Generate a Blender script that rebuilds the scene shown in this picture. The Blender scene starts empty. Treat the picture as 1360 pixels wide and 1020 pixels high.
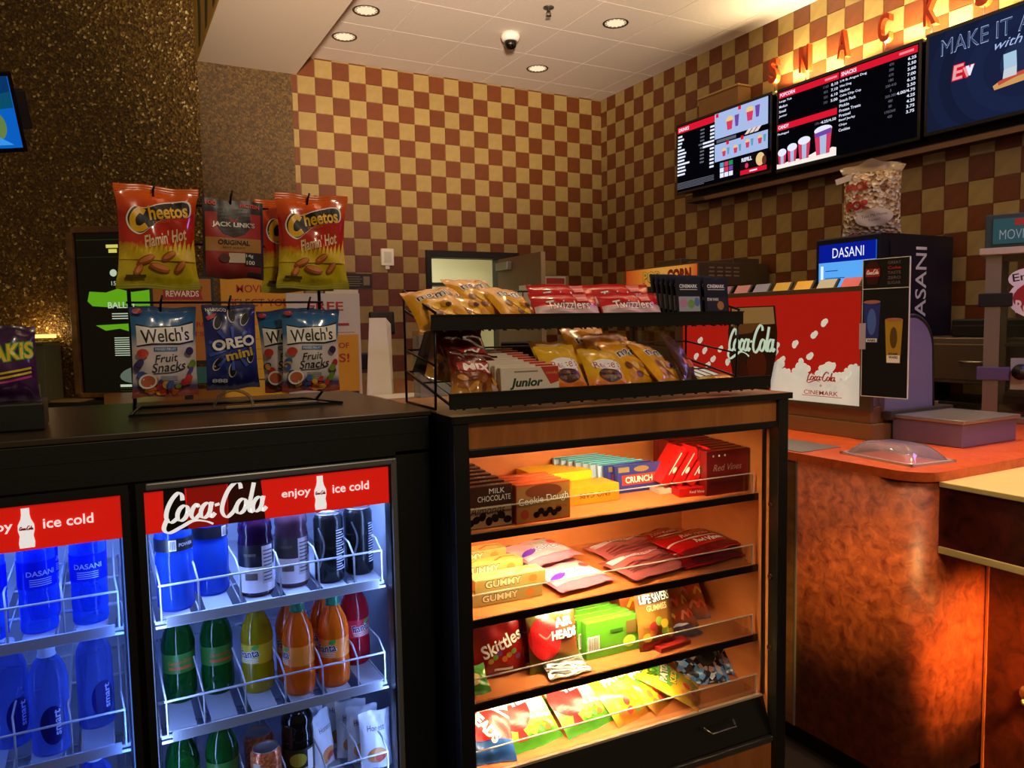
import bpy, bmesh, math, random
from mathutils import Vector, Matrix
sc = bpy.context.scene
C = sc.collection
PI = math.pi
R = math.radians
# ------------------------------------------------------------------ camera
cam_d = bpy.data.cameras.new('camera')
cam = bpy.data.objects.new('camera', cam_d)
C.objects.link(cam)
cam_d.sensor_width = 36.0
cam_d.lens = 1011.77 * 36.0 / 1360.0
cam_d.clip_start = 0.02
yaw, pit, rol = R(28.27684), R(-4.46657), R(-1.0504)
fw = Vector((math.sin(yaw) * math.cos(pit), math.cos(yaw) * math.cos(pit), math.sin(pit)))
rt0 = Vector((math.cos(yaw), -math.sin(yaw), 0))
up0 = rt0.cross(fw)
rt = rt0 * math.cos(rol) + up0 * math.sin(rol)
up = up0 * math.cos(rol) - rt0 * math.sin(rol)
cam.matrix_world = Matrix(((rt.x, up.x, -fw.x, 0), (rt.y, up.y, -fw.y, 0), (rt.z, up.z, -fw.z, 1.5), (0, 0, 0, 1)))
sc.camera = cam
# ------------------------------------------------------------------ world and view
w = bpy.data.worlds.new('world')
sc.world = w
w.use_nodes = True
w.node_tree.nodes['Background'].inputs[0].default_value = (1.0, 0.70, 0.36, 1)
w.node_tree.nodes['Background'].inputs[1].default_value = 0.14
sc.view_settings.view_transform = 'Standard'
sc.view_settings.look = 'None'
sc.view_settings.gamma = 1.0
sc.view_settings.use_curve_mapping = False
sc.view_settings.exposure = 0.0


def lamp(name, kind, loc, energy, col=(1, .78, .5), size=.3, target=None, spot=None, size_y=None, blend=.5):
    d = bpy.data.lights.new(name, kind)
    d.energy = energy
    d.color = col
    if kind == 'AREA':
        d.size = size
        if size_y:
            d.shape = 'RECTANGLE'
            d.size_y = size_y
    else:
        d.shadow_soft_size = size
    if spot:
        d.spot_size = R(spot)
        d.spot_blend = blend
    o = bpy.data.objects.new(name, d)
    C.objects.link(o)
    o.location = loc
    t = Vector(target) if target else Vector(loc) - Vector((0, 0, 1))
    o.rotation_euler = (t - Vector(loc)).to_track_quat('-Z', 'Y').to_euler()
    return o


# lobby ceiling lamps on the customers' side, behind and beside the camera
lamp('lobby_lamp', 'AREA', (0.9, -1.2, 3.4), 33, (1, .80, .56), .35, (1.0, 2.2, 1.0))
lamp('lobby_lamp', 'AREA', (-1.6, 3.2, 5.6), 16, (1, .74, .38), .8, (-0.6, 6.9, 4.4))
# unseen spots added for a yellow patch and light on the counter's side
lamp('counter_fill_spot', 'SPOT', (.2, -1.6, 3.3), 1300, (1, .72, .2), .03, (2.19, 1.72, .53), spot=6.5, blend=1)
lamp('counter_fill_spot', 'SPOT', (.2, -1.7, 3.3), 95, (1, .74, .46), .05, (2.19, 1.66, .72), spot=22, blend=.9)
# unseen spot added behind the camera to brighten the stand's white ceiling
lamp('ceiling_fill_spot', 'SPOT', (.0, -.4, 2.0), 3500, (1, .76, .56), .2, (2.1, 5.0, 4.2), spot=46, blend=1.0)
ZC = 3.836      # ceiling
ZF = -0.1       # floor
YA = 6.788      # tiled back wall
XB = 4.778      # tiled right wall
S = 0.1524      # wall tile


# ------------------------------------------------------------------ materials
def lin(h):
    if not isinstance(h, str):
        return tuple(h)[:3]
    h = h.lstrip('#')
    o = []
    for i in (0, 2, 4):
        c = int(h[i:i + 2], 16) / 255
        o.append(c / 12.92 if c <= .04045 else ((c + .055) / 1.055) ** 2.4)
    return tuple(o)


MATS = {}


def mat(name, col, rough=.5, metal=0, emit=0, spec=.5, var=0, vscale=12, bump=0, bscale=80, coat=0, alpha=1, ecol=None, rnd=0):
    if name in MATS:
        return MATS[name]
    m = bpy.data.materials.new(name)
    MATS[name] = m
    m.use_nodes = True
    nt = m.node_tree
    b = nt.nodes['Principled BSDF']
    c = lin(col)
    b.inputs['Base Color'].default_value = (*c, 1)
    b.inputs['Roughness'].default_value = rough
    b.inputs['Metallic'].default_value = metal
    b.inputs['Specular IOR Level'].default_value = spec
    b.inputs['Coat Weight'].default_value = coat
    b.inputs['Alpha'].default_value = alpha
    if emit:
        b.inputs['Emission Color'].default_value = (*(lin(ecol) if ecol else c), 1)
        b.inputs['Emission Strength'].default_value = emit
    if var or rnd or bump:
        tc = nt.nodes.new('ShaderNodeTexCoord')
    if var or rnd:
        n = nt.nodes.new('ShaderNodeTexNoise')
        n.inputs['Scale'].default_value = vscale
        n.inputs['Detail'].default_value = 4
        nt.links.new(tc.outputs['Object'], n.inputs['Vector'])
        mr = nt.nodes.new('ShaderNodeMapRange')
        mr.inputs[1].default_value = .3
        mr.inputs[2].default_value = .7
        mr.inputs[3].default_value = 1 - var
        mr.inputs[4].default_value = 1 + var
        nt.links.new(n.outputs['Fac'], mr.inputs[0])
        v = nt.nodes.new('ShaderNodeHueSaturation')
        v.inputs['Color'].default_value = (*c, 1)
        if rnd:
            oi = nt.nodes.new('ShaderNodeObjectInfo')
            m2 = nt.nodes.new('ShaderNodeMapRange')
            m2.inputs[3].default_value = -rnd
            m2.inputs[4].default_value = rnd
            nt.links.new(oi.outputs['Random'], m2.inputs[0])
            ad = nt.nodes.new('ShaderNodeMath')
            nt.links.new(mr.outputs[0], ad.inputs[0])
            nt.links.new(m2.outputs[0], ad.inputs[1])
            nt.links.new(ad.outputs[0], v.inputs['Value'])
        else:
            nt.links.new(mr.outputs[0], v.inputs['Value'])
        nt.links.new(v.outputs['Color'], b.inputs['Base Color'])
    if bump:
        n2 = nt.nodes.new('ShaderNodeTexNoise')
        n2.inputs['Scale'].default_value = bscale
        nt.links.new(tc.outputs['Object'], n2.inputs['Vector'])
        bp = nt.nodes.new('ShaderNodeBump')
        bp.inputs['Strength'].default_value = bump
        bp.inputs['Distance'].default_value = .002
        nt.links.new(n2.outputs['Fac'], bp.inputs['Height'])
        nt.links.new(bp.outputs['Normal'], b.inputs['Normal'])
    return m


def glow(name, col, s):
    """a lit surface (screen pixels, lamp tubes, backlit sign)"""
    if name in MATS:
        return MATS[name]
    m = bpy.data.materials.new(name)
    MATS[name] = m
    m.use_nodes = True
    nt = m.node_tree
    nt.nodes.clear()
    e = nt.nodes.new('ShaderNodeEmission')
    e.inputs[0].default_value = (*lin(col), 1)
    e.inputs[1].default_value = s
    o = nt.nodes.new('ShaderNodeOutputMaterial')
    nt.links.new(e.outputs[0], o.inputs[0])
    return m


def clear(name, tint='ffffff', rough=.03, refl=1.0, body=0, bcol='ffffff'):
    """thin clear sheet: see-through with Fresnel reflection, optional milky body"""
    if name in MATS:
        return MATS[name]
    m = bpy.data.materials.new(name)
    MATS[name] = m
    m.use_nodes = True
    nt = m.node_tree
    nt.nodes.clear()
    t = nt.nodes.new('ShaderNodeBsdfTransparent')
    t.inputs[0].default_value = (*lin(tint), 1)
    g = nt.nodes.new('ShaderNodeBsdfGlossy')
    g.inputs['Roughness'].default_value = rough
    fr = nt.nodes.new('ShaderNodeFresnel')
    fr.inputs[0].default_value = 1.45
    mu = nt.nodes.new('ShaderNodeMath')
    mu.operation = 'MULTIPLY'
    mu.inputs[1].default_value = refl
    nt.links.new(fr.outputs[0], mu.inputs[0])
    mx = nt.nodes.new('ShaderNodeMixShader')
    nt.links.new(mu.outputs[0], mx.inputs[0])
    last = t.outputs[0]
    if body:
        d = nt.nodes.new('ShaderNodeBsdfDiffuse')
        d.inputs[0].default_value = (*lin(bcol), 1)
        m0 = nt.nodes.new('ShaderNodeMixShader')
        m0.inputs[0].default_value = body
        nt.links.new(t.outputs[0], m0.inputs[1])
        nt.links.new(d.outputs[0], m0.inputs[2])
        last = m0.outputs[0]
    nt.links.new(last, mx.inputs[1])
    nt.links.new(g.outputs[0], mx.inputs[2])
    o = nt.nodes.new('ShaderNodeOutputMaterial')
    nt.links.new(mx.outputs[0], o.inputs[0])
    return m


def ramp(name, stops, h=1, axis=2, noise=0, nscale=30, rough=.3, metal=0, coat=0, const=False, spec=.5, z0=0):
    """colour bands printed along an axis of the object (0..h), edges broken up by noise"""
    if name in MATS:
        return MATS[name]
    m = bpy.data.materials.new(name)
    MATS[name] = m
    m.use_nodes = True
    nt = m.node_tree
    b = nt.nodes['Principled BSDF']
    b.inputs['Roughness'].default_value = rough
    b.inputs['Metallic'].default_value = metal
    b.inputs['Coat Weight'].default_value = coat
    b.inputs['Specular IOR Level'].default_value = spec
    tc = nt.nodes.new('ShaderNodeTexCoord')
    sp = nt.nodes.new('ShaderNodeSeparateXYZ')
    nt.links.new(tc.outputs['Object'], sp.inputs[0])
    mr = nt.nodes.new('ShaderNodeMapRange')
    mr.inputs[1].default_value = z0
    mr.inputs[2].default_value = z0 + h
    mr.clamp = False
    nt.links.new(sp.outputs[axis], mr.inputs[0])
    n = nt.nodes.new('ShaderNodeTexNoise')
    n.inputs['Scale'].default_value = nscale
    n.inputs['Detail'].default_value = 3
    nt.links.new(tc.outputs['Object'], n.inputs['Vector'])
    ma = nt.nodes.new('ShaderNodeMath')
    ma.operation = 'MULTIPLY_ADD'
    ma.inputs[1].default_value = noise
    nt.links.new(n.outputs['Fac'], ma.inputs[0])
    nt.links.new(mr.outputs[0], ma.inputs[2])
    ad = nt.nodes.new('ShaderNodeMath')
    ad.operation = 'SUBTRACT'
    ad.inputs[1].default_value = noise * .5
    nt.links.new(ma.outputs[0], ad.inputs[0])
    cr = nt.nodes.new('ShaderNodeValToRGB')
    cr.color_ramp.interpolation = 'CONSTANT' if const else 'LINEAR'
    el = cr.color_ramp.elements
    el[0].position = stops[0][0]
    el[0].color = (*lin(stops[0][1]), 1)
    el[1].position = stops[-1][0]
    el[1].color = (*lin(stops[-1][1]), 1)
    for p, c in stops[1:-1]:
        e = el.new(p)
        e.color = (*lin(c), 1)
    nt.links.new(ad.outputs[0], cr.inputs[0])
    nt.links.new(cr.outputs[0], b.inputs['Base Color'])
    return m


def cells(name, stops, scale=60, rough=.4, metal=0, bump=.5, dist=.004, ncol=None, fine=0, coord='Object', spec=.5):
    """random flecks: one colour of the ramp per voronoi cell"""
    if name in MATS:
        return MATS[name]
    m = bpy.data.materials.new(name)
    MATS[name] = m
    m.use_nodes = True
    nt = m.node_tree
    b = nt.nodes['Principled BSDF']
    b.inputs['Roughness'].default_value = rough
    b.inputs['Metallic'].default_value = metal
    b.inputs['Specular IOR Level'].default_value = spec
    tc = nt.nodes.new('ShaderNodeTexCoord')
    v = nt.nodes.new('ShaderNodeTexVoronoi')
    v.inputs['Scale'].default_value = scale
    nt.links.new(tc.outputs[coord], v.inputs['Vector'])
    sp = nt.nodes.new('ShaderNodeSeparateColor')
    nt.links.new(v.outputs['Color'], sp.inputs[0])
    cr = nt.nodes.new('ShaderNodeValToRGB')
    el = cr.color_ramp.elements
    el[0].position = stops[0][0]
    el[0].color = (*lin(stops[0][1]), 1)
    el[1].position = stops[-1][0]
    el[1].color = (*lin(stops[-1][1]), 1)
    for p, c in stops[1:-1]:
        e = el.new(p)
        e.color = (*lin(c), 1)
    nt.links.new(sp.outputs[0], cr.inputs[0])
    nt.links.new(cr.outputs[0], b.inputs['Base Color'])
    if bump:
        bp = nt.nodes.new('ShaderNodeBump')
        bp.inputs['Strength'].default_value = bump
        bp.inputs['Distance'].default_value = dist
        nt.links.new(v.outputs['Distance'], bp.inputs['Height'])
        nt.links.new(bp.outputs['Normal'], b.inputs['Normal'])
    return m


def wood(name, dark, light, scale=3, stretch=(1, 1, 8), rough=.35, coat=0, detail=6, lo=.35, hi=.65, spec=.5):
    if name in MATS:
        return MATS[name]
    m = bpy.data.materials.new(name)
    MATS[name] = m
    m.use_nodes = True
    nt = m.node_tree
    b = nt.nodes['Principled BSDF']
    b.inputs['Roughness'].default_value = rough
    b.inputs['Coat Weight'].default_value = coat
    b.inputs['Specular IOR Level'].default_value = spec
    tc = nt.nodes.new('ShaderNodeTexCoord')
    mp = nt.nodes.new('ShaderNodeMapping')
    mp.inputs['Scale'].default_value = stretch
    nt.links.new(tc.outputs['Object'], mp.inputs[0])
    n = nt.nodes.new('ShaderNodeTexNoise')
    n.inputs['Scale'].default_value = scale
    n.inputs['Detail'].default_value = detail
    n.inputs['Roughness'].default_value = .62
    n.inputs['Distortion'].default_value = .6
    nt.links.new(mp.outputs[0], n.inputs['Vector'])
    cr = nt.nodes.new('ShaderNodeValToRGB')
    el = cr.color_ramp.elements
    el[0].position = lo
    el[0].color = (*lin(dark), 1)
    el[1].position = hi
    el[1].color = (*lin(light), 1)
    nt.links.new(n.outputs['Fac'], cr.inputs[0])
    nt.links.new(cr.outputs[0], b.inputs['Base Color'])
    return m


# ------------------------------------------------------------------ mesh helpers
class MB:
    def __init__(self):
        self.v, self.f, self.m, self.s = [], [], [], []
        self.xf = None

    def add(self, vs, fs, m=0, sm=False):
        o = len(self.v)
        for p in vs:
            p = Vector(p)
            self.v.append(self.xf @ p if self.xf else p)
        for f in fs:
            self.f.append([i + o for i in f])
            self.m.append(m)
            self.s.append(sm)
        return self

    def box(self, x0, x1, y0, y1, z0, z1, m=0):
        return self.add([(x0, y0, z0), (x1, y0, z0), (x1, y1, z0), (x0, y1, z0), (x0, y0, z1), (x1, y0, z1), (x1, y1, z1), (x0, y1, z1)],
                        [(3, 2, 1, 0), (4, 5, 6, 7), (0, 1, 5, 4), (1, 2, 6, 5), (2, 3, 7, 6), (3, 0, 4, 7)], m)

    def prism(self, poly, z0, z1, m=0, sm=False):
        n = len(poly)
        vs = [(x, y, z0) for x, y in poly] + [(x, y, z1) for x, y in poly]
        self.add(vs, [tuple(range(n))[::-1], tuple(range(n, 2 * n))], m)
        o = len(self.v) - 2 * n
        for i in range(n):
            j = (i + 1) % n
            self.f.append([o + i, o + j, o + n + j, o + n + i])
            self.m.append(m)
            self.s.append(sm)
        return self

    def lathe(self, prof, c=(0, 0, 0), n=20, m=0, sm=True):
        vs, fs = [], []
        k = len(prof)
        for r, z in prof:
            for i in range(n):
                a = 2 * PI * i / n
                vs.append((c[0] + r * math.cos(a), c[1] + r * math.sin(a), c[2] + z))
        for j in range(k - 1):
            for i in range(n):
                i2 = (i + 1) % n
                fs.append((j * n + i, j * n + i2, (j + 1) * n + i2, (j + 1) * n + i))
        fs.append(tuple(range(n))[::-1])
        fs.append(tuple((k - 1) * n + i for i in range(n)))
        return self.add(vs, fs, m, sm)

    def cyl(self, p0, p1, r, n=12, m=0, r1=None):
        return self.tube([p0, p1], r, n, m, r1=r1)

    def tube(self, pts, r, n=6, m=0, closed=False, r1=None):
        pts = [Vector(p) for p in pts]
        k = len(pts)
        vs, fs = [], []
        prev = None
        for i, p in enumerate(pts):
            if closed:
                d = pts[(i + 1) % k] - pts[i - 1]
            else:
                d = pts[min(i + 1, k - 1)] - pts[max(i - 1, 0)]
            d.normalize()
            if prev is None:
                a = d.cross(Vector((0, 0, 1)))
                if a.length < .05:
                    a = d.cross(Vector((1, 0, 0)))
            else:
                a = prev - d * prev.dot(d)
            a.normalize()
            prev = a
            b = d.cross(a)
            rr = r if r1 is None else r + (r1 - r) * i / (k - 1)
            for j in range(n):
                t = 2 * PI * j / n
                vs.append(p + (a * math.cos(t) + b * math.sin(t)) * rr)
        for i in range(k if closed else k - 1):
            i2 = (i + 1) % k
            for j in range(n):
                j2 = (j + 1) % n
                fs.append((i * n + j, i * n + j2, i2 * n + j2, i2 * n + j))
        if not closed:
            fs.append(tuple(range(n))[::-1])
            fs.append(tuple((k - 1) * n + j for j in range(n)))
        return self.add(vs, fs, m, True)

    def grid(self, fn, nu, nv, m=0, sm=True, flip=False):
        vs = [fn(i / nu, j / nv) for j in range(nv + 1) for i in range(nu + 1)]
        fs = []
        for j in range(nv):
            for i in range(nu):
                a = j * (nu + 1) + i
                q = (a, a + 1, a + nu + 2, a + nu + 1)
                fs.append(q[::-1] if flip else q)
        return self.add(vs, fs, m, sm)

    def mesh(self, name, mats, bevel=0, seg=2):
        me = bpy.data.meshes.new(name)
        me.from_pydata([tuple(p) for p in self.v], [], self.f)
        if not isinstance(mats, (list, tuple)):
            mats = [mats]
        for q in mats:
            me.materials.append(q)
        me.polygons.foreach_set('material_index', self.m)
        me.polygons.foreach_set('use_smooth', self.s)
        if bevel:
            bm = bmesh.new()
            bm.from_mesh(me)
            es = [e for e in bm.edges if len(e.link_faces) == 2 and e.calc_face_angle(0) > .6]
            bmesh.ops.bevel(bm, geom=es, offset=bevel, segments=seg, profile=.5, affect='EDGES', clamp_overlap=True)
            bm.to_mesh(me)
            bm.free()
        me.update()
        return me

    def build(self, name, mats, parent=None, loc=None, bevel=0, rot=None, seg=2):
        o = bpy.data.objects.new(name, self.mesh(name, mats, bevel, seg))
        C.objects.link(o)
        if parent:
            o.parent = parent
        if loc:
            o.location = loc
        if rot:
            o.rotation_euler = rot
        return o


def tag(o, label, cat, group=None):
    o['label'] = label
    o['category'] = cat
    if group:
        o['group'] = group
    return o


def thing(name, label, cat, loc=(0, 0, 0), rz=0, group=None):
    o = bpy.data.objects.new(name, None)
    o.empty_display_size = .05
    C.objects.link(o)
    o.location = loc
    o.rotation_euler = (0, 0, rz)
    return tag(o, label, cat, group)


def struct(o):
    o['kind'] = 'structure'
    return o


def box(name, m, b, parent=None, bevel=0, loc=None, rot=None):
    return MB().box(*b).build(name, m, parent, loc, bevel, rot)


def dup(o, label, loc, rot=None, group=None, parent=None):
    c = o.copy()
    C.objects.link(c)
    c.location = loc
    if rot is not None:
        c.rotation_euler = rot
    if label:
        c['label'] = label
    if group:
        c['group'] = group
    for ch in list(o.children):
        d = ch.copy()
        C.objects.link(d)
        d.parent = c
        for g in list(ch.children):
            e = g.copy()
            C.objects.link(e)
            e.parent = d
    return c


# ------------------------------------------------------------------ flat print on surfaces
TXT = {}


def text_mesh(s, shear=0, bold=0):
    k = (s, shear, bold)
    if k not in TXT:
        cu = bpy.data.curves.new('t', 'FONT')
        cu.body = s
        cu.size = 1
        cu.shear = shear
        cu.offset = bold
        cu.resolution_u = 3
        ob = bpy.data.objects.new('t', cu)
        me = bpy.data.meshes.new_from_object(ob)
        vs = [(v.co.x, v.co.y) for v in me.vertices]
        fs = [tuple(p.vertices) for p in me.polygons]
        x0 = min(v[0] for v in vs)
        x1 = max(v[0] for v in vs)
        y0 = min(v[1] for v in vs)
        y1 = max(v[1] for v in vs)
        TXT[k] = ([((x - x0) / (x1 - x0 + 1e-9) - .5, (y - y0) / (y1 - y0 + 1e-9) - .5) for x, y in vs], fs)
        bpy.data.objects.remove(ob)
        bpy.data.curves.remove(cu)
        bpy.data.meshes.remove(me)
    return TXT[k]


def smooth(pts, n=6, closed=False):
    out = []
    k = len(pts)
    for i in range(k if closed else k - 1):
        g = (lambda j: pts[j % k]) if closed else (lambda j: pts[max(0, min(k - 1, j))])
        p0, p1, p2, p3 = g(i - 1), g(i), g(i + 1), g(i + 2)
        for j in range(n):
            t = j / n
            out.append(tuple(.5 * (2 * p1[a] + (p2[a] - p0[a]) * t + (2 * p0[a] - 5 * p1[a] + 4 * p2[a] - p3[a]) * t * t + (3 * p1[a] - p0[a] - 3 * p2[a] + p3[a]) * t ** 3) for a in range(len(p1))))
    if not closed:
        out.append(tuple(pts[-1]))
    return out


class Print:
    """coloured shapes and lettering in (p, q) coordinates laid on a surface S(p, q, height)"""

    def __init__(self, S, step=.00015, base=.0005, cut=None):
        self.S, self.step, self.base, self.cut = S, step, base, cut
        self.items = []

    def add(self, vs, fs, m):
        self.items.append((vs, fs, m))
        return self

    def text(self, s, cx, cy, wd, ht, m, rot=0, shear=0, bold=0):
        vs, fs = text_mesh(s, shear, bold)
        c, sn = math.cos(R(rot)), math.sin(R(rot))
        return self.add([(cx + x * wd * c - y * ht * sn, cy + x * wd * sn + y * ht * c) for x, y in vs], fs, m)

    def rect(self, x0, y0, x1, y1, m):
        return self.add([(x0, y0), (x1, y0), (x1, y1), (x0, y1)], [(0, 1, 2, 3)], m)

    def poly(self, pts, m):
        return self.add(list(pts), [tuple(range(len(pts)))], m)

    def ell(self, cx, cy, rx, ry, m, n=20, rot=0):
        c, s = math.cos(R(rot)), math.sin(R(rot))
        return self.poly([(cx + rx * math.cos(2 * PI * i / n) * c - ry * math.sin(2 * PI * i / n) * s,
                           cy + rx * math.cos(2 * PI * i / n) * s + ry * math.sin(2 * PI * i / n) * c) for i in range(n)], m)

    def stroke(self, pts, wd, m, taper=False):
        vs, fs = [], []
        k = len(pts)
        for i, p in enumerate(pts):
            a = pts[max(0, i - 1)]
            b = pts[min(k - 1, i + 1)]
            dx, dy = b[0] - a[0], b[1] - a[1]
            L = math.hypot(dx, dy) or 1
            # pen held at a slant: thick on one diagonal, thin on the other
            h = wd * .5
            if taper:
                h *= .35 + .75 * abs(dx * .35 + dy * .93) / L
            vs += [(p[0] - dy / L * h, p[1] + dx / L * h), (p[0] + dy / L * h, p[1] - dx / L * h)]
        for i in range(k - 1):
            fs.append((2 * i, 2 * i + 1, 2 * i + 3, 2 * i + 2))
        return self.add(vs, fs, m)

    def cola(self, cx, cy, wd, ht, m, tail=True, th=.17, rot=0):
        """flowing script wordmark"""
        st = []
        c1 = [(1.02, .78), (1.0, 1.0), (.82, 1.1), (.5, .85), (.25, .45), (.2, .1), (.42, -.08), (.75, .08)]
        st.append(smooth(c1))
        if tail:
            st.append(smooth([(.24, .1), (.05, -.3), (.3, -.5), (.9, -.32), (1.5, -.12), (2.1, -.2), (2.5, -.36)]))
        st.append(smooth([(1.0 + .25 * math.cos(t) + .1 * math.sin(t), .25 + .3 * math.sin(t)) for t in [2 * PI * i / 8 for i in range(9)]]))
        st.append(smooth([(1.82, .42), (1.72, .55), (1.52, .4), (1.42, .12), (1.58, -.05), (1.85, .12)]))
        st.append(smooth([(2.15 + .24 * math.cos(t) + .1 * math.sin(t), .25 + .3 * math.sin(t)) for t in [2 * PI * i / 8 for i in range(9)]]))
        st.append(smooth([(2.48, .58), (2.34, .12), (2.42, -.05), (2.62, .1)]))
        st.append([(2.62, .42), (2.86, .46)])
        c2 = [(4.0, 1.0), (3.95, 1.22), (3.72, 1.28), (3.35, 1.0), (3.05, .5), (2.98, .1), (3.2, -.14), (3.55, .05), (3.75, .3)]
        st.append(smooth(c2))
        st.append(smooth([(3.98 + .25 * math.cos(t) + .1 * math.sin(t), .25 + .3 * math.sin(t)) for t in [2 * PI * i / 8 for i in range(9)]]))
        st.append(smooth([(4.70, 1.2), (4.58, .8), (4.42, .3), (4.40, .04), (4.5, -.05), (4.62, .1)]))
        st.append(smooth([(4.85 + .24 * math.cos(t) + .1 * math.sin(t), .25 + .3 * math.sin(t)) for t in [2 * PI * i / 8 for i in range(9)]]))
        st.append(smooth([(5.18, .58), (5.04, .12), (5.12, -.05), (5.32, .1)]))
        x0, x1, y0, y1 = 0, 5.35, -.55, 1.3
        c, s = math.cos(R(rot)), math.sin(R(rot))

        def f(p):
            x, y = ((p[0] - x0) / (x1 - x0) - .5) * wd, ((p[1] - y0) / (y1 - y0) - .5) * ht
            return (cx + x * c - y * s, cy + x * s + y * c)
        for q in st:
            self.stroke([f(p) for p in q], th * wd / 5.35, m, taper=True)
        return self

    def build(self, name, parent, mats=None, loc=None):
        V, F, MI, ml = [], [], [], []
        for k, (vs, fs, m) in enumerate(self.items):
            if m not in ml:
                ml.append(m)
            mi = ml.index(m)
            eps = self.base + k * self.step
            if self.cut:
                bm = bmesh.new()
                bv = [bm.verts.new((x, y, 0)) for x, y in vs]
                for f in fs:
                    try:
                        bm.faces.new([bv[i] for i in f])
                    except ValueError:
                        pass
                xs = [v[0] for v in vs]
                ys = [v[1] for v in vs]
                for ax, lo, hi in ((0, min(xs), max(xs)), (1, min(ys), max(ys))):
                    t = math.floor(lo / self.cut) * self.cut + self.cut
                    while t < hi - 1e-6:
                        co = (t, 0, 0) if ax == 0 else (0, t, 0)
                        no = (1, 0, 0) if ax == 0 else (0, 1, 0)
                        bmesh.ops.bisect_plane(bm, geom=bm.verts[:] + bm.edges[:] + bm.faces[:], dist=1e-7, plane_co=co, plane_no=no)
                        t += self.cut
                bmesh.ops.triangulate(bm, faces=bm.faces[:])
                bm.verts.index_update()
                vs = [(v.co.x, v.co.y) for v in bm.verts]
                fs = [tuple(v.index for v in f.verts) for f in bm.faces]
                bm.free()
            o = len(V)
            V += [tuple(self.S(x, y, eps)) for x, y in vs]
            F += [tuple(i + o for i in f) for f in fs]
            MI += [mi] * len(fs)
        me = bpy.data.meshes.new(name)
        me.from_pydata(V, [], F)
        for q in ml:
            me.materials.append(q)
        me.polygons.foreach_set('material_index', MI)
        me.update()
        ob = bpy.data.objects.new(name, me)
        C.objects.link(ob)
        ob.parent = parent
        return ob


def front(y=0):
    return lambda p, q, e: (p, y - e, q)


def topside(z=0):
    return lambda p, q, e: (p, q, z + e)
# ================================================================== the room
M_tan = mat('tile_tan', '9c844c', .38, var=.12, vscale=14, bump=.15, bscale=30, rnd=.05)
M_brn = mat('tile_brown', '683412', .4, var=.14, vscale=14, bump=.15, bscale=30, rnd=.06)
M_grout = mat('grout', '92734a', .9)
M_ceil = mat('ceiling_panel_white', 'e4d8cb', .9, var=.03, vscale=40, bump=.2, bscale=300)
M_seam = mat('ceiling_seam', '8d7c6c', .9)
M_gyp = mat('soffit_white', 'e2d2bc', .9)
M_glit = cells('glitter_wall', [(0, '3c2606'), (.45, '54390c'), (.8, '6c5016'), (.95, '8d7034'), (1, 'd8c088')], 58, .42, .25, .7, .008)
M_glit2 = cells('glitter_panel', [(0, '3f2a08'), (.5, '523a0f'), (1, '6c501c')], 62, .6, .1, .4, .005)
M_black = mat('black_paint', '0b0a09', .45)
M_blackg = mat('black_gloss', '080808', .18)
M_white = mat('white_plastic', 'e6e0d4', .5)
M_steel = mat('steel', 'b9b4ac', .32, .9)
M_steeld = mat('dark_steel', '5b5650', .4, .8)

struct(box('floor', mat('carpet', '2a1a14', .95, var=.3, vscale=60), (-7, 6, -4, 10, ZF - .05, ZF)))

# back wall with a door opening, tiles are separate pieces
DX0, DX1, DZ1 = 2.745, 3.575, 2.215
mb = MB()
mb.box(1.56, DX0, YA, YA + .12, ZF, ZC + .1)
mb.box(DX1, XB + .12, YA, YA + .12, ZF, ZC + .1)
mb.box(DX0, DX1, YA, YA + .12, DZ1, ZC + .1)
wall_back = struct(mb.build('wall_back', M_grout))
box('glitter_panel', M_glit2, (.81, 1.56, YA, YA + .12, ZF, 6), wall_back)
wall_right = struct(box('wall_right', M_grout, (XB, XB + .12, -1, YA, ZF, ZC + .1)))

TT = .006


def pxy(P):
    d = Vector(P) - Vector((0, 0, 1.5))
    t = d.dot(fw)
    return 680 + 1011.77 * d.dot(rt) / t, 510 - 1011.77 * d.dot(up) / t, t


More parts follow.
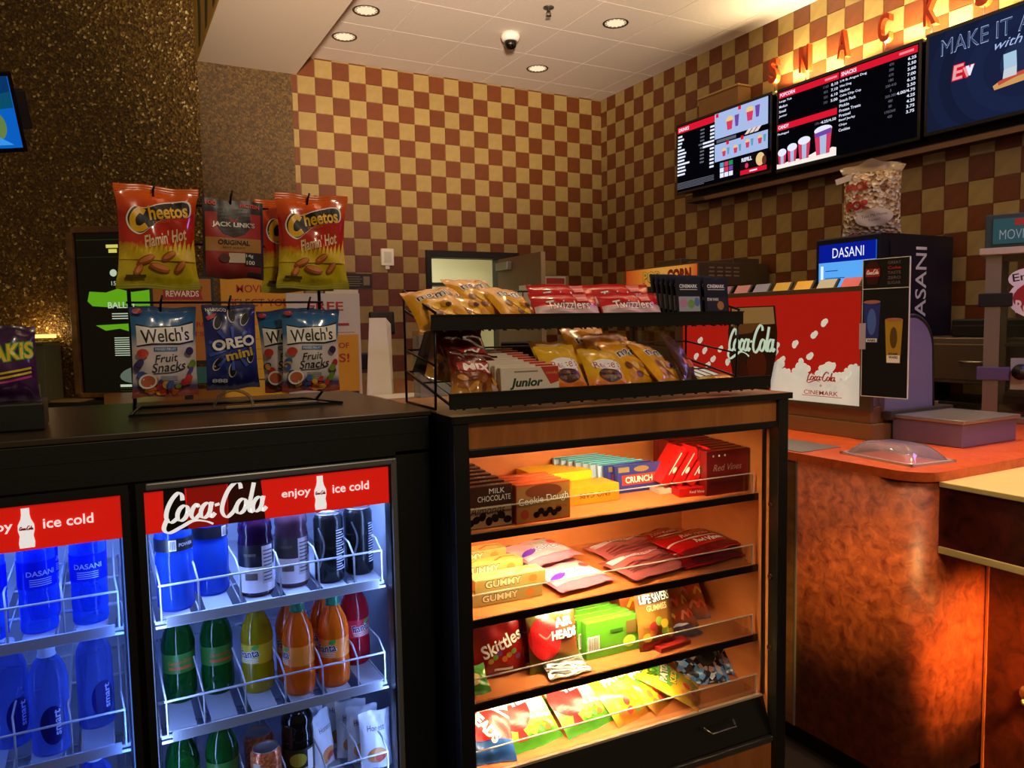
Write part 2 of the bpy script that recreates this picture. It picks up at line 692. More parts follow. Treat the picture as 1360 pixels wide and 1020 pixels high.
def tiles(parent, cells_, face):
    """face 'A': tile lies in plane y, 'B': plane x.  full tiles in view are objects, the rest one piece"""
    meshes = {}
    rank = []
    for (a0, a1, z0, z1, brown) in cells_:
        c = ((a0 + a1) / 2, YA, (z0 + z1) / 2) if face == 'A' else (XB, (a0 + a1) / 2, (z0 + z1) / 2)
        x, y, t = pxy(c)
        vis = 0 <= x <= 1360 and -8 <= y <= 520 and t > 0
        if face == 'A' and (x < 500 and y > 390 or y > 425):
            vis = False
        if face == 'B':
            if 2.66 < c[2] < 3.16 and c[1] < 5.3 or y > 440 or (x > 1090 and x < 1245 and 315 < y) or x > 1345 or c[2] < 1.7 and c[1] > 3.4:
                vis = False
        rank.append((not vis, t))
    order = sorted(range(len(cells_)), key=lambda i: rank[i])
    rest = MB()
    n = 0
    for i in order:
        a0, a1, z0, z1, brown = cells_[i]
        g = .0012
        wa, wz = a1 - a0 - 2 * g, z1 - z0 - 2 * g
        if wa < .004 or wz < .004:
            continue
        if not rank[i][0] and n < 300:
            n += 1
            k = (round(wa, 4), round(wz, 4), brown)
            if k not in meshes:
                b = MB()
                hx, hz, e = wa / 2, wz / 2, .0015
                if face == 'A':
                    vs = [(-hx, 0, -hz), (hx, 0, -hz), (hx, 0, hz), (-hx, 0, hz), (-hx + e, -TT, -hz + e), (hx - e, -TT, -hz + e), (hx - e, -TT, hz - e), (-hx + e, -TT, hz - e)]
                else:
                    vs = [(0, hx, -hz), (0, -hx, -hz), (0, -hx, hz), (0, hx, hz), (-TT, hx - e, -hz + e), (-TT, -hx + e, -hz + e), (-TT, -hx + e, hz - e), (-TT, hx - e, hz - e)]
                b.add(vs, [(4, 5, 6, 7), (0, 1, 5, 4), (1, 2, 6, 5), (2, 3, 7, 6), (3, 0, 4, 7)])
                meshes[k] = b.mesh('tile', M_brn if brown else M_tan)
            o = bpy.data.objects.new('tile', meshes[k])
            C.objects.link(o)
            o.parent = parent
            o.location = ((a0 + a1) / 2, YA, (z0 + z1) / 2) if face == 'A' else (XB, (a0 + a1) / 2, (z0 + z1) / 2)
        else:
            if face == 'A':
                rest.box(a0 + g, a1 - g, YA - TT, YA, z0 + g, z1 - g, int(brown))
            else:
                rest.box(XB - TT, XB, a0 + g, a1 - g, z0 + g, z1 - g, int(brown))
    o = rest.build('tiles', [M_tan, M_brn], parent)
    o['kind'] = 'stuff'


zA0, zB0 = 1.5 + 15.25 * S, 1.5 + 15.435 * S
cl = []
for r in range(-1, 26):
    z1, z0 = min(zA0 - r * S, ZC), max(zA0 - (r + 1) * S, ZF)
    if z1 - z0 < .01:
        continue
    for i in range(-2, 20):
        a0, a1 = max(1.56, 1.759 + i * S), min(XB, 1.759 + (i + 1) * S)
        if a1 > DX0 and a0 < DX1 and z0 < DZ1:     # cut round the door
            if z1 > DZ1 + .01:
                cl.append((a0, a1, DZ1, z1, (i + r) % 2 == 1))
                continue
            if a0 < DX0 - .01:
                cl.append((a0, DX0, z0, z1, (i + r) % 2 == 1))
            if a1 > DX1 + .01:
                cl.append((DX1, a1, z0, z1, (i + r) % 2 == 1))
            continue
        cl.append((a0, a1, z0, z1, (i + r) % 2 == 1))
tiles(wall_back, cl, 'A')
cl = []
for r in range(-1, 26):
    z1, z0 = min(zB0 - r * S, ZC), max(zB0 - (r + 1) * S, ZF)
    if z1 - z0 < .01:
        continue
    for b in range(0, 40):
        a1, a0 = min(6.679 - (b - 1) * S, YA - TT), 6.679 - b * S
        cl.append((a0, a1, z0, z1, (b + r) % 2 == 1))
tiles(wall_right, cl, 'B')

# suspended ceiling of loose panels
ceil = struct(box('ceiling', M_seam, (1.62, XB, -1.5, YA, ZC + .012, ZC + .1)))
pm = {}
xs = [1.62] + [2.16 + .602 * k for k in range(5)] + [XB]
xs = [x for x in xs if x < XB - .02] + [XB]
ys = [YA] + [6.50 - .591 * k for k in range(13)]
for i in range(len(xs) - 1):
    for j in range(len(ys) - 1):
        x0, x1, y1, y0 = xs[i], xs[i + 1], ys[j], ys[j + 1]
        k = (round(x1 - x0, 3), round(y1 - y0, 3))
        if k not in pm:
            hx, hy = k[0] / 2 - .0022, k[1] / 2 - .0022
            pm[k] = MB().box(-hx, hx, -hy, hy, 0, .013).mesh('ceiling_panel', M_ceil, bevel=.001, seg=1)
        o = bpy.data.objects.new('ceiling_panel', pm[k])
        C.objects.link(o)
        o.parent = ceil
        o.location = ((x0 + x1) / 2, (y0 + y1) / 2, ZC)
# plastered bulkhead between the lobby and the stand
mb = MB()
mb.box(.81, 1.60, -1.5, YA, 3.675, 5.6)
mb.add([(1.60, -1.5, 3.675), (1.60, YA, 3.675), (1.70, YA, ZC - .002), (1.70, -1.5, ZC - .002), (1.60, -1.5, ZC + .05), (1.60, YA, ZC + .05)], [(0, 1, 2, 3), (4, 5, 1, 0)])
sof = struct(mb.build('trim_1', M_gyp))
M_fasY = mat('fascia_ochre', '9a7526', .6, var=.1, vscale=6)
M_fasG = mat('fascia_green', '2c3212', .6)
box('fascia', M_fasY, (.80, .81, -1.5, YA, 3.675, 5.6), sof)
mb = MB()
for k in range(9):
    y = 6.55 - k * .42
    p = smooth([(y, 3.70), (y - .06, 4.0), (y - .02, 4.4), (y - .16, 4.9), (y - .1, 5.4)], 5)
    q = [(a - .09 - .05 * math.sin(i * .5), b) for i, (a, b) in enumerate(p)]
    mb.add([(.796, a, b) for a, b in p] + [(.796, a, b) for a, b in q], [(i, i + 1, len(p) + i + 1, len(p) + i) for i in range(len(p) - 1)])
mb.build('leaf_pattern', M_fasG, sof)
# glittering lobby wall running back and to the left
wl = MB().box(-7.5, 0, 0, .15, ZF, 6.5).build('wall_left', M_glit)
struct(wl)
wl.location = (.81, YA, 0)
wl.rotation_euler = (0, 0, R(-30))

# service door: frame, room behind, open leaf
dr = struct(thing('door_1', 'x', 'x', (0, 0, 0)))
del dr['label'], dr['category']
mb = MB()
mb.box(DX0, DX0 + .055, YA - .02, YA + .13, ZF, DZ1)
mb.box(DX1 - .055, DX1, YA - .02, YA + .13, ZF, DZ1)
mb.box(DX0 + .055, DX1 - .055, YA - .02, YA + .13, DZ1 - .065, DZ1)
mb.box(DX1, 3.75, YA - .02, YA - TT, DZ1 - .065, DZ1)
mb.build('door_frame', M_black, dr)
M_leaf = mat('door_leaf_brown', '6b4a2c', .45, var=.06)
leaf = MB().box(0, .86, -.022, .022, ZF + .01, 2.14).build('door_leaf', M_leaf, dr, loc=(3.515, YA - .045, 0), rot=(0, 0, R(-91)))
MB().box(.05, .3, -.075, -.022, 2.02, 2.1).build('door_closer', mat('closer_grey', '8e8a80', .4, .6), leaf, bevel=.006)
MB().box(.44, .66, -.024, -.0215, 1.62, 1.86).build('notice_sheet', mat('paper', 'd9d6cc', .7), leaf)
box('leaf_edge', mat('leaf_edge', 'a48f6c', .5), (.858, .864, -.022, .022, ZF + .01, 2.14), leaf)
M_bk = mat('back_room_wall', 'e8e4bf', .8)
mb = MB()
mb.box(1.9, 4.9, 9.2, 9.3, ZF, 2.75)
mb.box(1.8, 1.9, YA + .12, 9.2, ZF, 2.75)
mb.box(4.9, 5.0, YA + .12, 9.2, ZF, 2.75)
mb.box(1.8, 5.0, YA + .12, 9.3, 2.75, 2.8)
struct(mb.build('wall_rear_room', M_bk))
lamp('back_room_lamp', 'AREA', (3.4, 8.0, 2.72), 30, (1, .93, .72), 1.0)
t = thing('wall_cabinet', 'pale glass-fronted cabinet in the bright room behind the service door', 'cabinet', (3.75, 8.9, 1.25))
box('body', mat('cab_pale', 'c9d2c0', .5), (-.5, .5, 0, .3, 0, .75), t)
box('glass_front', mat('cab_glass', '9fb3ac', .15), (-.46, .46, -.008, 0, .03, .70), t)
box('top_rail', M_black, (-.5, .5, -.02, .3, .75, .79), t)

# recessed downlights; last two lamps added, without fixtures, to brighten counter and ledge
M_can = mat('can_reflector', 'e9d9c4', .25, .6)
M_bulb = glow('bulb', 'ffe9c4', 9)
dl = [(1.86, 6.2, 'recessed downlight in the white soffit side of the ceiling, nearer the tiled wall'),
      (1.86, 5.63, 'recessed downlight highest on the left of the ceiling'),
      (3.66, 6.2, 'recessed downlight nearest the corner of the two tiled walls'),
      (3.68, 5.02, 'recessed downlight near the right end of the ceiling above the menu screens')]
base = None
for i, (x, y, lb) in enumerate(dl + [(1.86, 3.9, ''), (3.68, 3.6, ''), (1.86, 2.2, ''), (3.68, 2.2, ''), (2.75, .95, ''), (2.45, 1.75, '')]):
    if i < 4:
        if base is None:
            base = thing('downlight', lb, 'ceiling light', (x, y, ZC), 0, 'recessed ceiling downlights')
            MB().lathe([(.083, .0), (.098, -.004), (.102, -.001), (.102, .001), (.083, .001)], n=28).build('trim_ring', M_steeld, base)
            mb = MB()
            mb.grid(lambda u, v: ((.083 - .028 * v) * math.cos(2 * PI * u), (.083 - .028 * v) * math.sin(2 * PI * u), .0 + .09 * v - .092), 28, 4)
            b2 = MB()
            for k in range(14):      # ribbed reflector cone hanging just inside the ring
                a = 2 * PI * k / 14
                b2.add([(.081 * math.cos(a), .081 * math.sin(a), -.001), (.081 * math.cos(a + .3), .081 * math.sin(a + .3), -.001), (.045 * math.cos(a + .3), .045 * math.sin(a + .3), -.0005), (.045 * math.cos(a), .045 * math.sin(a), -.0005)], [(0, 1, 2, 3)])
            b2.build('reflector', M_can, base)
            MB().lathe([(.0, -.0015), (.083, -.0007), (.083, -.0002), (.0, -.0002)], n=24).build('lens', glow('lens_glow', 'ffe2b8', 1.1), base)
        else:
            dup(base, lb, (x, y, ZC))
    lamp('downlight_lamp', 'SPOT', (x, y, ZC - .02), (14, 15, 5, 7, 13, 4, 85, 18, 190, 170)[i], (1, .74, .42), .05, spot=(72 if i == 6 else 125) if i < 8 else 42, blend=.8)
# camera dome and sprinkler
t = thing('security_camera', 'white and black security camera dome under the ceiling', 'camera', (3.04, 5.57, ZC))
MB().lathe([(.0, 0), (.075, 0), (.078, -.03), (.066, -.055), (.052, -.06), (0, -.06)][::-1], n=24).build('housing', M_white, t)
MB().lathe([(.05, -.058), (.05, -.075), (.045, -.1), (.03, -.118), (0, -.124)][::-1], n=24).build('dome', M_blackg, t)
MB().lathe([(.018, -.09), (.018, -.094), (0, -.094)][::-1], c=(-.02, -.035, 0), n=12).build('camera_eye', M_steel, t)
t = thing('sprinkler', 'small metal fire sprinkler head in the ceiling', 'sprinkler', (3.05, 4.99, ZC))
MB().lathe([(0, 0), (.04, 0), (.04, -.006), (.012, -.012), (.012, -.03), (0, -.03)][::-1], n=16).build('escutcheon', M_steeld, t)
mb = MB()
mb.tube([(.012, 0, -.028), (.02, 0, -.045), (.006, 0, -.06), (-.006, 0, -.06), (-.02, 0, -.045), (-.012, 0, -.028)], .003)
mb.build('yoke', M_steeld, t)
MB().lathe([(0, -.06), (.02, -.061), (.02, -.064), (0, -.065)][::-1], n=16).build('deflector', M_steeld, t)

# small things on the back wall
t = thing('wall_box', 'small white box on the tiled wall left of the service door', 'wall box', (2.36, YA - TT, 2.06))
box('casing', M_white, (-.06, .06, -.035, 0, 0, .155), t, bevel=.006)
box('cover_plate', mat('grey_plate', 'c9c4b6', .5), (-.035, .035, -.038, -.035, .03, .125), t)
box('bracket', M_white, (-.02, .02, -.02, 0, -.03, 0), t)
t = thing('notice_plate', 'small black printed plate on the tiled wall below the white box', 'sign', (2.07, YA - TT, 1.85))
box('plate', mat('plate_black', '1b1712', .5), (-.14, .14, -.008, 0, 0, .135), t)
pr = Print(front(-.008))
for k in range(5):
    pr.rect(-.12, .022 + k * .02, .03 + .02 * (k % 2), .028 + k * .02, mat('dim_print', '7d7260', .7))
pr.rect(.06, .03, .12, .11, mat('dim_print', '7d7260', .7))
pr.build('print', t)
t = thing('paper_notice', 'white and red paper notice on the tiled wall right of the door leaf', 'paper', (4.18, YA - TT, 1.66))
box('sheet', mat('paper', 'd9d6cc', .7), (-.125, .125, -.003, 0, 0, .33), t)
pr = Print(front(-.003))
pr.rect(-.11, .25, .11, .31, mat('red_ink', 'b5402c', .7))
for k in range(3):
    pr.rect(-.09, .2 - k * .02, .09, .207 - k * .02, mat('grey_ink', '5d564b', .7))
pr.ell(0, .08, .07, .05, mat('grey_ink', '5d564b', .7))
pr.build('print', t)
# ================================================================== beverage cooler
def neg(p):
    return tuple(-c for c in p.location)


FZ = 1.31
fr = thing('beverage_cooler', 'long black glass-door drinks cooler with red headers, lit blue-white inside', 'cooler', (.048, 1.93, ZF))
M_cab = mat('cooler_black', '0a0b0a', .42, var=.2, vscale=9, bump=.1, bscale=200)
M_liner = mat('cooler_liner', 'a4abba', .45)
M_pane = clear('cooler_glass', 'eef4ff', .02, .22)
FX0, FX1 = -.60, .648
nf = neg(fr)
mb = MB()
mb.box(FX0, FX1, 1.63, 2.262, 1.235, FZ - .012)          # head
mb.box(FX0, FX1, 1.63, 2.262, ZF, .33)                   # machine base
mb.box(FX0, FX0 + .05, 1.63, 2.262, .33, 1.235)
mb.box(FX1 - .05, FX1, 1.63, 2.262, .33, 1.235)
mb.box(FX0, FX1, 2.22, 2.262, .33, 1.235)
mb.build('cabinet', M_cab, fr, nf)
MB().box(FX0, FX1 + .004, 1.60, 2.266, FZ - .012, FZ).build('top_board', wood('cooler_top', '2a1f14', '3a2c1c', 4, (1, 6, 1), .3), fr, nf, bevel=.002)
mb = MB()
mb.box(FX0 + .05, FX1 - .05, 2.21, 2.22, .33, 1.235)
mb.box(FX0 + .05, FX0 + .056, 1.63, 2.21, .33, 1.235)
mb.box(FX1 - .056, FX1 - .05, 1.63, 2.21, .33, 1.235)
mb.box(FX0 + .05, FX1 - .05, 1.63, 2.21, .33, .336)
mb.box(FX0 + .05, FX1 - .05, 1.63, 2.21, 1.229, 1.235)
mb.build('liner', M_liner, fr, nf)
box('head_panel', M_cab, (FX0, FX1, 1.604, 1.63, 1.2115, FZ - .012), fr, .003, nf)
box('head_groove', M_black, (FX0, FX1 - .02, 1.602, 1.605, 1.262, 1.266), fr, 0, nf)
box('kick_panel', M_cab, (FX0, FX1, 1.604, 1.63, ZF + .06, .32), fr, .003, nf)
box('side_stile', M_cab, (.562, FX1, 1.604, 1.63, .32, 1.225), fr, .003, nf)
box('center_mullion', M_cab, (.012, .062, 1.63, 1.66, .33, 1.235), fr, .003, nf)
M_led = glow('cooler_led', '7f9cff', 2.5)
for x0, x1 in ((.560, .566), (.052, .056), (.018, .022), (-.488, -.484)):
    box('led_strip', M_led, (x0, x1, 1.6305, 1.634, .37, 1.20), fr, 0, nf)
for x, cc in ((.30, (.36, .52, 1)), (-.24, (.16, .32, 1))):
    lamp('cooler_tube_lamp', 'AREA', (x, 1.70, 1.222), 6.5 if x > 0 else 4.5, cc, .40, (x, 1.74, .3), size_y=.05)
for (lx, ly, tx) in ((.543, 1.614, .3), (.060, 1.614, .3), (.014, 1.614, -.2), (-.468, 1.614, -.2)):
    o = lamp('cooler_strip_lamp', 'AREA', (lx, ly, .78), 1.7 if lx > .03 else 1.15, (.36, .52, 1) if lx > .03 else (.14, .3, 1), .012, (tx, 1.80, .78), size_y=.8)
# doors
M_red = mat('header_red', 'd41a10', .35, emit=.55, ecol='e0180c')  # emission here and below stands in for cooler light through the decals
M_hw = mat('header_white', 'f2f2f2', .4, emit=.62)
M_hk = mat('header_black', '0c0707', .3)
M_hbr = mat('header_cola', '3a0d08', .3, emit=.08)


def door(x0, x1, lab):
    d = box('door', M_cab, (0, 0.001, 0, .001, 0, .001), fr)
    bpy.data.meshes.remove(d.data)
    d = MB()
    z0, z1, fwid = .345, 1.193 + .018, .014
    d.box(x0 - fwid, x0, 1.595, 1.63, z0, z1)
    d.box(x1, x1 + fwid, 1.595, 1.63, z0, z1)
    d.box(x0, x1, 1.595, 1.63, z0, z0 + .02)
    d.box(x0, x1, 1.595, 1.63, 1.193, z1)
    d = d.build('door', M_cab, fr, nf)
    box('glass_pane', M_pane, (x0, x1, 1.603, 1.607, z0 + .02, 1.193), d)
    q = MB().box(x0, x1, 1.599, 1.602, 1.111, 1.193).build('header_decal', M_red, d)
    pr = Print(front(1.599), .0001, .0003)
    w_ = x1 - x0
    pr.poly([(x0 + .032, 1.111), (x0 + .075, 1.111), (x0 + .072, 1.193), (x0 + .034, 1.193)], M_hk)
    pr.rect(x0 + .075, 1.111, x0 + .15, 1.193, mat('header_red_dark', '8a120a', .35, emit=.3, ecol='b01208'))
    pr.poly([(x0 + .15, 1.111), (x0 + .222, 1.111), (x0 + .216, 1.193), (x0 + .152, 1.193)], M_hbr)
    pr.cola(x0 + .128, 1.150, .196, .088, M_hw, th=.21)
    pr.text('enjoy', x0 + .286, 1.156, .060, .021, M_hw, bold=.015)
    bx = x0 + .336
    prof = [(.0065, 1.188), (.0065, 1.176), (.008, 1.168), (.0125, 1.158), (.0128, 1.148), (.0105, 1.138), (.0125, 1.126), (.0115, 1.116)]
    pr.poly([(bx - a, z) for a, z in prof] + [(bx + a, z) for a, z in prof[::-1]], M_hw)
    pr.cola(bx, 1.151, .022, .010, mat('header_red2', 'c8281c', .4), th=.4, tail=False)
    pr.text('ice cold', x0 + .402, 1.157, .080, .019, M_hw, bold=.015)
    pr.build('header_print', d)
    return d


door(.057, .545, 'r')
door(-.471, .017, 'l')
MB().box(.549, .562, 1.588, 1.6, .345, 1.211).build('door_trim', mat('grey_trim', '6e6f6c', .35, .4), fr, nf, bevel=.003)
MB().box(.06, .556, 1.588, 1.6, 1.197, 1.211).build('door_trim', MATS['grey_trim'], fr, nf, bevel=.003)
# wire shelves
M_wire = mat('white_wire', '9fa3ac', .4)
COLR = [.107, .188, .269, .350, .431, .508]
COLL = [-.423, -.335, -.225, -.132, -.045]
DIVR = [.078, .148, .229, .310, .391, .470, .533]
DIVL = [-.44, -.36, -.27, -.178, -.088, .003]


def shelf(z, x0, x1, divs, cols):
    s = MB()
    for y in (1.64, 1.8, 2.0, 2.18):
        s.tube([(x0, y, z - .006), (x1, y, z - .006)], .004, 6)
    k = int((x1 - x0) / .027)
    for i in range(k + 1):
        x = x0 + (x1 - x0) * i / k
        s.tube([(x, 1.64, z - .003), (x, 2.18, z - .003)], .0018, 4)
    s = s.build('wire_shelf', M_wire, fr, nf)
    MB().box(x0 + .02, x1 - .015, 1.624, 1.630, z - .012, z + .008).build('price_rail', mat('price_rail', '9aa0ae', .4), s)
    g = MB()
    g.tube([(x0 + .008, 1.628, z + .072), (x1 - .006, 1.628, z + .072)], .0022, 6)
    g.tube([(x0, 1.63, z - .012), (x1, 1.63, z - .012)], .003, 6)
    g.build('guard_wire', M_wire, s)
    for x in divs:
        MB().tube([(x, 1.63, z), (x, 1.63, z + .07), (x - .004, 1.655, z + .095), (x - .004, 2.1, z + .095)], .0021, 6).build('divider_wire', M_wire, s)
    for x in cols:
        MB().box(x - .026, x + .026, 1.645, 2.15, z - .001, z + .0015).build('bottle_track', mat('track_white', '8f96a4', .5), s)


Z1, Z2, Z3 = .925, .688, .452
for z in (Z1, Z2, Z3):
    shelf(z, .066, .54, DIVR, COLR)
    shelf(z + .004, -.466, .010, DIVL, COLL)
ladder = MB()
for k in range(24):
    z = .36 + k * .034
    ladder.tube([(.589, 1.70, z), (.589, 1.74, z + .006)], .003, 5)
ladder.box(.588, .592, 1.70, 1.745, .36, 1.2)
ladder.build('shelf_bracket', M_liner, fr, nf)


# ------------------------------------------------------------------ bottles, cans and pouches
def juice(name, col, rough=.12, tr=.35):
    """filled clear bottle: tinted see-through body with a glossy skin"""
    if name in MATS:
        return MATS[name]
    m = mat(name, col, rough, coat=.4)
    nt = m.node_tree
    b = nt.nodes['Principled BSDF']
    t = nt.nodes.new('ShaderNodeBsdfTransparent')
    c = lin(col)
    t.inputs[0].default_value = (*[min(1, x ** .5) for x in c], 1)
    tl = nt.nodes.new('ShaderNodeBsdfTranslucent')
    tl.inputs[0].default_value = (*c, 1)
    a = nt.nodes.new('ShaderNodeMixShader')
    a.inputs[0].default_value = .35
    nt.links.new(b.outputs[0], a.inputs[1])
    nt.links.new(tl.outputs[0], a.inputs[2])
    x = nt.nodes.new('ShaderNodeMixShader')
    lw_ = nt.nodes.new('ShaderNodeLayerWeight')
    lw_.inputs[0].default_value = .45
    mr_ = nt.nodes.new('ShaderNodeMapRange')
    mr_.inputs[3].default_value = min(1, tr * 1.25)
    mr_.inputs[4].default_value = tr * .3
    nt.links.new(lw_.outputs['Facing'], mr_.inputs[0])
    nt.links.new(mr_.outputs[0], x.inputs[0])
    nt.links.new(a.outputs[0], x.inputs[1])
    nt.links.new(t.outputs[0], x.inputs[2])
    nt.links.new(x.outputs[0], nt.nodes['Material Output'].inputs[0])
    return m


def cylS(r, yc=0):
    return lambda p, q, e: ((r + e) * math.sin(p / r), -(r + e) * math.cos(p / r), q)


def bottle(kind, name, m, capm, label, cat, loc, lab=None, group=None, rz=0):
    P = {'soda': [(.0, 0), (.028, 0), (.033, .006), (.035, .02), (.035, .06), (.0335, .068), (.0335, .118), (.035, .126), (.0345, .14), (.029, .165), (.019, .188), (.0135, .2), (.0135, .206), (.0, .206)],
         'water': [(.0, 0), (.029, 0), (.032, .006), (.032, .022), (.0305, .026), (.032, .03), (.032, .07), (.0305, .074), (.032, .078), (.032, .15), (.029, .17), (.018, .19), (.0125, .2), (.0125, .206), (0, .206)],
         'tall': [(.0, 0), (.03, 0), (.0335, .008), (.0335, .15), (.031, .172), (.023, .192), (.0145, .205), (.0135, .21), (.0, .21)],
         'sport': [(.0, 0), (.03, 0), (.0365, .01), (.0365, .115), (.034, .12), (.0365, .126), (.0365, .155), (.033, .175), (.022, .19), (.019, .2), (0, .2)],
         'wide': [(.0, 0), (.032, 0), (.036, .008), (.036, .12), (.034, .135), (.036, .142), (.034, .158), (.024, .172), (.0195, .178), (0, .18)]}[kind]
    if kind in ('soda', 'tall'):
        P = [(r, z * .93) for r, z in P]
    b = MB().lathe(P, n=24).build(name, m, None, loc, rot=(0, 0, rz))
    tag(b, label, cat, group)
    h = P[-1][1]
    cr = P[-2][0] + .0012
    c = MB().lathe([(0, h - .006), (cr + .0015, h - .006), (cr + .0015, h - .003), (cr, h - .002), (cr, h + .012), (cr - .001, h + .014), (0, h + .014)], n=18)
    c.build('cap', capm, b)
    if lab:
        lab(b)
    return b


def wrap(b, r, z0, z1, m, a0=0, a1=2 * PI, name='label_wrap', n=24):
    MB().grid(lambda u, v: ((r + .0006) * math.cos(a0 + (a1 - a0) * u), (r + .0006) * math.sin(a0 + (a1 - a0) * u), z0 + (z1 - z0) * v), n, 1).build(name, m, b)


M_capg = mat('cap_green', '0c7a50', .4)
M_capw = mat('cap_white', 'e4e8ee', .4)
M_capk = mat('cap_black', '101014', .4)
M_pw = mat('print_white', 'f0eee8', .5)
M_pk = mat('print_black', '0d0b0b', .5)
M_navy = mat('print_navy', '14165a', .45)


def lab_fanta(col):
    def f(b):
        wrap(b, .0336, .07, .116, mat('fanta_wrap_' + col, col, .35))
        pr = Print(cylS(.0342), .0002, .0004, cut=.006)
        pr.ell(.014, .108, .009, .005, mat('leaf_green', '3f9a3a', .5), rot=20)
        pr.text('Fanta', .0, .094, .046, .020, M_pw, rot=8, bold=.06)
        pr.text('Fanta', .0, .094, .044, .018, M_navy, rot=8, bold=.02)
        for k in range(3):
            pr.rect(-.02, .074 + k * .004, .02, .0755 + k * .004, M_pw)
        pr.build('label_print', b)
    return f


def lab_smart(b):
    pr = Print(cylS(.0338), .0001, .0005, cut=.008)
    pr.ell(.006, .062, .022, .038, mat('smart_navy', '0a0f6a', .35))
    pr.text('smart', .014, .066, .05, .011, mat('smart_silver', 'b9c6ee', .4), rot=90, bold=.02)
    pr.build('label_print', b)


def lab_dasani(b):
    wrap(b, .0325, .088, .14, clear('dasani_wrap', '6f86ff', .1, .3, .45, '1a35d0'))
    pr = Print(cylS(.0332), .0001, .0005, cut=.008)
    pr.text('DASANI', 0, .118, .05, .010, mat('dim_white', '9fb4e8', .5), bold=.01)
    for k in range(4):
        pr.rect(-.02, .094 + k * .004, .018, .0955 + k * .004, mat('dim_white', '9fb4e8', .5))
    pr.build('label_print', b)


def lab_sport(b):
    wrap(b, .037, .127, .153, mat('sport_wrap', '15171c', .4))
    pr = Print(cylS(.0376), .0001, .0004, cut=.008)
    pr.rect(-.012, .129, .002, .151, M_pw)
    for k in range(6):
        pr.rect(-.0105 + k * .002, .131, -.0095 + k * .002, .149, M_pk)
    pr.text('POWER', .022, .14, .03, .007, mat('grey_lt', 'a8acb4', .5), bold=.02)
    pr.build('label_print', b)


def lab_vita(top):
    def f(b):
        wrap(b, .0364, .012, .068, mat('vita_white', 'd7d4dc', .45))
        wrap(b, .0364, .068, .116, mat('vita_' + top, top, .4))
        pr = Print(cylS(.037), .0001, .0004, cut=.008)
        pr.rect(.006, .03, .034, .112, mat('vita_grey', 'b8b4bd', .5))
        for k in range(9):
            pr.rect(.009, .036 + k * .008, .031, .039 + k * .008, mat('grey_ink', '5d564b', .7))
        pr.rect(-.032, .092, -.006, .098, mat('grey_ink', '5d564b', .7))
        pr.rect(-.03, .04, -.004, .055, mat('grey_ink', '5d564b', .7))
        pr.build('label_print', b)
    return f


def lab_ginger(b):
    wrap(b, .0336, .07, .112, mat('ginger_wrap', '2c6a22', .4))
    pr = Print(cylS(.0342), .0002, .0004, cut=.006)
    pr.text('Canada Dry', 0, .094, .05, .010, mat('ginger_red', 'b04a1e', .5), rot=4, shear=.2, bold=.02)
    pr.rect(-.024, .078, .026, .084, mat('ginger_red', 'b04a1e', .5))
    pr.build('label_print', b)


def can(name, m, h, label, loc, pr_f=None, group=None):
    r = .033
    b = MB().lathe([(0, .002), (.024, .002), (.027, 0), (r, .008), (r, h - .012), (.0275, h - .001), (.0268, h), (.0262, h - .0045), (0, h - .0045)], n=26).build(name, m, None, loc)
    tag(b, label, 'can', group)
    lid = MB().lathe([(0, h - .0042), (.026, h - .0042), (.0272, h + .001), (.0282, h + .0005), (.028, h - .002)], n=26).build('lid', M_steel, b)
    MB().box(-.008, .008, -.014, .012, h - .004, h - .0025).build('pull_tab', M_steel, lid, bevel=.001)
    if pr_f:
        pr_f(b)
    return b


def lab_energy(b):
    pr = Print(cylS(.0332), .0001, .0004, cut=.008)
    for k in range(16):
        pr.rect(.008, .03 + k * .006, .036 - .006 * (k % 3), .033 + k * .006, mat('grey_lt', 'a8acb4', .5))
    pr.stroke(smooth([(-.03, .04), (-.018, .09), (-.03, .13)]), .004, mat('energy_grey', '5a6066', .4))
    pr.build('label_print', b)


# right door, upper shelf
g1 = 'drinks on the upper right cooler shelf'
jb, jd, jm = juice('sport_blue', '2a62d8', .1, .45), juice('vita_dark', '2c0f3a', tr=.15), juice('vita_mauve', '6a4a5c', tr=.2)
sp = bottle('sport', 'sports_drink_bottle', jb, M_capk, 'bright blue sports drink bottle in the first lane of the right cooler door', 'bottle', (COLR[0] + .004, 1.70, Z1), lab_sport, g1)
dup(sp, 'blue sports drink bottle in the second lane, set further back, under the script lettering', (COLR[1], 1.76, Z1), (0, 0, .9), g1)
vt = bottle('wide', 'vitamin_drink_bottle', jd, M_capk, 'dark purple vitamin drink bottle with black and white label', 'bottle', (COLR[2] + .004, 1.70, Z1), lab_vita('121020'), g1)
bottle('wide', 'vitamin_drink_bottle', jm, M_capk, 'mauve vitamin drink bottle with grey label beside the dark purple one', 'bottle', (COLR[3] + .004, 1.72, Z1), lab_vita('3a3436'), g1)
M_en = mat('energy_can', '15181a', .25, .4)
en = can('energy_drink_can', M_en, .157, 'tall black energy drink can, left of the two on the upper shelf', (COLR[4] + .002, 1.70, Z1), lab_energy, g1)
dup(en, 'tall black energy drink can at the right end of the upper shelf', (COLR[5], 1.72, Z1), (0, 0, .2), g1)
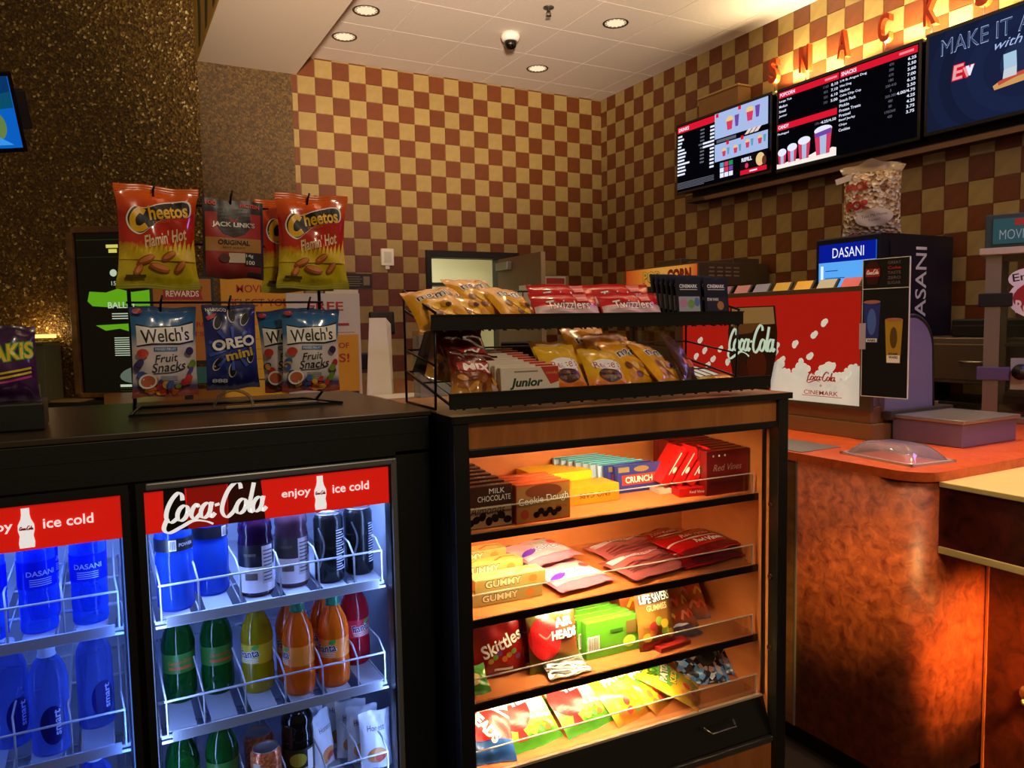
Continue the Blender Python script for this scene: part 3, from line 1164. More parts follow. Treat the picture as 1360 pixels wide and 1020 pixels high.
# right door, middle shelf
g2 = 'bottles on the middle right cooler shelf'
jg, jy, jo, jr = juice('ginger_green', '0d5a20', tr=.3), juice('soda_yellow', 'b09a10', tr=.2), juice('soda_orange', 'f0700c', .15, .1), juice('soda_red', 'b8182c', tr=.2)
gn = bottle('soda', 'ginger_ale_bottle', jg, M_capg, 'green ginger ale bottle in the first lane, pushed back', 'bottle', (COLR[0] + .008, 1.79, Z2), lab_ginger, g2)
dup(gn, 'green ginger ale bottle next to the yellow soda', (COLR[1] + .006, 1.79, Z2), (0, 0, .15), g2)
yl = bottle('soda', 'soda_bottle', jy, M_capg, 'yellow soda bottle on the middle shelf', 'bottle', (COLR[2] + .006, 1.75, Z2), lab_fanta('c2a81a'), g2, rz=-.7)
og = bottle('soda', 'soda_bottle', jo, M_capg, 'orange soda bottle with green cap beside the yellow one', 'bottle', (COLR[3] + .004, 1.69, Z2), lab_fanta('e8862a'), g2, rz=-1.5)
dup(og, 'brightest orange soda bottle beside the red soda', (COLR[4] + .002, 1.69, Z2), (0, 0, -.75), g2)
dup(og, 'orange soda bottle standing behind the left orange one', (COLR[3] + .004, 1.765, Z2), (0, 0, -.6), g2)
dup(og, 'orange soda bottle standing behind the brightest orange one', (COLR[4] + .002, 1.765, Z2), (0, 0, -.6), g2)
bottle('soda', 'soda_bottle', jr, M_capw, 'red strawberry soda bottle at the right end of the middle shelf', 'bottle', (COLR[5], 1.775, Z2), lab_fanta('c01c34'), g2, rz=.2)
# right door, lower shelf
g3 = 'drinks on the lower right cooler shelf'
dup(gn, 'green ginger ale bottle in the first lane of the lowest shelf in view', (COLR[0], 1.73, Z3), (0, 0, 1), g3)
dup(gn, 'green ginger ale bottle left of the orange cans', (COLR[1], 1.73, Z3), (0, 0, 2), g3)
M_oc = cells('orange_can', [(0, 'b84a20'), (.5, 'd06a34'), (1, 'e89060')], 220, .3, .3, 0)


def lab_can(b):
    pr = Print(cylS(.0332), .0001, .0004, cut=.008)
    pr.rect(-.036, .02, -.018, .1, mat('can_cream', 'd8c09a', .4))
    pr.build('label_print', b)


oc = can('soda_can', M_oc, .122, 'orange soda can in front on the lower shelf', (COLR[2] + .006, 1.70, Z3), lab_can, g3)
dup(oc, 'orange soda can standing behind the front orange can', (COLR[2] + .004, 1.775, Z3), (0, 0, .6), g3)
dk = bottle('wide', 'tea_bottle', juice('tea_dark', '1a130c', tr=.1), M_capk, 'dark tea bottle between the orange cans and the white pouches', 'bottle', (COLR[3] + .004, 1.74, Z3), None, g3)
wrap(dk, .0364, .03, .09, mat('tea_label', '2a2616', .4))
pr = Print(cylS(.037), .0001, .0004, cut=.008)
pr.ell(-.008, .066, .02, .016, mat('tea_yellow', 'b0a030', .5))
pr.text('Honest', 0, .045, .03, .008, M_pw)
pr.rect(.014, .035, .03, .085, M_pw)
pr.build('label_print', dk)


# ------------------------------------------------------------------ soft bags
def pouch(name, wd, h, t, m, seed=0, seal=.011, wr=.0014, nx=18, nz=22, pinch=.05, back=.8, edge=None, curl=0):
    rnd = random.Random(seed)
    ph = [rnd.uniform(0, 6.28) for _ in range(8)]

    def a_(q):
        z = max(0, min(1, (q - seal) / (h - 2 * seal)))
        return (4 * z * (1 - z)) ** .5

    def T(p, q):
        s = min(1, abs(2 * p / wd))
        a = a_(q)
        wr2 = 1.5
        n = wr2 * math.sin(38 / wd * p * .35 + ph[0] + 9 * q / h) * math.sin(11 * q / h + ph[1]) + .7 * math.sin(60 * p / wd * .5 + ph[2]) * (1 - a) + .6 * math.sin(17 * q / h + 5 * p / wd + ph[3])
        return t / 2 * a * (1 - s ** 3) ** .7 + wr * n * (1 - s ** 4) * min(1, a * 3)

    def S_(p, q, e):
        a = a_(q)
        s = 2 * p / wd
        rip = .0012 * math.sin(p / wd * 22 + ph[4]) * (1 - a) + curl * (s ** 2) * (1 - a)
        return (p * (1 - pinch * a), -T(p, q) - e + rip, q + .002 * math.sin(p / wd * 9 + ph[5]) * (1 - a))
    b = MB()
    b.grid(lambda u, v: S_((u - .5) * wd, v * h, 0), nx, nz)

    def Bk(u, v):
        p, q = (u - .5) * wd, v * h
        x, y, z = S_(p, q, 0)
        rip = .0012 * math.sin(p / wd * 22 + ph[4]) * (1 - a_(q)) + curl * (2 * p / wd) ** 2 * (1 - a_(q))
        return (x, rip + (rip - y) * back + .0006, z)
    b.grid(Bk, nx, nz, flip=True)
    o = b.build(name, m)
    return o, S_


def crimp(o, S_, wd, h, m, seal=.011):
    """pressed end seals, ridged strips at top and bottom"""
    for q0 in (0, h - seal):
        MB().grid(lambda u, v: S_((u - .5) * wd * .995, q0 + v * seal, .0006 + .0005 * math.sin(v * 3 * 2 * PI)), 12, 9).build('end_seal', m, o)


HX = .026


def bag_print(S_):
    return Print(S_, .0002, .0010, cut=.0075)


# white drink pouches on the lower shelf
def honest(loc, label, seed, rz):
    o, S_ = pouch('drink_pouch', .075, .135, .035, MATS.get('pouch_white') or mat('pouch_white', 'd6dbe6', .3, coat=.3), seed, wr=.001, nx=12, nz=14)
    pr = bag_print(S_)
    pr.text('Honest', 0, .1, .042, .013, mat('ink_grey', '4a4a55', .5))
    pr.ell(0, .035, .024, .02, mat('fruit_orange', 'd08a50', .5))
    pr.ell(.008, .03, .012, .011, mat('fruit_red', 'b8402c', .5))
    pr.build('printed_artwork', o)
    o.location = loc
    o.rotation_euler = (-.12, 0, rz)
    return tag(o, label, 'drink pouch', 'white drink pouches')


honest((.525, 1.69, Z3 + .002), 'white drink pouch at the very front right of the lower cooler shelf', 1, -.1)
honest((.505, 1.73, Z3 + .002), 'white drink pouch second from the front on the right', 2, -.2)
honest((.490, 1.77, Z3 + .002), 'white drink pouch third from the front on the right', 3, -.15)
honest((.470, 1.82, Z3 + .002), 'white drink pouch at the back of the right pouch row', 4, -.1)
honest((.418, 1.75, Z3 + .002), 'white drink pouch with red fruit, turned sideways beside the dark tea bottle', 5, .7)
honest((.405, 1.80, Z3 + .002), 'white drink pouch behind the sideways one', 6, .4)
# left door
gl = 'water bottles behind the left cooler door'
wd_ = juice('water_blue', '3a74f4', .06, .62)
das = bottle('water', 'water_bottle', wd_, M_capw, 'blue-labelled water bottle nearest the center bar on the upper shelf', 'bottle', (COLL[4], 1.70, Z1 + .004), lab_dasani, gl)
dup(das, 'blue-labelled water bottle second from the center bar on the upper shelf', (COLL[3], 1.70, Z1 + .004), (0, 0, .3), gl)
dup(das, 'blue-labelled water bottle cut by the left picture edge on the upper shelf', (COLL[2] + .012, 1.70, Z1 + .004), (0, 0, -.3), gl)
dup(das, 'water bottle in the back row behind the center-bar bottle', (COLL[4], 1.78, Z1 + .004), (0, 0, .3), gl)
dup(das, 'water bottle in the back row behind the second bottle of the upper shelf', (COLL[3], 1.78, Z1 + .004), (0, 0, .8), gl)
sm = bottle('tall', 'water_bottle', juice('water_clear', '6f8ef0', .05, .7), M_capw, 'tall clear water bottle with navy oval label, in front on the middle shelf', 'bottle', (COLL[3] + .008, 1.685, Z2 + .004), lab_smart, gl)
dup(sm, 'tall clear water bottle nearest the center bar on the middle shelf', (COLL[4] - .002, 1.755, Z2 + .004), (0, 0, .25), gl)
dup(sm, 'tall clear water bottle cut by the left picture edge on the middle shelf', (COLL[2] + .03, 1.755, Z2 + .004), (0, 0, .35), gl)
dup(sm, 'tall clear water bottle on the lowest shelf near the center bar', (COLL[4] - .01, 1.70, Z3 + .004), (0, 0, .25), gl)
dup(sm, 'tall clear water bottle second on the lowest left shelf', (COLL[3], 1.70, Z3 + .004), (0, 0, .1), gl)
# ================================================================== wire stand with hanging bags on the cooler
M_wblk = mat('black_wire', '0c0b0a', .35, .3)
rk = thing('hanging_rack', 'black wire stand with hanging snack bags on top of the drinks cooler', 'rack', (.283, 1.95, FZ))
nr = neg(rk)
RY = 1.925
b = MB()
b.tube([(.047, 1.858, FZ + .004), (.52, 1.858, FZ + .004), (.47, 2.06, FZ + .004), (.08, 2.06, FZ + .004)], .004, 6, closed=True)
b.tube([(.047, 1.858, FZ + .004), (.08, 2.06, FZ + .012)], .003)
b.build('base_loop', M_wblk, rk, nr)
for x in (.062, .492):
    MB().tube([(x, 2.0, FZ + .005), (x, RY + .01, FZ + .03), (x, RY + .01, 1.83)], .0042, 6).build('upright', M_wblk, rk, nr)
for z in (1.79, 1.70, 1.565):
    MB().tube([(.055, RY + .006, z), (.50, RY + .006, z)], .003, 6).build('cross_wire', M_wblk, rk, nr)
for x, z in ((.118, 1.80), (.278, 1.795), (.452, 1.80), (.121, 1.558), (.264, 1.558), (.445, 1.555)):
    MB().tube([(x, RY + .005, z - .012), (x, RY - .06, z - .014), (x, RY - .075, z + .006), (x + .004, RY - .078, z + .02)], .0024, 6).build('hook', M_wblk, rk, nr)

gh = 'snack bags hanging on the wire stand'
M_chee = ramp('cheese_bag', [(0, '8a8a10'), (.07, 'a89a10'), (.12, 'c8b41c'), (.36, 'd6b418'), (.44, 'c42a10'), (.72, 'b81a0c'), (.80, 'd8480e'), (1, 'ea6a12')], .225, 2, .14, 60, .2, coat=.5)
M_yel = mat('logo_yellow', 'f0b81c', .4)
M_seal = mat('seal_orange', 'e05c14', .35)


def cheese(loc, rot, label, seed):
    o, S_ = pouch('snack_bag', .172, .225, .05, M_chee, seed, wr=.0034, seal=.018, curl=-.008, pinch=.11)
    pr = bag_print(S_)
    # black brush-shaped badge and lettering
    bd = smooth([(-.064, .128), (-.070, .152), (-.054, .176), (-.028, .174), (.0, .184), (.035, .194), (.064, .196), (.074, .182), (.070, .162), (.04, .156), (.008, .150), (-.018, .132), (-.042, .116)], 5, True)
    pr.poly(bd, M_pw)
    pr.poly([(.002 + (x - .002) * .95, .156 + (y - .156) * .92) for x, y in bd], M_pk)
    pr.stroke(smooth([(-.030, .163), (-.042, .168), (-.056, .152), (-.054, .132), (-.040, .128), (-.027, .136)]), .013, M_yel)
    pr.text('heetos', .022, .169, .088, .031, M_yel, rot=9, bold=.025)
    pr.text('CRUNCHY', .006, .1455, .038, .006, mat('logo_org', 'e87a1c', .45), rot=10)
    pr.text("Flamin' Hot", .014, .112, .100, .028, mat('logo_cream', 'f0d8a8', .45), rot=14, shear=.35, bold=.02)
    # flames and curled corn snacks
    fl = mat('flame_yellow', 'e0c024', .4)
    rr = random.Random(seed)
    for k in range(15):
        x = -.076 + k * .0108
        pr.poly([(x - .009, .062), (x + .009, .062), (x + .006, .082 + rr.uniform(-.008, .012) + .0022 * k), (x + .001, .076 + .0018 * k)], fl)
    for (x, y, a, l) in ((-.03, .062, 25, .034), (.02, .072, 30, .03), (.0, .046, -12, .04), (.045, .05, 50, .026), (-.045, .04, 60, .02)):
        pr.ell(x, y, l * .6, .0085, mat('snack_red', 'a8501c', .6), rot=a)
        pr.ell(x + .002, y + .002, l * .5, .005, mat('snack_org', 'd88840', .6), rot=a)
    pr.rect(-.07, .022, -.028, .029, mat('dark_olive', '4a4208', .5))
    pr.build('printed_artwork', o)
    crimp(o, S_, .168, .225, M_chee, .016)
    o.location = loc
    o.rotation_euler = rot
    return tag(o, label, 'snack bag', gh)


cheese((.120, 1.868, 1.592), (0, R(1.5), R(4)), 'orange, red and yellow corn snack bag at the upper left of the wire stand', 1)
cheese((.460, 1.865, 1.594), (0, R(1), R(-6)), 'front orange, red and yellow corn snack bag at the upper right of the wire stand', 2)
cheese((.436, 1.918, 1.590), (0, R(-2), R(-14)), 'corn snack bag tucked behind the upper right one', 3)

# jerky pouch
M_jk = ramp('jerky_bag', [(0, '30090a'), (.12, '780e0c'), (.30, '98140e'), (.345, '98140e'), (.35, 'a8742c'), (.52, 'a8742c'), (.525, 'a01610'), (.84, 'a01610'), (.85, '1c0a08'), (1, '1c0a08')], .176, 2, 0, 30, .4)
o, S_ = pouch('jerky_bag', .133, .178, .014, M_jk, 5, wr=.0006, seal=.006, pinch=0)
pr = bag_print(S_)
pr.rect(-.0665, 0, -.0615, .178, M_pk)
pr.rect(.0615, 0, .0665, .178, M_pk)
pr.poly([(-.034, .158), (.036, .158), (.038, .118), (.024, .102), (0, .094), (-.024, .102), (-.036, .118)], mat('jerky_black', '1a0f0c', .4))
pr.poly([(-.012, .142), (0, .132), (.012, .142), (.006, .128), (-.006, .128)], mat('jerky_red', '9a2418', .5))
pr.text("JACK LINK'S", 0, .121, .094, .014, mat('silver_ink', 'c8c0b4', .35, .3), bold=.03)
pr.text('ORIGINAL', 0, .082, .07, .011, M_pk, bold=.02)
pr.text('BEEF JERKY', 0, .07, .05, .005, mat('brown_ink', '5a3a18', .5))
pr.text('100', -.049, .168, .024, .009, mat('jerky_hot', 'd8402c', .5), bold=.03)
pr.text('PROTEIN', .036, .166, .044, .009, mat('jerky_hot', 'd8402c', .5), bold=.03)
pr.rect(-.012, .036, .024, .058, mat('jerky_tag', 'c8b8a0', .5))
pr.rect(.024, .030, .0615, .060, M_pk)
pr.text('14g', .034, .052, .016, .009, M_pw)
pr.text('100', .036, .037, .018, .009, M_pw)
pr.ell(-.022, .046, .012, .01, mat('jerky_meat', '4a180e', .6))
pr.rect(.03, .004, .0615, .014, M_pk)
pr.build('printed_artwork', o)
o.location = (.279, 1.862, 1.617)
o.rotation_euler = (0, R(1.5), R(3))
tag(o, 'dark red flat beef jerky pouch hanging between the two corn snack bags', 'jerky bag', gh)

# fruit snack bags
M_wel = ramp('fruit_bag', [(0, '7a2a20'), (.06, '8a3a2c'), (.12, '3a4a7a'), (.2, 'c8c0c4'), (.55, 'd6ccd0'), (.70, '3a7ab0'), (.86, '2a6aa0'), (1, '1a3a6a')], .2, 2, .05, 30, .22, coat=.45)


def fruit(loc, rot, label, seed):
    o, S_ = pouch('fruit_snack_bag', .138, .2, .042, M_wel, seed, wr=.0016, seal=.011)
    pr = bag_print(S_)
    pr.poly([(-.06, .112), (-.06, .162), (-.03, .156), (.03, .160), (.062, .168), (.062, .122), (.03, .116), (-.03, .116)], M_pk)
    pr.poly([(-.06, .115), (-.06, .159), (-.03, .153), (.03, .157), (.062, .164), (.062, .126), (.03, .12), (-.03, .12)], M_pw)
    pr.text("Welch's", 0, .138, .104, .031, M_pk, rot=4, bold=.012)
    pr.rect(-.026, .102, .024, .111, mat('fruit_blue', '2f6fae', .5))
    pr.text('MIXED FRUIT', -.001, .1065, .044, .005, M_pw)
    pr.text('Fruit', 0, .087, .05, .017, M_pk, rot=5, shear=.25, bold=.005)
    pr.text('Snacks', .005, .068, .074, .02, M_pk, rot=5, shear=.25, bold=.005)
    pr.stroke(smooth([(-.028, .053), (.01, .055), (.036, .061)]), .0018, M_pk)
    for k in range(3):
        pr.rect(-.012, .038 + k * .004, .024, .04 + k * .004, mat('grey_lt', 'a8acb4', .5))
    rr = random.Random(seed)
    fc = ['c03a28', 'c8702a', '6a8a2a', '4a3a7a', 'd8a038', '3a5aa0', 'a82a3a']
    for k in range(36):
        x = rr.uniform(-.062, .062)
        y = rr.uniform(.010, .034) + .06 * max(0, abs(x) - .036) / .03
        pr.ell(x, y, rr.uniform(.006, .012), rr.uniform(.005, .009), mat('fruit_c%d' % (k % 7), fc[k % 7], .45), n=10, rot=rr.uniform(0, 90))
    pr.ell(-.05, .098, .012, .01, mat('fruit_c0', 'c03a28'))
    pr.ell(.05, .102, .009, .009, mat('berry', '2c2450', .5))
    pr.ell(-.04, .036, .019, .017, mat('badge_white', 'e8e4dc', .5))
    pr.ell(-.04, .036, .015, .013, mat('badge_red', 'b8603c', .5))
    pr.ell(-.055, .19, .010, .006, mat('fruit_c6', 'a82a3a'))
    pr.build('printed_artwork', o)
    crimp(o, S_, .138, .2, M_wel)
    o.location = loc
    o.rotation_euler = rot
    return tag(o, label, 'snack bag', gh)


fruit((.123, 1.866, 1.353), (0, R(1), R(5)), 'white and blue fruit snacks bag at the lower left of the wire stand', 11)
fruit((.446, 1.862, 1.347), (0, R(1.5), R(-4)), 'front white and blue fruit snacks bag at the lower right of the wire stand', 12)
fruit((.416, 1.912, 1.348), (0, R(-4), R(-16)), 'fruit snacks bag tucked behind the lower right one', 13)

# mini sandwich cookies
M_or = ramp('cookie_bag', [(0, '0e1440'), (.15, '141c60'), (.5, '2a44a0'), (.62, '1c2a80'), (1, '10164a')], .19, 2, .12, 30, .3, coat=.25)
o, S_ = pouch('cookie_bag', .118, .195, .04, M_or, 21, wr=.0018)
pr = bag_print(S_)
ck, cw = mat('cookie_dark', '17100f', .6), mat('cookie_cream', 'c8c4c0', .6)
for (x, y, a) in ((-.03, .155, 70), (.002, .17, 95), (.032, .16, 60), (-.036, .06, 60), (-.004, .045, 85), (.04, .075, 80)):
    pr.ell(x, y, .016, .009, cw, rot=a)
    pr.ell(x + .0015, y + .0015, .0155, .0075, ck, rot=a)
for k in range(10):
    a = k * PI / 5 + .2
    pr.poly([(.0, .095), (.055 * math.cos(a), .095 + .05 * math.sin(a)), (.055 * math.cos(a + .16), .095 + .05 * math.sin(a + .16))], mat('cookie_ray', '3a58b8', .4))
pr.text('OREO', .003, .108, .102, .028, M_navy, rot=7, bold=.09)
pr.text('OREO', .003, .108, .098, .025, M_pw, rot=7, bold=.04)
pr.text('mini', .014, .082, .066, .022, mat('cookie_gold_dark', '2a1c4a', .5), rot=10, bold=.09)
pr.text('mini', .014, .082, .064, .020, mat('cookie_gold', 'c8a838', .45), rot=10, bold=.03)
pr.text('NABISCO', -.03, .184, .045, .007, M_pw, rot=2)
pr.poly([(-.055, .168), (-.03, .176), (-.036, .166), (-.05, .16)], mat('cookie_red', 'b82c2c', .5))
pr.text('888', -.032, .022, .034, .009, mat('grey_lt', 'a8acb4', .5), bold=.03)
pr.build('printed_artwork', o)
crimp(o, S_, .118, .195, M_or)
o.location = (.267, 1.862, 1.362)
o.rotation_euler = (0, R(-1), R(2))
tag(o, 'dark blue mini sandwich cookie bag hanging between the fruit snack bags', 'cookie bag', gh)

# clear plastic clip strip lying on the cooler top
cp = MB().tube(smooth([(-.045, 0, .004), (-.035, 0, .03), (0, 0, .045), (.035, 0, .03), (.045, 0, .004)], 5), .004, 8).build('clip_loop', clear('clip_clear', 'f4f0e8', .1, 1.5, .25, 'd8d0c0'), None, (.275, 1.93, FZ))
MB().box(-.02, .2, -.012, .012, 0, .006).build('strip', MATS['clip_clear'], cp)
tag(cp, 'clear plastic clip loop lying on the cooler top below the cookie bag', 'clip')

# purple chip bag on a low stand at the far left of the cooler top
st = thing('bag_stand', 'dark stand holding the purple chip bag at the left end of the cooler top', 'stand', (-.19, 1.79, FZ))
box('tray', M_black, (-.12, .085, -.05, .10, 0, .055), st, .004)
box('back_plate', M_black, (-.12, .06, .07, .10, .05, .12), st, .003)
M_tk = ramp('chip_bag', [(0, '2a0c34'), (.5, '42104c'), (1, '300a3c')], .14, 2, .1, 30, .28, coat=.3)
o, S_ = pouch('chip_bag', .12, .15, .045, M_tk, 31, wr=.002)
pr = bag_print(S_)
ty = mat('chip_yellow', 'e0c828', .4)
pr.text('TAKIS', .01, .095, .098, .038, mat('chip_green', '4a9a2c', .4), rot=8, bold=.09, shear=.2)
pr.text('TAKIS', .01, .095, .094, .034, ty, rot=8, bold=.03, shear=.2)
for k in range(3):
    pr.stroke(smooth([(-.04, .05 - k * .008), (.01, .056 - k * .009), (.05, .064 - k * .008)]), .004, ty if k < 2 else mat('chip_mag', 'b83a8a', .4))
pr.build('printed_artwork', o)
o.location = (-.172, 1.79, FZ + .056)
o.rotation_euler = (R(-8), 0, R(6))
tag(o, 'purple rolled chip bag with yellow lettering cut by the left picture edge', 'snack bag')
o, S_ = pouch('chip_bag', .10, .13, .03, M_tk, 32, wr=.003)
o.location = (-.21, 1.845, FZ + .056)
o.rotation_euler = (R(-4), R(12), R(-10))
tag(o, 'second purple chip bag whose pointed corner rises behind the first', 'snack bag')

# ================================================================== signs behind the cooler and the long service counter
M_lam = wood('counter_wood', '7a4a22', 'a8703a', 5, (1, 5, 1), .3)
sv = thing('service_counter', 'brown wooden service counter behind the cooler running to the tiled wall', 'counter', (1.2, 5.2, ZF))
ns = neg(sv)
box('worktop', M_lam, (.0, 2.4, 4.05, 6.70, .985, 1.02), sv, .004, ns)
box('base', mat('counter_base', '2a1a10', .6), (.06, 2.34, 4.12, 6.66, ZF, .985), sv, 0, ns)
YS = 4.35
yb = mat('sign_yellow', 'd69a1a', .6)
yb2 = mat('sign_yellow_lt', 'e0b428', .6)
rd = mat('sign_red', 'a82c1c', .6)
t = thing('poster_stand', 'tall yellow club poster standing behind the wire stand, lettered SELECT YOUR', 'poster', (.80, YS, 1.02))
box('foot', M_black, (-.15, .15, -.05, .12, 0, .015), t)
box('board', yb, (-.22, .22, 0, .012, .012, .78), t)
box('header_board', yb, (-.19, .06, -.004, .012, .78, .965), t)
pr = Print(front(-.0042), .0003, .0003)
pr.rect(-.12, .80, .06, .92, rd)
pr.text('CINEMARK', -.06, .885, .20, .04, M_pw, bold=.02)
pr.text('MOVIE CLUB', -.06, .835, .20, .04, M_pw, bold=.02)
pr.build('header_print', t)
pr = Print(front(0), .0003, .0003)
pr.text('MOVIE', -.06, .70, .16, .042, rd, bold=.015)
pr.text('SELECT YOUR', .0, .625, .36, .042, rd, bold=.015)
pr.rect(-.21, .03, .21, .50, yb2)
pr.rect(-.21, .20, .21, .206, M_pk)
for k in range(4):
    pr.rect(-.20, .26 + k * .055, .20, .262 + k * .055, mat('sign_line', '9a7418', .6))
    pr.rect(.02, .276 + k * .055, .10 + .02 * (k % 2), .286 + k * .055, mat('sign_ink', '5a3c10', .6))
pr.rect(-.1, .095, .1, .105, mat('sign_ink', '5a3c10', .6))
pr.build('board_print', t)
t = thing('poster_stand', 'white and orange FREE poster standing right of the yellow poster', 'poster', (1.105, YS - .10, 1.02))
box('foot', M_black, (-.12, .12, -.03, .1, 0, .015), t)
box('board', mat('sign_white', 'c9c7c0', .6), (-.205, .205, 0, .012, .012, .672), t)
box('side_board', yb, (.03, .185, -.02, -.008, .012, .44), t)
pr = Print(front(0), .0003, .0003)
pr.text('FREE', .01, .60, .2, .05, rd, bold=.02)
pr.rect(.0, .49, .14, .505, rd)
for k in range(5):
    pr.rect(.02, .45 - k * .02, .17, .456 - k * .02, mat('sign_pink', 'b08a80', .6))
pr.rect(.02, .055, .19, .075, rd)
pr.build('board_print', t)
pr = Print(front(-.02), .0003, .0003)
pr.text('OF', .10, .38, .06, .03, rd, bold=.02)
pr.text('S!', .10, .31, .06, .05, rd, bold=.02)
pr.rect(.12, .02, .18, .12, mat('sign_photo', '3a2c4a', .5))
pr.build('side_print', t)
t = thing('poster_stand', 'small amber rewards sign in a black frame between the hanging bags', 'sign', (.40, YS, 1.02))
box('foot', M_black, (-.1, .1, -.05, .1, 0, .015), t)
box('post', M_black, (-.02, .02, .02, .05, .01, .35), t)
box('frame', M_black, (-.165, .145, .0, .015, .30, .765), t)
box('board', mat('sign_amber', 'b0731a', .6), (-.15, .130, -.006, 0, .32, .75), t)
box('teal_strip', mat('sign_teal', '1e6a62', .5), (-.155, .15, -.012, .01, .20, .285), t)
pr = Print(front(-.006), .0003, .0003)
pr.poly([(-.11, .64), (.09, .64), (.08, .675), (.09, .71), (-.11, .71), (-.10, .675)], rd)
pr.text('REWARDS', -.01, .672, .16, .032, M_pw, bold=.02)
pr.text('FREE', .075, .51, .09, .024, rd, bold=.02)
pr.text('TS!', .065, .46, .07, .024, rd, bold=.02)
pr.build('board_print', t)
# small white paper on the tiled wall
t = thing('paper_notice', 'tall white paper with red band on the tiled wall behind the FREE poster', 'paper', (1.94, YA - TT, 1.14))
box('sheet', mat('paper', 'd9d6cc', .7), (-.16, .14, -.003, 0, 0, .70), t)
pr = Print(front(-.003), .0003, .0003)
pr.rect(-.15, .02, .13, .09, rd)
for k in range(6):
    pr.rect(.02, .3 + k * .05, .12, .31 + k * .05, mat('grey_ink', '5d564b', .7))
pr.build('print', t)
t = thing('wall_socket', 'grey double socket plate low on the tiled wall behind the counter', 'socket', (2.03, YA - TT, 1.13))
box('plate', mat('socket_grey', '7d7468', .5), (.06, .16, -.012, 0, -.02, .12), t, .003)
box('outlet', M_black, (.09, .13, -.014, -.012, .0, .03), t)
box('outlet', M_black, (.09, .13, -.014, -.012, .06, .09), t)
# white leaning sheet and dark receipt printer on the counter
t = thing('menu_holder', 'tall blank white folded stand leaning on the brown counter', 'sign', (1.76, 5.2, 1.02))
M_wlit = mat('white_board', 'e9e6dc', .5)
b = MB()
b.add([(-.125, 0, 0), (.06, 0, 0), (.06, .09, .545), (-.06, .09, .545)], [(0, 1, 2, 3)])
b.add([(-.125, .012, 0), (.06, .012, 0), (.06, .1, .545), (-.06, .1, .545)], [(3, 2, 1, 0)])
b.build('front_panel', M_wlit, t)
b = MB()
b.add([(.06, 0, 0), (.115, .12, 0), (.115, .14, .5), (.06, .09, .545)], [(0, 1, 2, 3)])
b.build('folded_side', M_wlit, t)
MB().box(-.10, .22, -.35, -.02, 0, .002).build('base_sheet', M_wlit, t)
t = thing('card_terminal', 'black card terminal on a stalk behind the white folded stand', 'terminal', (1.95, 5.75, 1.02))
MB().lathe([(0, 0), (.07, 0), (.07, .01), (.018, .02), (.018, .42), (0, .42)], n=16).build('stalk', M_black, t)
MB().box(-.1, .1, -.03, .03, 0, .18).build('screen_body', M_blackg, t, loc=(0, 0, .42), rot=(R(-15), 0, R(-8)), bevel=.012)
MB().box(-.06, .06, -.05, .05, .15, .28).build('reader', M_black, t, loc=(-.16, .05, 0), bevel=.012)
t = thing('checkout_screen', 'grey clear-sided box standing on the counter behind the wire rack', 'holder', (2.02, 4.75, 1.02))
box('body', clear('acrylic_grey', 'd8dcdc', .05, .5, .35, 'b8bab4'), (-.16, .10, 0, .12, 0, .42), t, .004)
box('top_edge', mat('holder_yellow', 'b08a28', .5), (-.16, .10, -.002, .122, .42, .45), t)
pr = Print(front(0), .0003, .001)
for k, ww in enumerate((.06, .05, .07)):
    pr.rect(-.03 - ww, .325 - k * .06, -.03 + ww, .355 - k * .06, M_pw)
pr.build('print', t)

# ================================================================== left lobby wall: poster display, lamp, screen
def onwall(s, z, off=0):
    a = R(30)
    return (.81 + s * math.cos(a) - off * math.sin(a), YA - s * math.sin(a) - off * math.cos(a), z)


t = thing('poster_display', 'lit green and black film poster display in a wooden frame on the glittering wall', 'poster display', onwall(-.745, .955, 0), R(-30))
M_frame = wood('frame_wood', '4a3014', '7a5426', 8, (1, 1, 1), .4)
b = MB()
b.box(-.40, -.345, -.06, 0, 0, 1.41)
b.box(.345, .40, -.06, 0, 0, 1.41)
b.box(-.40, .40, -.06, 0, 0, .04)
b.box(-.40, .40, -.06, 0, 1.36, 1.41)
b.build('frame', M_frame, t, bevel=.006)
box('screen', mat('poster_black', '060806', .2), (-.345, .345, -.03, 0, .04, 1.36), t)
gg = glow('poster_green', '6cb81a', .7)
gw = glow('poster_white', 'c8d8b8', .8)
gd = glow('poster_dim', '2a3c12', .6)
pr = Print(front(-.03), .0004, .0004)
pr.rect(-.33, 1.30, .33, 1.306, gd)
pr.rect(-.33, 1.16, .33, 1.163, gd)
pr.rect(-.08, 1.235, .02, 1.262, glow('poster_yel', 'd8d060', .9))
pr.rect(-.06, 1.195, .01, 1.225, glow('poster_yel', 'd8d060', .9))
pr.rect(.06, 1.235, .2, 1.27, glow('poster_red', 'b01c10', .8))
pr.ell(-.03, 1.03, .03, .03, gw, n=12)
pr.text('15:20', .0, .945, .1, .035, gw)
pr.poly([(-.26, .80), (-.24, .88), (-.1, .87), (.0, .9), (.12, .87), (.30, .89), (.33, .84), (.30, .74), (.1, .76), (-.1, .75), (-.22, .76)], gg)
pr.text('BALLEY', .03, .765, .24, .05, gw, bold=.02)
for k in range(3):
    pr.rect(-.06, .69 - k * .02, .14 + .03 * (k % 2), .698 - k * .02, gw)
pr.poly([(-.2, .60), (.30, .62), (.28, .55), (.22, .58), (.1, .54), (.0, .57), (-.12, .555)], gg)
for k in range(9):
    pr.rect(-.05, .49 - k * .018, .16 + .03 * ((k * 7) % 3), .497 - k * .018, gw)
pr.ell(.18, .19, .2, .075, glow('poster_grey', '7a8a78', .5), rot=6)
pr.ell(.2, .175, .1, .035, gg)
pr.rect(-.02, .085, .12, .105, gw)
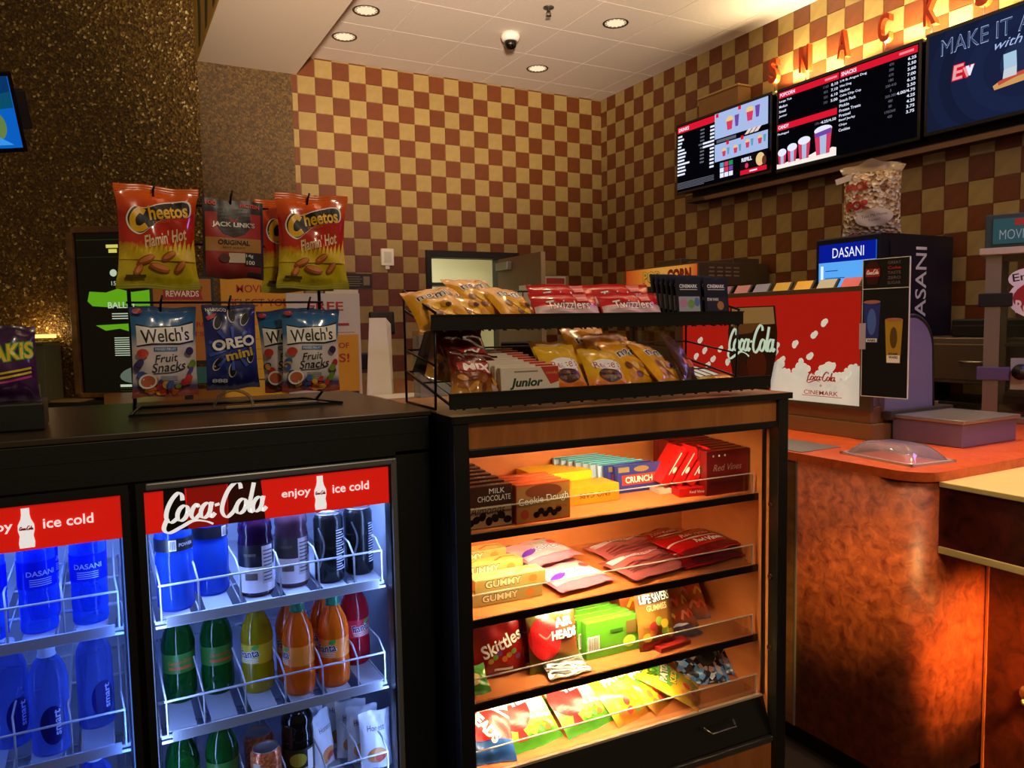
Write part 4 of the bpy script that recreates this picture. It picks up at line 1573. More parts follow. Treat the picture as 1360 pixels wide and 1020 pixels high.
for k in range(2):
    pr.rect(-.02, .05 + k * .02, .2, .055 + k * .02, gd)
pr.build('poster_image', t)
# wall lamp box with glowing top and shelf
t = thing('ticket_kiosk', 'grey-green kiosk box with a glowing top lamp below the glittering wall', 'kiosk', onwall(-1.42, .93, .14), R(-30))
M_kio = mat('kiosk_grey', '5a5a3e', .5)
box('cabinet', M_kio, (-.14, .17, -.12, .1, 0, .48), t, .006)
box('lamp_housing', M_kio, (-.2, .16, -.14, .1, .48, .50), t)
box('lamp_tube', glow('kiosk_lamp', 'ffc868', 2.2), (-.17, .15, -.12, .08, .53, .56), t)
box('side_post', M_kio, (-.2, -.17, -.1, .08, .5, .56), t)
box('door_plate', mat('kiosk_plate', '8a8460', .5), (.02, .12, -.124, -.12, .05, .16), t)
box('lock', M_black, (.06, .075, -.127, -.124, .11, .125), t)
kp = onwall(-1.40, 1.53, .12)
lamp('kiosk_uplight', 'POINT', kp, 1.6, (1, .66, .25), .05)
t = thing('wall_ledge', 'dark wooden ledge with pale edge under the poster display', 'shelf', onwall(-1.3, .875, 0), R(-30))
box('board', mat('ledge_dark', '1c120a', .5), (-.9, .95, -.22, 0, 0, .06), t)
box('edge_strip', mat('ledge_pale', 'a08048', .5), (-.9, .3, -.23, -.0, .06, .075), t)
box('underside', mat('ledge_under', '33230f', .6), (-.9, .95, -.16, 0, -.975, 0), t)
# hanging screen at the picture's left edge
t = thing('wall_screen', 'tilted screen with a blue picture cut by the upper left picture edge', 'screen', (-.62, 6.05, 2.66), R(8))
tv = MB().box(-.42, .27, .0, .05, 0, .50).build('body', M_blackg, t, rot=(R(20), R(-10), 0), bevel=.006)
pic = MB().box(-.395, .245, -.003, 0, .03, .47).build('picture', glow('tv_blue', '0a62c8', .9), tv)
pr = Print(front(-.003), .0003, .0003)
pr.poly([(-.2, .4), (.02, .36), (.24, .33), (.24, .47), (.0, .47)], glow('tv_dark', '0a3a70', .8))
pr.poly([(.05, .33), (.24, .38), (.24, .28), (.14, .27)], glow('tv_teal', '0e5a7a', .7))
pr.ell(.12, .17, .06, .09, glow('tv_green', '6a8a4a', .8))
pr.ell(.06, .2, .04, .07, glow('tv_pale', '9ac8d8', .9))
pr.poly([(-.1, .05), (.2, .05), (.1, .12), (-.1, .1)], glow('tv_lt', '3a9af0', .9))
pr.build('picture_shapes', pic)
box('mount', M_black, (.2, .33, .03, .14, .14, .38), tv, .004)
arm = MB()
arm.tube([(0, .1, .25), (0, .9, .35)], .025, 8)
arm.build('bracket_arm', M_black, t)
# ================================================================== candy display case
TH = R(-2.733)
CA = Vector((.650, 1.479, 0))
cd, cn = Vector((math.cos(TH), math.sin(TH), 0)), Vector((-math.sin(TH), math.cos(TH), 0))


def CW(u, v, z):
    """case coordinates (along the front, depth, height) to the room"""
    p = CA + cd * u + cn * v
    return Vector((p.x, p.y, z))


CT = 1.305
CL = .969
M_maple = wood('case_maple', '8a4a1c', 'b8733a', 5, (4, 4, .6), .38, lo=.25, hi=.75)
M_maple2 = wood('case_maple_inner', 'b8622c', 'd88a4c', 4, (1, 1, 3), .5, lo=.2, hi=.8)
M_edge = mat('case_black', '0b0908', .3)
M_acr = clear('acrylic_lip', 'f2f2f2', .03, .5)
M_acre = mat('acrylic_edge', 'd8ccc0', .3, alpha=.7)
cs = thing('candy_case', 'open-fronted wooden candy display case with black corner posts and lit shelves', 'display case', CW(0, 0, ZF), TH)
cz = (0, 0, -ZF)     # parts below are given in room height


def cbox(name, m, b, parent=None, bevel=0):
    return box(name, m, b, parent or cs, bevel, cz if (parent is None) else None)


MB().box(0, CL, 0, .47, CT - .014, CT, 0).build('top_board', [wood('case_top', '8a5a30', 'b88250', 5, (1, 4, 1), .35)], cs, cz)
b = MB()
b.box(-.001, CL + .001, -.003, .002, CT - .0155, CT + .0005)
b.box(-.003, .002, -.003, .472, CT - .0155, CT + .0005)
b.box(CL - .002, CL + .003, -.003, .472, CT - .0155, CT + .0005)
b.build('top_edge', M_edge, cs, cz)
for x0, x1, y0, y1 in ((.003, .0385, .002, .036), (.928, .963, .002, .036), (.003, .0385, .43, .465), (.928, .963, .43, .465)):
    cbox('corner_post', mat('post_black', '12110f', .35), (x0, x1, y0, y1, ZF, CT - .0155), None, .002)
cbox('fascia', M_maple, (.0385, .928, .012, .03, 1.231, CT - .0155))
cbox('hood_bar', M_edge, (.0385, .928, .004, .06, 1.2125, 1.231), None, .002)
side = cbox('side_panel', M_maple2, (.928, .948, .036, .43, ZF, CT - .0155))
for z in (1.0, .80, .60):
    MB().lathe([(0, 0), (.009, 0), (.008, .003), (.004, .0035), (0, .0015)], n=12).build('bolt', mat('bolt_dark', '3a1c10', .4, .4), side, loc=(.928, .028, z), rot=(0, R(-90), 0))
cbox('side_panel', M_maple2, (.018, .0385, .036, .43, ZF, CT - .0155))
cbox('outer_side', M_edge, (.003, .018, .036, .43, ZF, CT - .0155))
cbox('back_panel', M_maple2, (.018, .948, .412, .43, .3, CT - .0155))
cbox('roof_panel', M_maple2, (.0385, .928, .03, .43, 1.232, 1.24))
cbox('track', M_edge, (.922, .9275, .046, .056, .46, 1.2125))
cbox('outer_side', M_edge, (.948, .963, .036, .43, ZF, CT - .0155))
M_cl = glow('case_lamp', 'ffdca0', 10)
tilt = .0226 / .325


def cshelf(zf, v0, last=False):
    s = MB()
    z = lambda v: zf + (v - v0) * tilt
    th = .016
    s.add([(.0395, v0, z(v0)), (.9275, v0, z(v0)), (.9275, .411, z(.411)), (.0395, .411, z(.411)), (.0395, v0, z(v0) - th), (.9275, v0, z(v0) - th), (.9275, .411, z(.411) - th), (.0395, .411, z(.411) - th)],
          [(0, 1, 2, 3), (7, 6, 5, 4), (4, 5, 1, 0), (6, 7, 3, 2), (5, 6, 2, 1), (7, 4, 0, 3)])
    s = s.build('shelf', M_maple2, cs, cz)
    box('front_edge', M_edge, (.0395, .9275, v0 - .006, v0, zf - .018, zf + .001), s, .001)
    box('acrylic_lip', M_acr, (.045, .915, v0 + .002, v0 + .005, zf + .001, zf + .056), s)
    b = MB()
    b.prism([(.045, zf + .0555), (.915, zf + .0555), (.915, zf + .001), (.917, zf + .001), (.917, zf + .0575), (.045, zf + .0575)], v0 + .0015, v0 + .0055)
    b.v = [Vector((p.x, p.z, p.y)) for p in b.v]
    b.build('acrylic_rim', M_acre, s)
    return s


SH = [(1.022, .08), (.820, .08), (.620, .08), (.455, .062)]
shs = [cshelf(*p) for p in SH]


def case_lamp(u0, u1, v, z, e, col=(1, .72, .36)):
    b = MB()
    b.box(u0, u1, v - .008, v + .008, z - .003, z)
    b.build('lamp_strip', M_cl, cs, cz)
    p = CW((u0 + u1) / 2, v, z - .005)
    o = lamp('case_strip_lamp', 'AREA', p, e, col, u1 - u0, p + cn * .35 + Vector((0, 0, -1)), size_y=.012)
    o.rotation_euler = (R(20), 0, TH)


case_lamp(.30, .70, .075, 1.2315, 2.6)
case_lamp(.12, .55, .105, 1.007, 3.2)
case_lamp(.28, .62, .105, .805, 3.0)
case_lamp(.12, .62, .105, .605, 3.2)
# black drawer and base below the shelves
dw = MB()
dw.add([(.0395, .052, .452), (.9275, .052, .452), (.9275, .02, .36), (.0395, .02, .36), (.0395, .1, .452), (.9275, .1, .452), (.9275, .1, .36), (.0395, .1, .36)],
       [(3, 2, 1, 0), (0, 1, 5, 4), (4, 5, 6, 7), (7, 6, 2, 3), (1, 2, 6, 5), (0, 4, 7, 3)])
dw = dw.build('drawer_front', M_edge, cs, cz)
MB().tube([(.70, .03, .425), (.71, .005, .418), (.79, .005, .418), (.80, .03, .425)], .003, 6).build('handle', M_steeld, dw)
MB().box(.0395, .9275, .012, .03, .34, .352).build('rail', mat('rail_grey', '4c4a44', .4, .5), cs, cz)
cbox('deck_lip', mat('lip_aluminium', 'c8b49c', .4, .3), (.0395, .9275, .052, .062, .452, .458))
cbox('base_panel', M_maple, (.0385, .928, .02, .04, ZF, .34))
# white cable drooping under the top shelf
cbl = MB()
pts = smooth([(.80, .30, 1.015), (.79, .28, .985), (.81, .27, .965), (.84, .27, .955), (.87, .28, .968), (.885, .30, .99), (.89, .32, 1.02)], 5)
cbl = MB().tube([CW(*p) - CW(.84, .3, .955) for p in pts], .0022, 6).build('cable', mat('cable_white', 'd8c8b4', .5), None, CW(.84, .3, .955))
tag(cbl, 'thin white cable drooping under the top candy shelf', 'cable')
bt = MB().box(-.012, .012, -.001, .001, -.016, .012).build('tape_piece', mat('tape_blue', '24408a', .6), None, CW(.8, .405, 1.165))
tag(bt, 'scrap of blue tape on the back wood of the candy case', 'tape')


# ------------------------------------------------------------------ candy helpers
def carton(name, wd, d, h, m, prf=None, top=None, bev=.0012):
    o = MB().box(-wd / 2, wd / 2, 0, d, 0, h).build(name, m, None, None, bev)
    if prf or top:
        pr = Print(lambda p, q, e: (p, -e, q) if q < h else (p, q - h, h + e), .00012, .0004)
        (prf or top)(pr)
        pr.build('printed_artwork', o)
    return o


def zs(i, v):
    return SH[i][0] + (v - SH[i][1]) * tilt


def put(o, i, u, v, label, cat, group=None, lean=0, rz=0, dz=0.0008, roll=0):
    o.location = CW(u, v, zs(i, v) + dz)
    o.rotation_euler = (lean, roll, TH + rz)
    return tag(o, label, cat, group)


def again(o, i, u, v, label, group=None, lean=0, rz=0, dz=.0008, roll=0):
    return dup(o, label, CW(u, v, zs(i, v) + dz), (lean, roll, TH + rz), group)


def col(n, h, r=.4, **k):
    return mat(n, h, r, **k)


ORD = ['front', 'second', 'third', 'fourth', 'fifth', 'sixth', 'seventh', 'eighth', 'ninth', 'tenth']
CH = math.atan(tilt)
# ---- shelf 1
def p_alm(pr):
    pr.rect(-.062, .002, .062, .052, col('alm_cream', 'b0906a'))
    pr.text('MILK', .025, .087, .04, .012, M_pw)
    pr.text('CHOCOLATE', .018, .070, .085, .013, M_pw)
    pr.text('Almonds', .0, .043, .09, .02, col('alm_ink', '3a1c10'), shear=.3)
    for k in range(7):
        pr.ell(-.045 + k * .016, .016 + (k % 3) * .006, .011, .009, col('choc_nut', '241008', .25), n=12, rot=30 * k)
    pr.text('MILK', .02, .107, .03, .008, M_pw)


al = carton('chocolate_box', .13, .022, .1, col('choc_brown', '3c1a10', .35), p_alm)
put(al, 0, .122, .104, 'dark brown milk chocolate almond box in front at the left of the top shelf', 'candy box', 'chocolate almond boxes')
for k in range(1, 7):
    again(al, 0, .118 - (k > 2) * .004, .104 + k * .034, 'dark brown chocolate almond box, %s in the left row of the top shelf' % ORD[k], lean=0)


def p_cd(pr):
    pr.rect(-.072, .004, .072, .09, col('dough_tan', 'a8763a'))
    pr.ell(0, .074, .05, .017, col('dough_brown', '7a3a1c'))
    pr.text('Cookie Dough', 0, .053, .138, .024, col('dough_ink', '3a160c'), bold=.06, rot=3)
    pr.text('Cookie Dough', 0, .053, .136, .023, M_pw, bold=.01, rot=3)
    for k in range(6):
        pr.ell(-.02 + k * .012, .018 + (k % 2) * .008, .009, .008, col('choc_nut', '241008'), n=10)
    pr.ell(-.052, .022, .011, .012, col('dough_red', 'b03a28'))
    pr.text('Bites', .048, .034, .03, .009, col('dough_red', 'b03a28'))


cdh = carton('cookie_dough_box', .148, .022, .094, col('dough_red_side', 'c04a20', .4), p_cd)
put(cdh, 0, .268, .098, 'tan and red cookie dough candy box in front beside the almond box', 'candy box', 'cookie dough boxes')
for k in range(1, 4):
    again(cdh, 0, .262 - k * .004, .098 + k * .026, 'tan and red cookie dough box, %s of its row' % ORD[k])


def p_og(pr):
    pr.text('SNO-CAPS', 0, .022, .095, .014, col('og_ink', '7a4a1c'), bold=.02, rot=180)


og1 = carton('candy_box', .152, .085, .046, col('box_orange', 'e8941c', .4), p_og)
put(og1, 0, .461, .176, 'short orange-yellow candy box lying flat in front of the yellow one', 'candy box')
og2 = carton('candy_box', .17, .13, .062, col('box_yellow', 'f0bc20', .4), None)
put(og2, 0, .425, .268, 'larger yellow candy box lying flat behind the orange one', 'candy box')


def p_cr(pr):
    pr.text('CRUNCH', 0, .034, .094, .021, col('crunch_blue2', '10143a'), bold=.09)
    pr.rect(-.056, .020, .056, .048, col('crunch_red', 'b8341c'))
    pr.text('CRUNCH', 0, .034, .09, .018, M_pw, bold=.03)
    pr.rect(-.066, .056, -.03, .070, col('crunch_tan', '8a7a4a'))
    pr.ell(.01, .062, .025, .008, col('crunch_tan', '8a7a4a'))
    for k in range(16):
        pr.rect(-.0765 + k * .0, .002 + k * .0046, -.072, .004 + k * .0046, M_pk)
        pr.rect(.072, .002 + k * .0046, .0765, .004 + k * .0046, M_pk)


cr = carton('chocolate_bar', .154, .012, .076, col('crunch_blue', '2a3488', .35), p_cr)
put(cr, 0, .635, .222, 'blue and red crisped rice chocolate bar at the front of its row', 'candy bar', 'crisped rice chocolate bars', lean=R(-6))
M_crl = col('crunch_silver', 'a8c4ea', .3)
cr2 = carton('chocolate_bar', .15, .012, .076, [M_crl], lambda pr: pr.rect(-.074, .07, .074, .0755, col('crunch_teal', '2a9ab0')))
for k in range(1, 9):
    v = .222 + k * .019
    o = again(cr2 if k > 1 else cr, 0, .628 - k * .0125, v, 'pale blue chocolate bar, %s from the front of its row' % ORD[k], 'crisped rice chocolate bars', lean=R(-6))
bpy.data.objects.remove(cr2.children[0])
bpy.data.objects.remove(cr2)


def p_red(pr):
    pr.text('Red Vines', .0, .013, .05, .007, M_pw, bold=.01)


rb = carton('licorice_box', .11, .10, .024, col('box_red', 'c81414', .35), p_red)
put(rb, 0, .752, .118, 'flat bright red candy box lying at the front edge of the top shelf', 'candy box', None, rz=R(-8))
put(carton('price_tray', .07, .07, .014, col('tray_white', 'e0cdb8', .5)), 0, .70, .17, 'white tray lying behind the flat red candy box', 'tray', rz=R(-4))
rl = carton('licorice_box', .024, .085, .115, col('box_red', 'c81414', .35), lambda pr: (pr.stroke([(-.004, .03), (-.004, .10)], .003, M_pw), pr.ell(.004, .05, .005, .010, M_pw)))
for k, (u, v) in enumerate(((.680, .17), (.712, .155), (.744, .14))):
    o = rl if k == 0 else None
    lb = 'bright red licorice box leaning, %s of the slanted three on the top shelf' % ('left', 'middle', 'right')[k][:]
    if k == 0:
        put(rl, 0, u, v, lb, 'candy box', 'slanted red licorice boxes', roll=R(34), rz=R(-10), dz=.026)
    else:
        again(rl, 0, u, v, lb, roll=R(34), rz=R(-10), dz=.026)


def p_dr(pr):
    pr.text('Red Vines', .0, .075, .10, .018, col('dr_ink', 'a87868'), shear=.3)
    pr.rect(-.06, .03, .06, .034, col('dr_ink2', '5a1410'))
    for k in range(3):
        pr.ell(-.05 + k * .02, .108, .003, .003, M_pw)


db = carton('licorice_box', .145, .024, .122, col('box_darkred', '6e0f10', .35), p_dr)
put(db, 0, .845, .106, 'dark red licorice box in front at the right end of the top shelf', 'candy box', 'dark red licorice boxes')
for k in range(1, 9):
    again(db, 0, .845 - (k > 4) * .006, .106 + k * .0262, 'dark red licorice box, %s from the front at the right end' % ORD[k], lean=0)

# ---- shelf 2 : trays and bags lying flat
def flatbag(name, wd, ln, t, m, prf=None, seed=0, wr=.0012):
    o, S_ = pouch(name, wd, ln, t, m, seed, wr=wr, nx=14, nz=16, back=.35)
    if prf:
        pr = bag_print(S_)
        prf(pr)
        pr.build('printed_artwork', o)
    return o


LAY = R(-86)


def gumbox(u, v, label, dz=0):
    o = carton('candy_tray', .19, .052, .032, col('gum_side', 'c8b878', .35), p_gum) if 'gum0' not in MATS_O else None
    if o:
        MATS_O['gum0'] = o
        put(o, 1, u, v, label, 'candy box', 'yellow gummy candy trays', dz=dz + .001)
    else:
        again(MATS_O['gum0'], 1, u, v, label, dz=dz + .001)


MATS_O = {}


def p_gum(pr):
    pr.rect(-.095, .001, .095, .031, col('gum_tan', 'b09a54'))
    pr.text('GUMMY', -.02, .018, .10, .02, M_pk, bold=.06)
    pr.text('GUMMY', -.02, .018, .096, .017, col('gum_cream', 'e8dcb0'), bold=.03)
    pr.ell(.06, .016, .012, .009, col('gum_org', 'd08030'))
    pr.rect(-.09, .032 + .006, .08, .032 + .048, col('gum_lemon', 'e0d070'))
    pr.stroke([(.02, .032 + .012), (.05, .032 + .036), (.085, .032 + .03)], .008, col('gum_org', 'd08030'))
    pr.stroke([(-.05, .032 + .014), (-.02, .032 + .036)], .006, col('gum_green', '8aa840'))


gumbox(.185, .135, 'yellow gummy candy tray in front on the second shelf, lower of its pair')
gumbox(.195, .137, 'yellow gummy candy tray stacked on the front one', .033)
gumbox(.165, .225, 'yellow gummy candy tray in the second row of the second shelf')
gumbox(.178, .228, 'yellow gummy candy tray stacked on the second-row one', .033)
gumbox(.165, .315, 'yellow gummy candy tray at the back of the second shelf')
gumbox(.172, .318, 'yellow gummy candy tray stacked at the back of the second shelf', .033)


def p_tart(pr):
    pr.rect(-.085, .03, .085, .145, col('tart_pink', 'e0a8bc'))
    pr.text('TART', .02, .105, .09, .028, col('tart_mint', '7ac8c0'), bold=.07)
    pr.text('ROPES', .01, .07, .1, .028, M_pw, bold=.09)
    pr.text('ROPES', .01, .07, .098, .025, col('tart_lilac', '9a6ac8'), bold=.02)
    pr.ell(-.055, .065, .028, .012, col('tart_violet', '5a2ac0'), rot=12)
    pr.ell(.062, .10, .014, .014, col('tart_red', 'd8463c'))


tb = flatbag('candy_bag', .18, .165, .03, col('tart_bag', 'c87890', .25, coat=.3), p_tart, 41)
put(tb, 1, .405, .115, 'pink sour rope candy bag lying in front in the middle of the second shelf', 'candy bag', 'pink sour rope bags', lean=LAY, rz=R(8), dz=.012)
again(tb, 1, .385, .235, 'pink sour rope candy bag lying behind the front one, upper of two', lean=LAY, rz=R(14), dz=.040)
again(tb, 1, .39, .23, 'pink sour rope candy bag underneath the rear one', lean=LAY, rz=R(10), dz=.012)


def p_twz(inkc):
    def f(pr):
        for k in range(4):
            pr.rect(-.10, .028 + k * .011, .10, .034 + k * .011, col('twz_dark', '5a0c0e'))
        pr.rect(-.11, .10, .11, .125, col('twz_band', 'c8b8c8'))
        pr.text('Twizzlers', .0, .112, .12, .018, inkc, shear=.2, bold=.02)
    return f


tw = flatbag('licorice_bag', .235, .145, .034, col('twz_bag', 'a85a5c', .18, coat=.5), p_twz(col('twz_ink', '8a3040')), 42, .002)
put(tw, 1, .642, .108, 'clear and red licorice twist bag lying at the front of the second shelf', 'candy bag', 'licorice twist bags', lean=LAY, rz=R(10), dz=.014)
again(tw, 1, .66, .225, 'clear and red licorice twist bag lying behind the front one', lean=LAY, rz=R(8), dz=.014)


def p_rv(pr):
    pr.rect(-.115, .075, .115, .082, col('rv_white', 'd8b8a8'))
    pr.text('Red Vines', .02, .10, .12, .02, col('rv_pink', 'e8b0a8'), shear=.3, bold=.02)
    pr.text('Red Vines', .03, .055, .12, .024, M_pw, shear=.3, bold=.03)
    pr.rect(-.115, .008, .115, .03, col('rv_dark', '6a0c10'))


rv = flatbag('licorice_bag', .225, .16, .03, col('rv_bag', 'b01214', .25, coat=.4), p_rv, 43, .0015)
put(rv, 1, .815, .112, 'solid red licorice bag lying at the right end of the second shelf', 'candy bag', 'red licorice bags', lean=LAY, rz=R(6), dz=.013)
again(rv, 1, .80, .235, 'solid red licorice bag lying behind the right-end one', lean=LAY, rz=R(14), dz=.013)
again(rv, 1, .82, .125, 'solid red licorice bag stacked on top at the right end', lean=LAY, rz=R(9), dz=.040)

# ---- shelf 3 : standing bags and green boxes
def standbag(name, wd, h, t, m, prf, seed, wr=.0016):
    o, S_ = pouch(name, wd, h, t, m, seed, wr=wr)
    pr = bag_print(S_)
    prf(pr)
    pr.build('printed_artwork', o)
    return o


def p_sk(pr):
    pr.text('Skittles', .004, .085, .118, .034, M_pw, rot=18, bold=.02)
    for k in range(7):
        pr.ell(-.03 + k * .013, .045 + (k % 3) * .008, .008, .007, col('sk%d' % (k % 4), ['8a6a14', '3a6a1c', '5a1c6a', 'a84a10'][k % 4]), n=10)
    pr.rect(-.02, .018, .03, .024, M_pw)


sk = standbag('candy_bag', .145, .165, .035, ramp('skit_bag', [(0, '5a0c0c'), (.4, '8a0f12'), (1, '7a0c10')], .165, 2, .1, 30, .25, coat=.3), p_sk, 51)
put(sk, 2, .175, .165, 'dark red fruit candy bag standing at the left of the third shelf', 'candy bag', 'dark red fruit candy bags', lean=R(-9))
again(sk, 2, .150, .205, 'dark red fruit candy bag standing behind the front one', lean=R(-9), rz=R(4))
gpk = standbag('candy_bag', .08, .07, .02, col('green_bag', '4f9a2a', .3), lambda pr: pr.ell(0, .035, .02, .015, col('gum_lemon', 'e0d070')), 52)
put(gpk, 2, .085, .11, 'small green candy bag in the left front corner of the third shelf', 'candy bag', lean=R(-40))


def p_ah(pr):
    pr.ell(-.03, .085, .045, .055, col('ah_red', 'b8181c', .35))
    pr.stroke(smooth([(-.05, .10), (-.03, .085), (-.008, .10)]), .004, col('ah_pink', 'e08a80'))
    pr.text('AIR', .028, .118, .058, .026, M_pk, bold=.1)
    pr.text('AIR', .028, .118, .054, .023, M_pw, bold=.05)
    pr.text('HEADS', .026, .088, .084, .026, M_pk, bold=.1)
    pr.text('HEADS', .026, .088, .080, .023, M_pw, bold=.05)


ah = standbag('candy_bag', .15, .165, .04, ramp('ah_bag', [(0, '4c6a20'), (.25, '5a3a1a'), (.5, '6a2a1c'), (1, '54602a')], .165, 2, .15, 25, .25, coat=.3), p_ah, 53)
put(ah, 2, .318, .14, 'red and green taffy candy bag standing in the middle of the third shelf', 'candy bag', None, lean=R(-10), rz=R(2))
ah2 = standbag('candy_bag', .14, .16, .035, ramp('ah_bag2', [(0, 'a01414'), (.6, 'c0201c'), (1, 'e8d8d0')], .16, 2, .15, 25, .25, coat=.3), p_ah, 54)
put(ah2, 2, .285, .195, 'red and white taffy candy bag standing behind the red and green one', 'candy bag', None, lean=R(-6))
tn = flatbag('candy_tin', .12, .07, .012, col('foil_silver', '9a9690', .2, metal=.6), lambda pr: pr.rect(-.03, .03, .03, .036, M_pw), 55, .003)
put(tn, 2, .335, .088, 'crumpled silver pouch lying in front of the taffy bags', 'candy bag', None, lean=R(-70), dz=.006)


def p_gr(pr):
    pr.rect(-.078, .02, -.042, .062, M_pw)
    for k in range(8):
        pr.rect(-.075 + k * .004, .024, -.073 + k * .004, .058, M_pk)
    pr.rect(-.01, .06, .03, .07, col('gr_ink', '2a5a10'))
    pr.rect(.04, .05, .075, .085, col('gr_brown', '6a5a2a'))
    pr.ell(.05, .03, .02, .016, col('gr_lime', 'a8d048'))


M_grn = col('box_green', '4e9a22', .35)
gr = carton('candy_box', .165, .026, .098, M_grn, p_gr)
put(gr, 2, .492, .142, 'green sour candy box in front in the middle of the third shelf', 'candy box', 'green sour candy boxes')
for k in range(1, 7):
    again(gr, 2, .492 - k * .011, .142 + k * .0275, 'green sour candy box, %s from the front of its row' % ORD[k])


def p_ls(pr):
    pr.rect(-.055, .122, .055, .148, M_pk)
    pr.text('LIFE SAVERS', 0, .135, .104, .022, M_pw, bold=.005)
    pr.text('GUMMIES', 0, .11, .07, .016, col('ls_tan', 'c8a878'), bold=.02)
    for k in range(9):
        pr.ell(-.04 + (k % 5) * .02, .035 + (k // 5) * .028 + (k % 2) * .01, .014, .012, col('ls%d' % (k % 4), ['d8b02c', 'c86a2a', 'a8342c', '8aa838'][k % 4]), n=12)
    pr.rect(-.055, .004, .055, .02, col('ls_red', '9a2018'))


ls = standbag('gummy_bag', .125, .185, .035, ramp('ls_bag', [(0, '8a5a1c'), (.4, '9a6a2a'), (.7, '5a3014'), (1, '6a3a1a')], .185, 2, .15, 25, .3), p_ls, 56)
put(ls, 2, .625, .125, 'brown and orange ring gummies bag standing right of the green boxes', 'candy bag', None, lean=R(-12), rz=R(4))
cards = carton('card_stack', .11, .05, .012, col('ls_red', '9a2018'))
put(cards, 2, .665, .10, 'flat red card pack lying in front of the ring gummies bag', 'candy box', rz=R(6))


def p_tr(pr):
    pr.rect(-.07, .12, .07, .16, col('tr_yel', 'd8b41c'))
    pr.ell(-.03, .125, .04, .02, col('tr_blue', '2a6ac0'), rot=-10)
    pr.text('TROLLI', .03, .15, .07, .02, M_pk, bold=.05)
    for k in range(10):
        pr.stroke(smooth([(-.06 + (k % 5) * .025, .03 + (k // 5) * .04), (-.045 + (k % 5) * .025, .05 + (k // 5) * .04), (-.03 + (k % 5) * .025, .035 + (k // 5) * .04)]), .009, col('tr%d' % (k % 4), ['d84a20', 'e0a828', 'c0301c', 'd87a5a'][k % 4]))


tr = standbag('gummy_bag', .155, .175, .035, ramp('tr_bag', [(0, '4a3a3a'), (.15, '9a4a24'), (.6, 'b8682c'), (1, 'c89a4a')], .175, 2, .15, 25, .25, coat=.3), p_tr, 57)
put(tr, 2, .735, .17, 'orange and yellow gummy worm bag leaning back at the right of the third shelf', 'candy bag', 'gummy worm bags', lean=R(-38), rz=R(10))
again(tr, 2, .80, .225, 'orange and yellow gummy worm bag behind it, nearest the right side panel', lean=R(-40), rz=R(-12))
again(tr, 2, .66, .24, 'orange gummy worm bag standing behind the ring gummies bag', lean=R(-12), rz=R(6))
pl = standbag('candy_bag', .1, .1, .02, col('worm_grey', '4a4250', .3), lambda pr: pr.rect(-.03, .04, .03, .05, M_pw), 58)
put(pl, 2, .735, .13, 'small grey-violet candy bag lying under the gummy worm bags', 'candy bag', lean=R(-78), dz=.006)

# ---- bottom deck : bags lying tilted towards the customer
def p_bites(pr):
    pr.ell(-.035, .10, .048, .055, col('bt_red', 'c8181c', .35))
    pr.stroke(smooth([(-.055, .13), (-.035, .115), (-.01, .13)]), .005, col('bt_pink', 'f0b0a8'))
    pr.poly([(-.052, .022), (-.018, .022), (-.03, .05), (-.042, .05)], col('bt_red', 'c8181c'))
    pr.text('AIR', .012, .155, .07, .028, col('bt_sky', '6aa8e0'), bold=.1, rot=4)
    pr.text('AIR', .012, .155, .066, .025, M_pw, bold=.06, rot=4)
    pr.text('HEADS', .018, .122, .10, .028, col('bt_sky', '6aa8e0'), bold=.1, rot=4)
    pr.text('HEADS', .018, .122, .096, .025, M_pw, bold=.06, rot=4)
    pr.text('Bites', .045, .066, .05, .017, M_pk, bold=.09)
    pr.text('Bites', .045, .066, .047, .015, M_pw, bold=.03)
    for k in range(6):
        pr.ell(.0 + (k % 3) * .022, .035 + (k // 3) * .018, .01, .008, col('bt%d' % (k % 3), ['d8b02c', '4a9a3a', 'd86a2c'][k % 3]), n=10)


bt_ = standbag('candy_bag', .16, .185, .04, ramp('bites_bag', [(0, '3f8a24'), (.18, '5aa02c'), (.3, 'c8b83c'), (.5, 'd8b8a0'), (.7, 'e8d8d0'), (1, 'c83a30')], .185, 2, .08, 25, .25, coat=.3), p_bites, 61)
put(bt_, 3, .245, .10, 'red, white and green taffy bites bag at the left of the bottom deck', 'candy bag', 'taffy bites bags', lean=R(-52), rz=R(8))
again(bt_, 3, .405, .105, 'red, white and green taffy bites bag, second from the left on the bottom deck', lean=R(-54), rz=R(10))
again(bt_, 3, .33, .20, 'taffy bites bag lying behind the two front ones', lean=R(-60), rz=R(4), dz=.02)


def p_blue(pr):
    pr.rect(-.07, .05, .07, .12, col('bt_red', 'c8181c'))
    pr.text('HEADS', .0, .085, .1, .03, M_pw, rot=-50, bold=.05)
    pr.stroke([(-.07, .125), (.0, .135), (.07, .10)], .006, M_pw)


bl = standbag('candy_bag', .14, .17, .035, ramp('blue_bag', [(0, '1c4a9a'), (.3, '2a62b8'), (.7, 'c8d0e0'), (1, '1c5aa8')], .17, 2, .1, 25, .25, coat=.3), p_blue, 62)
put(bl, 3, .105, .09, 'blue, white and red candy bag at the left end of the bottom deck', 'candy bag', 'blue and red candy bags', lean=R(-50), rz=R(-14))
again(bl, 3, .15, .19, 'blue candy bag lying behind the left-end one', lean=R(-62), rz=R(6), dz=.02)


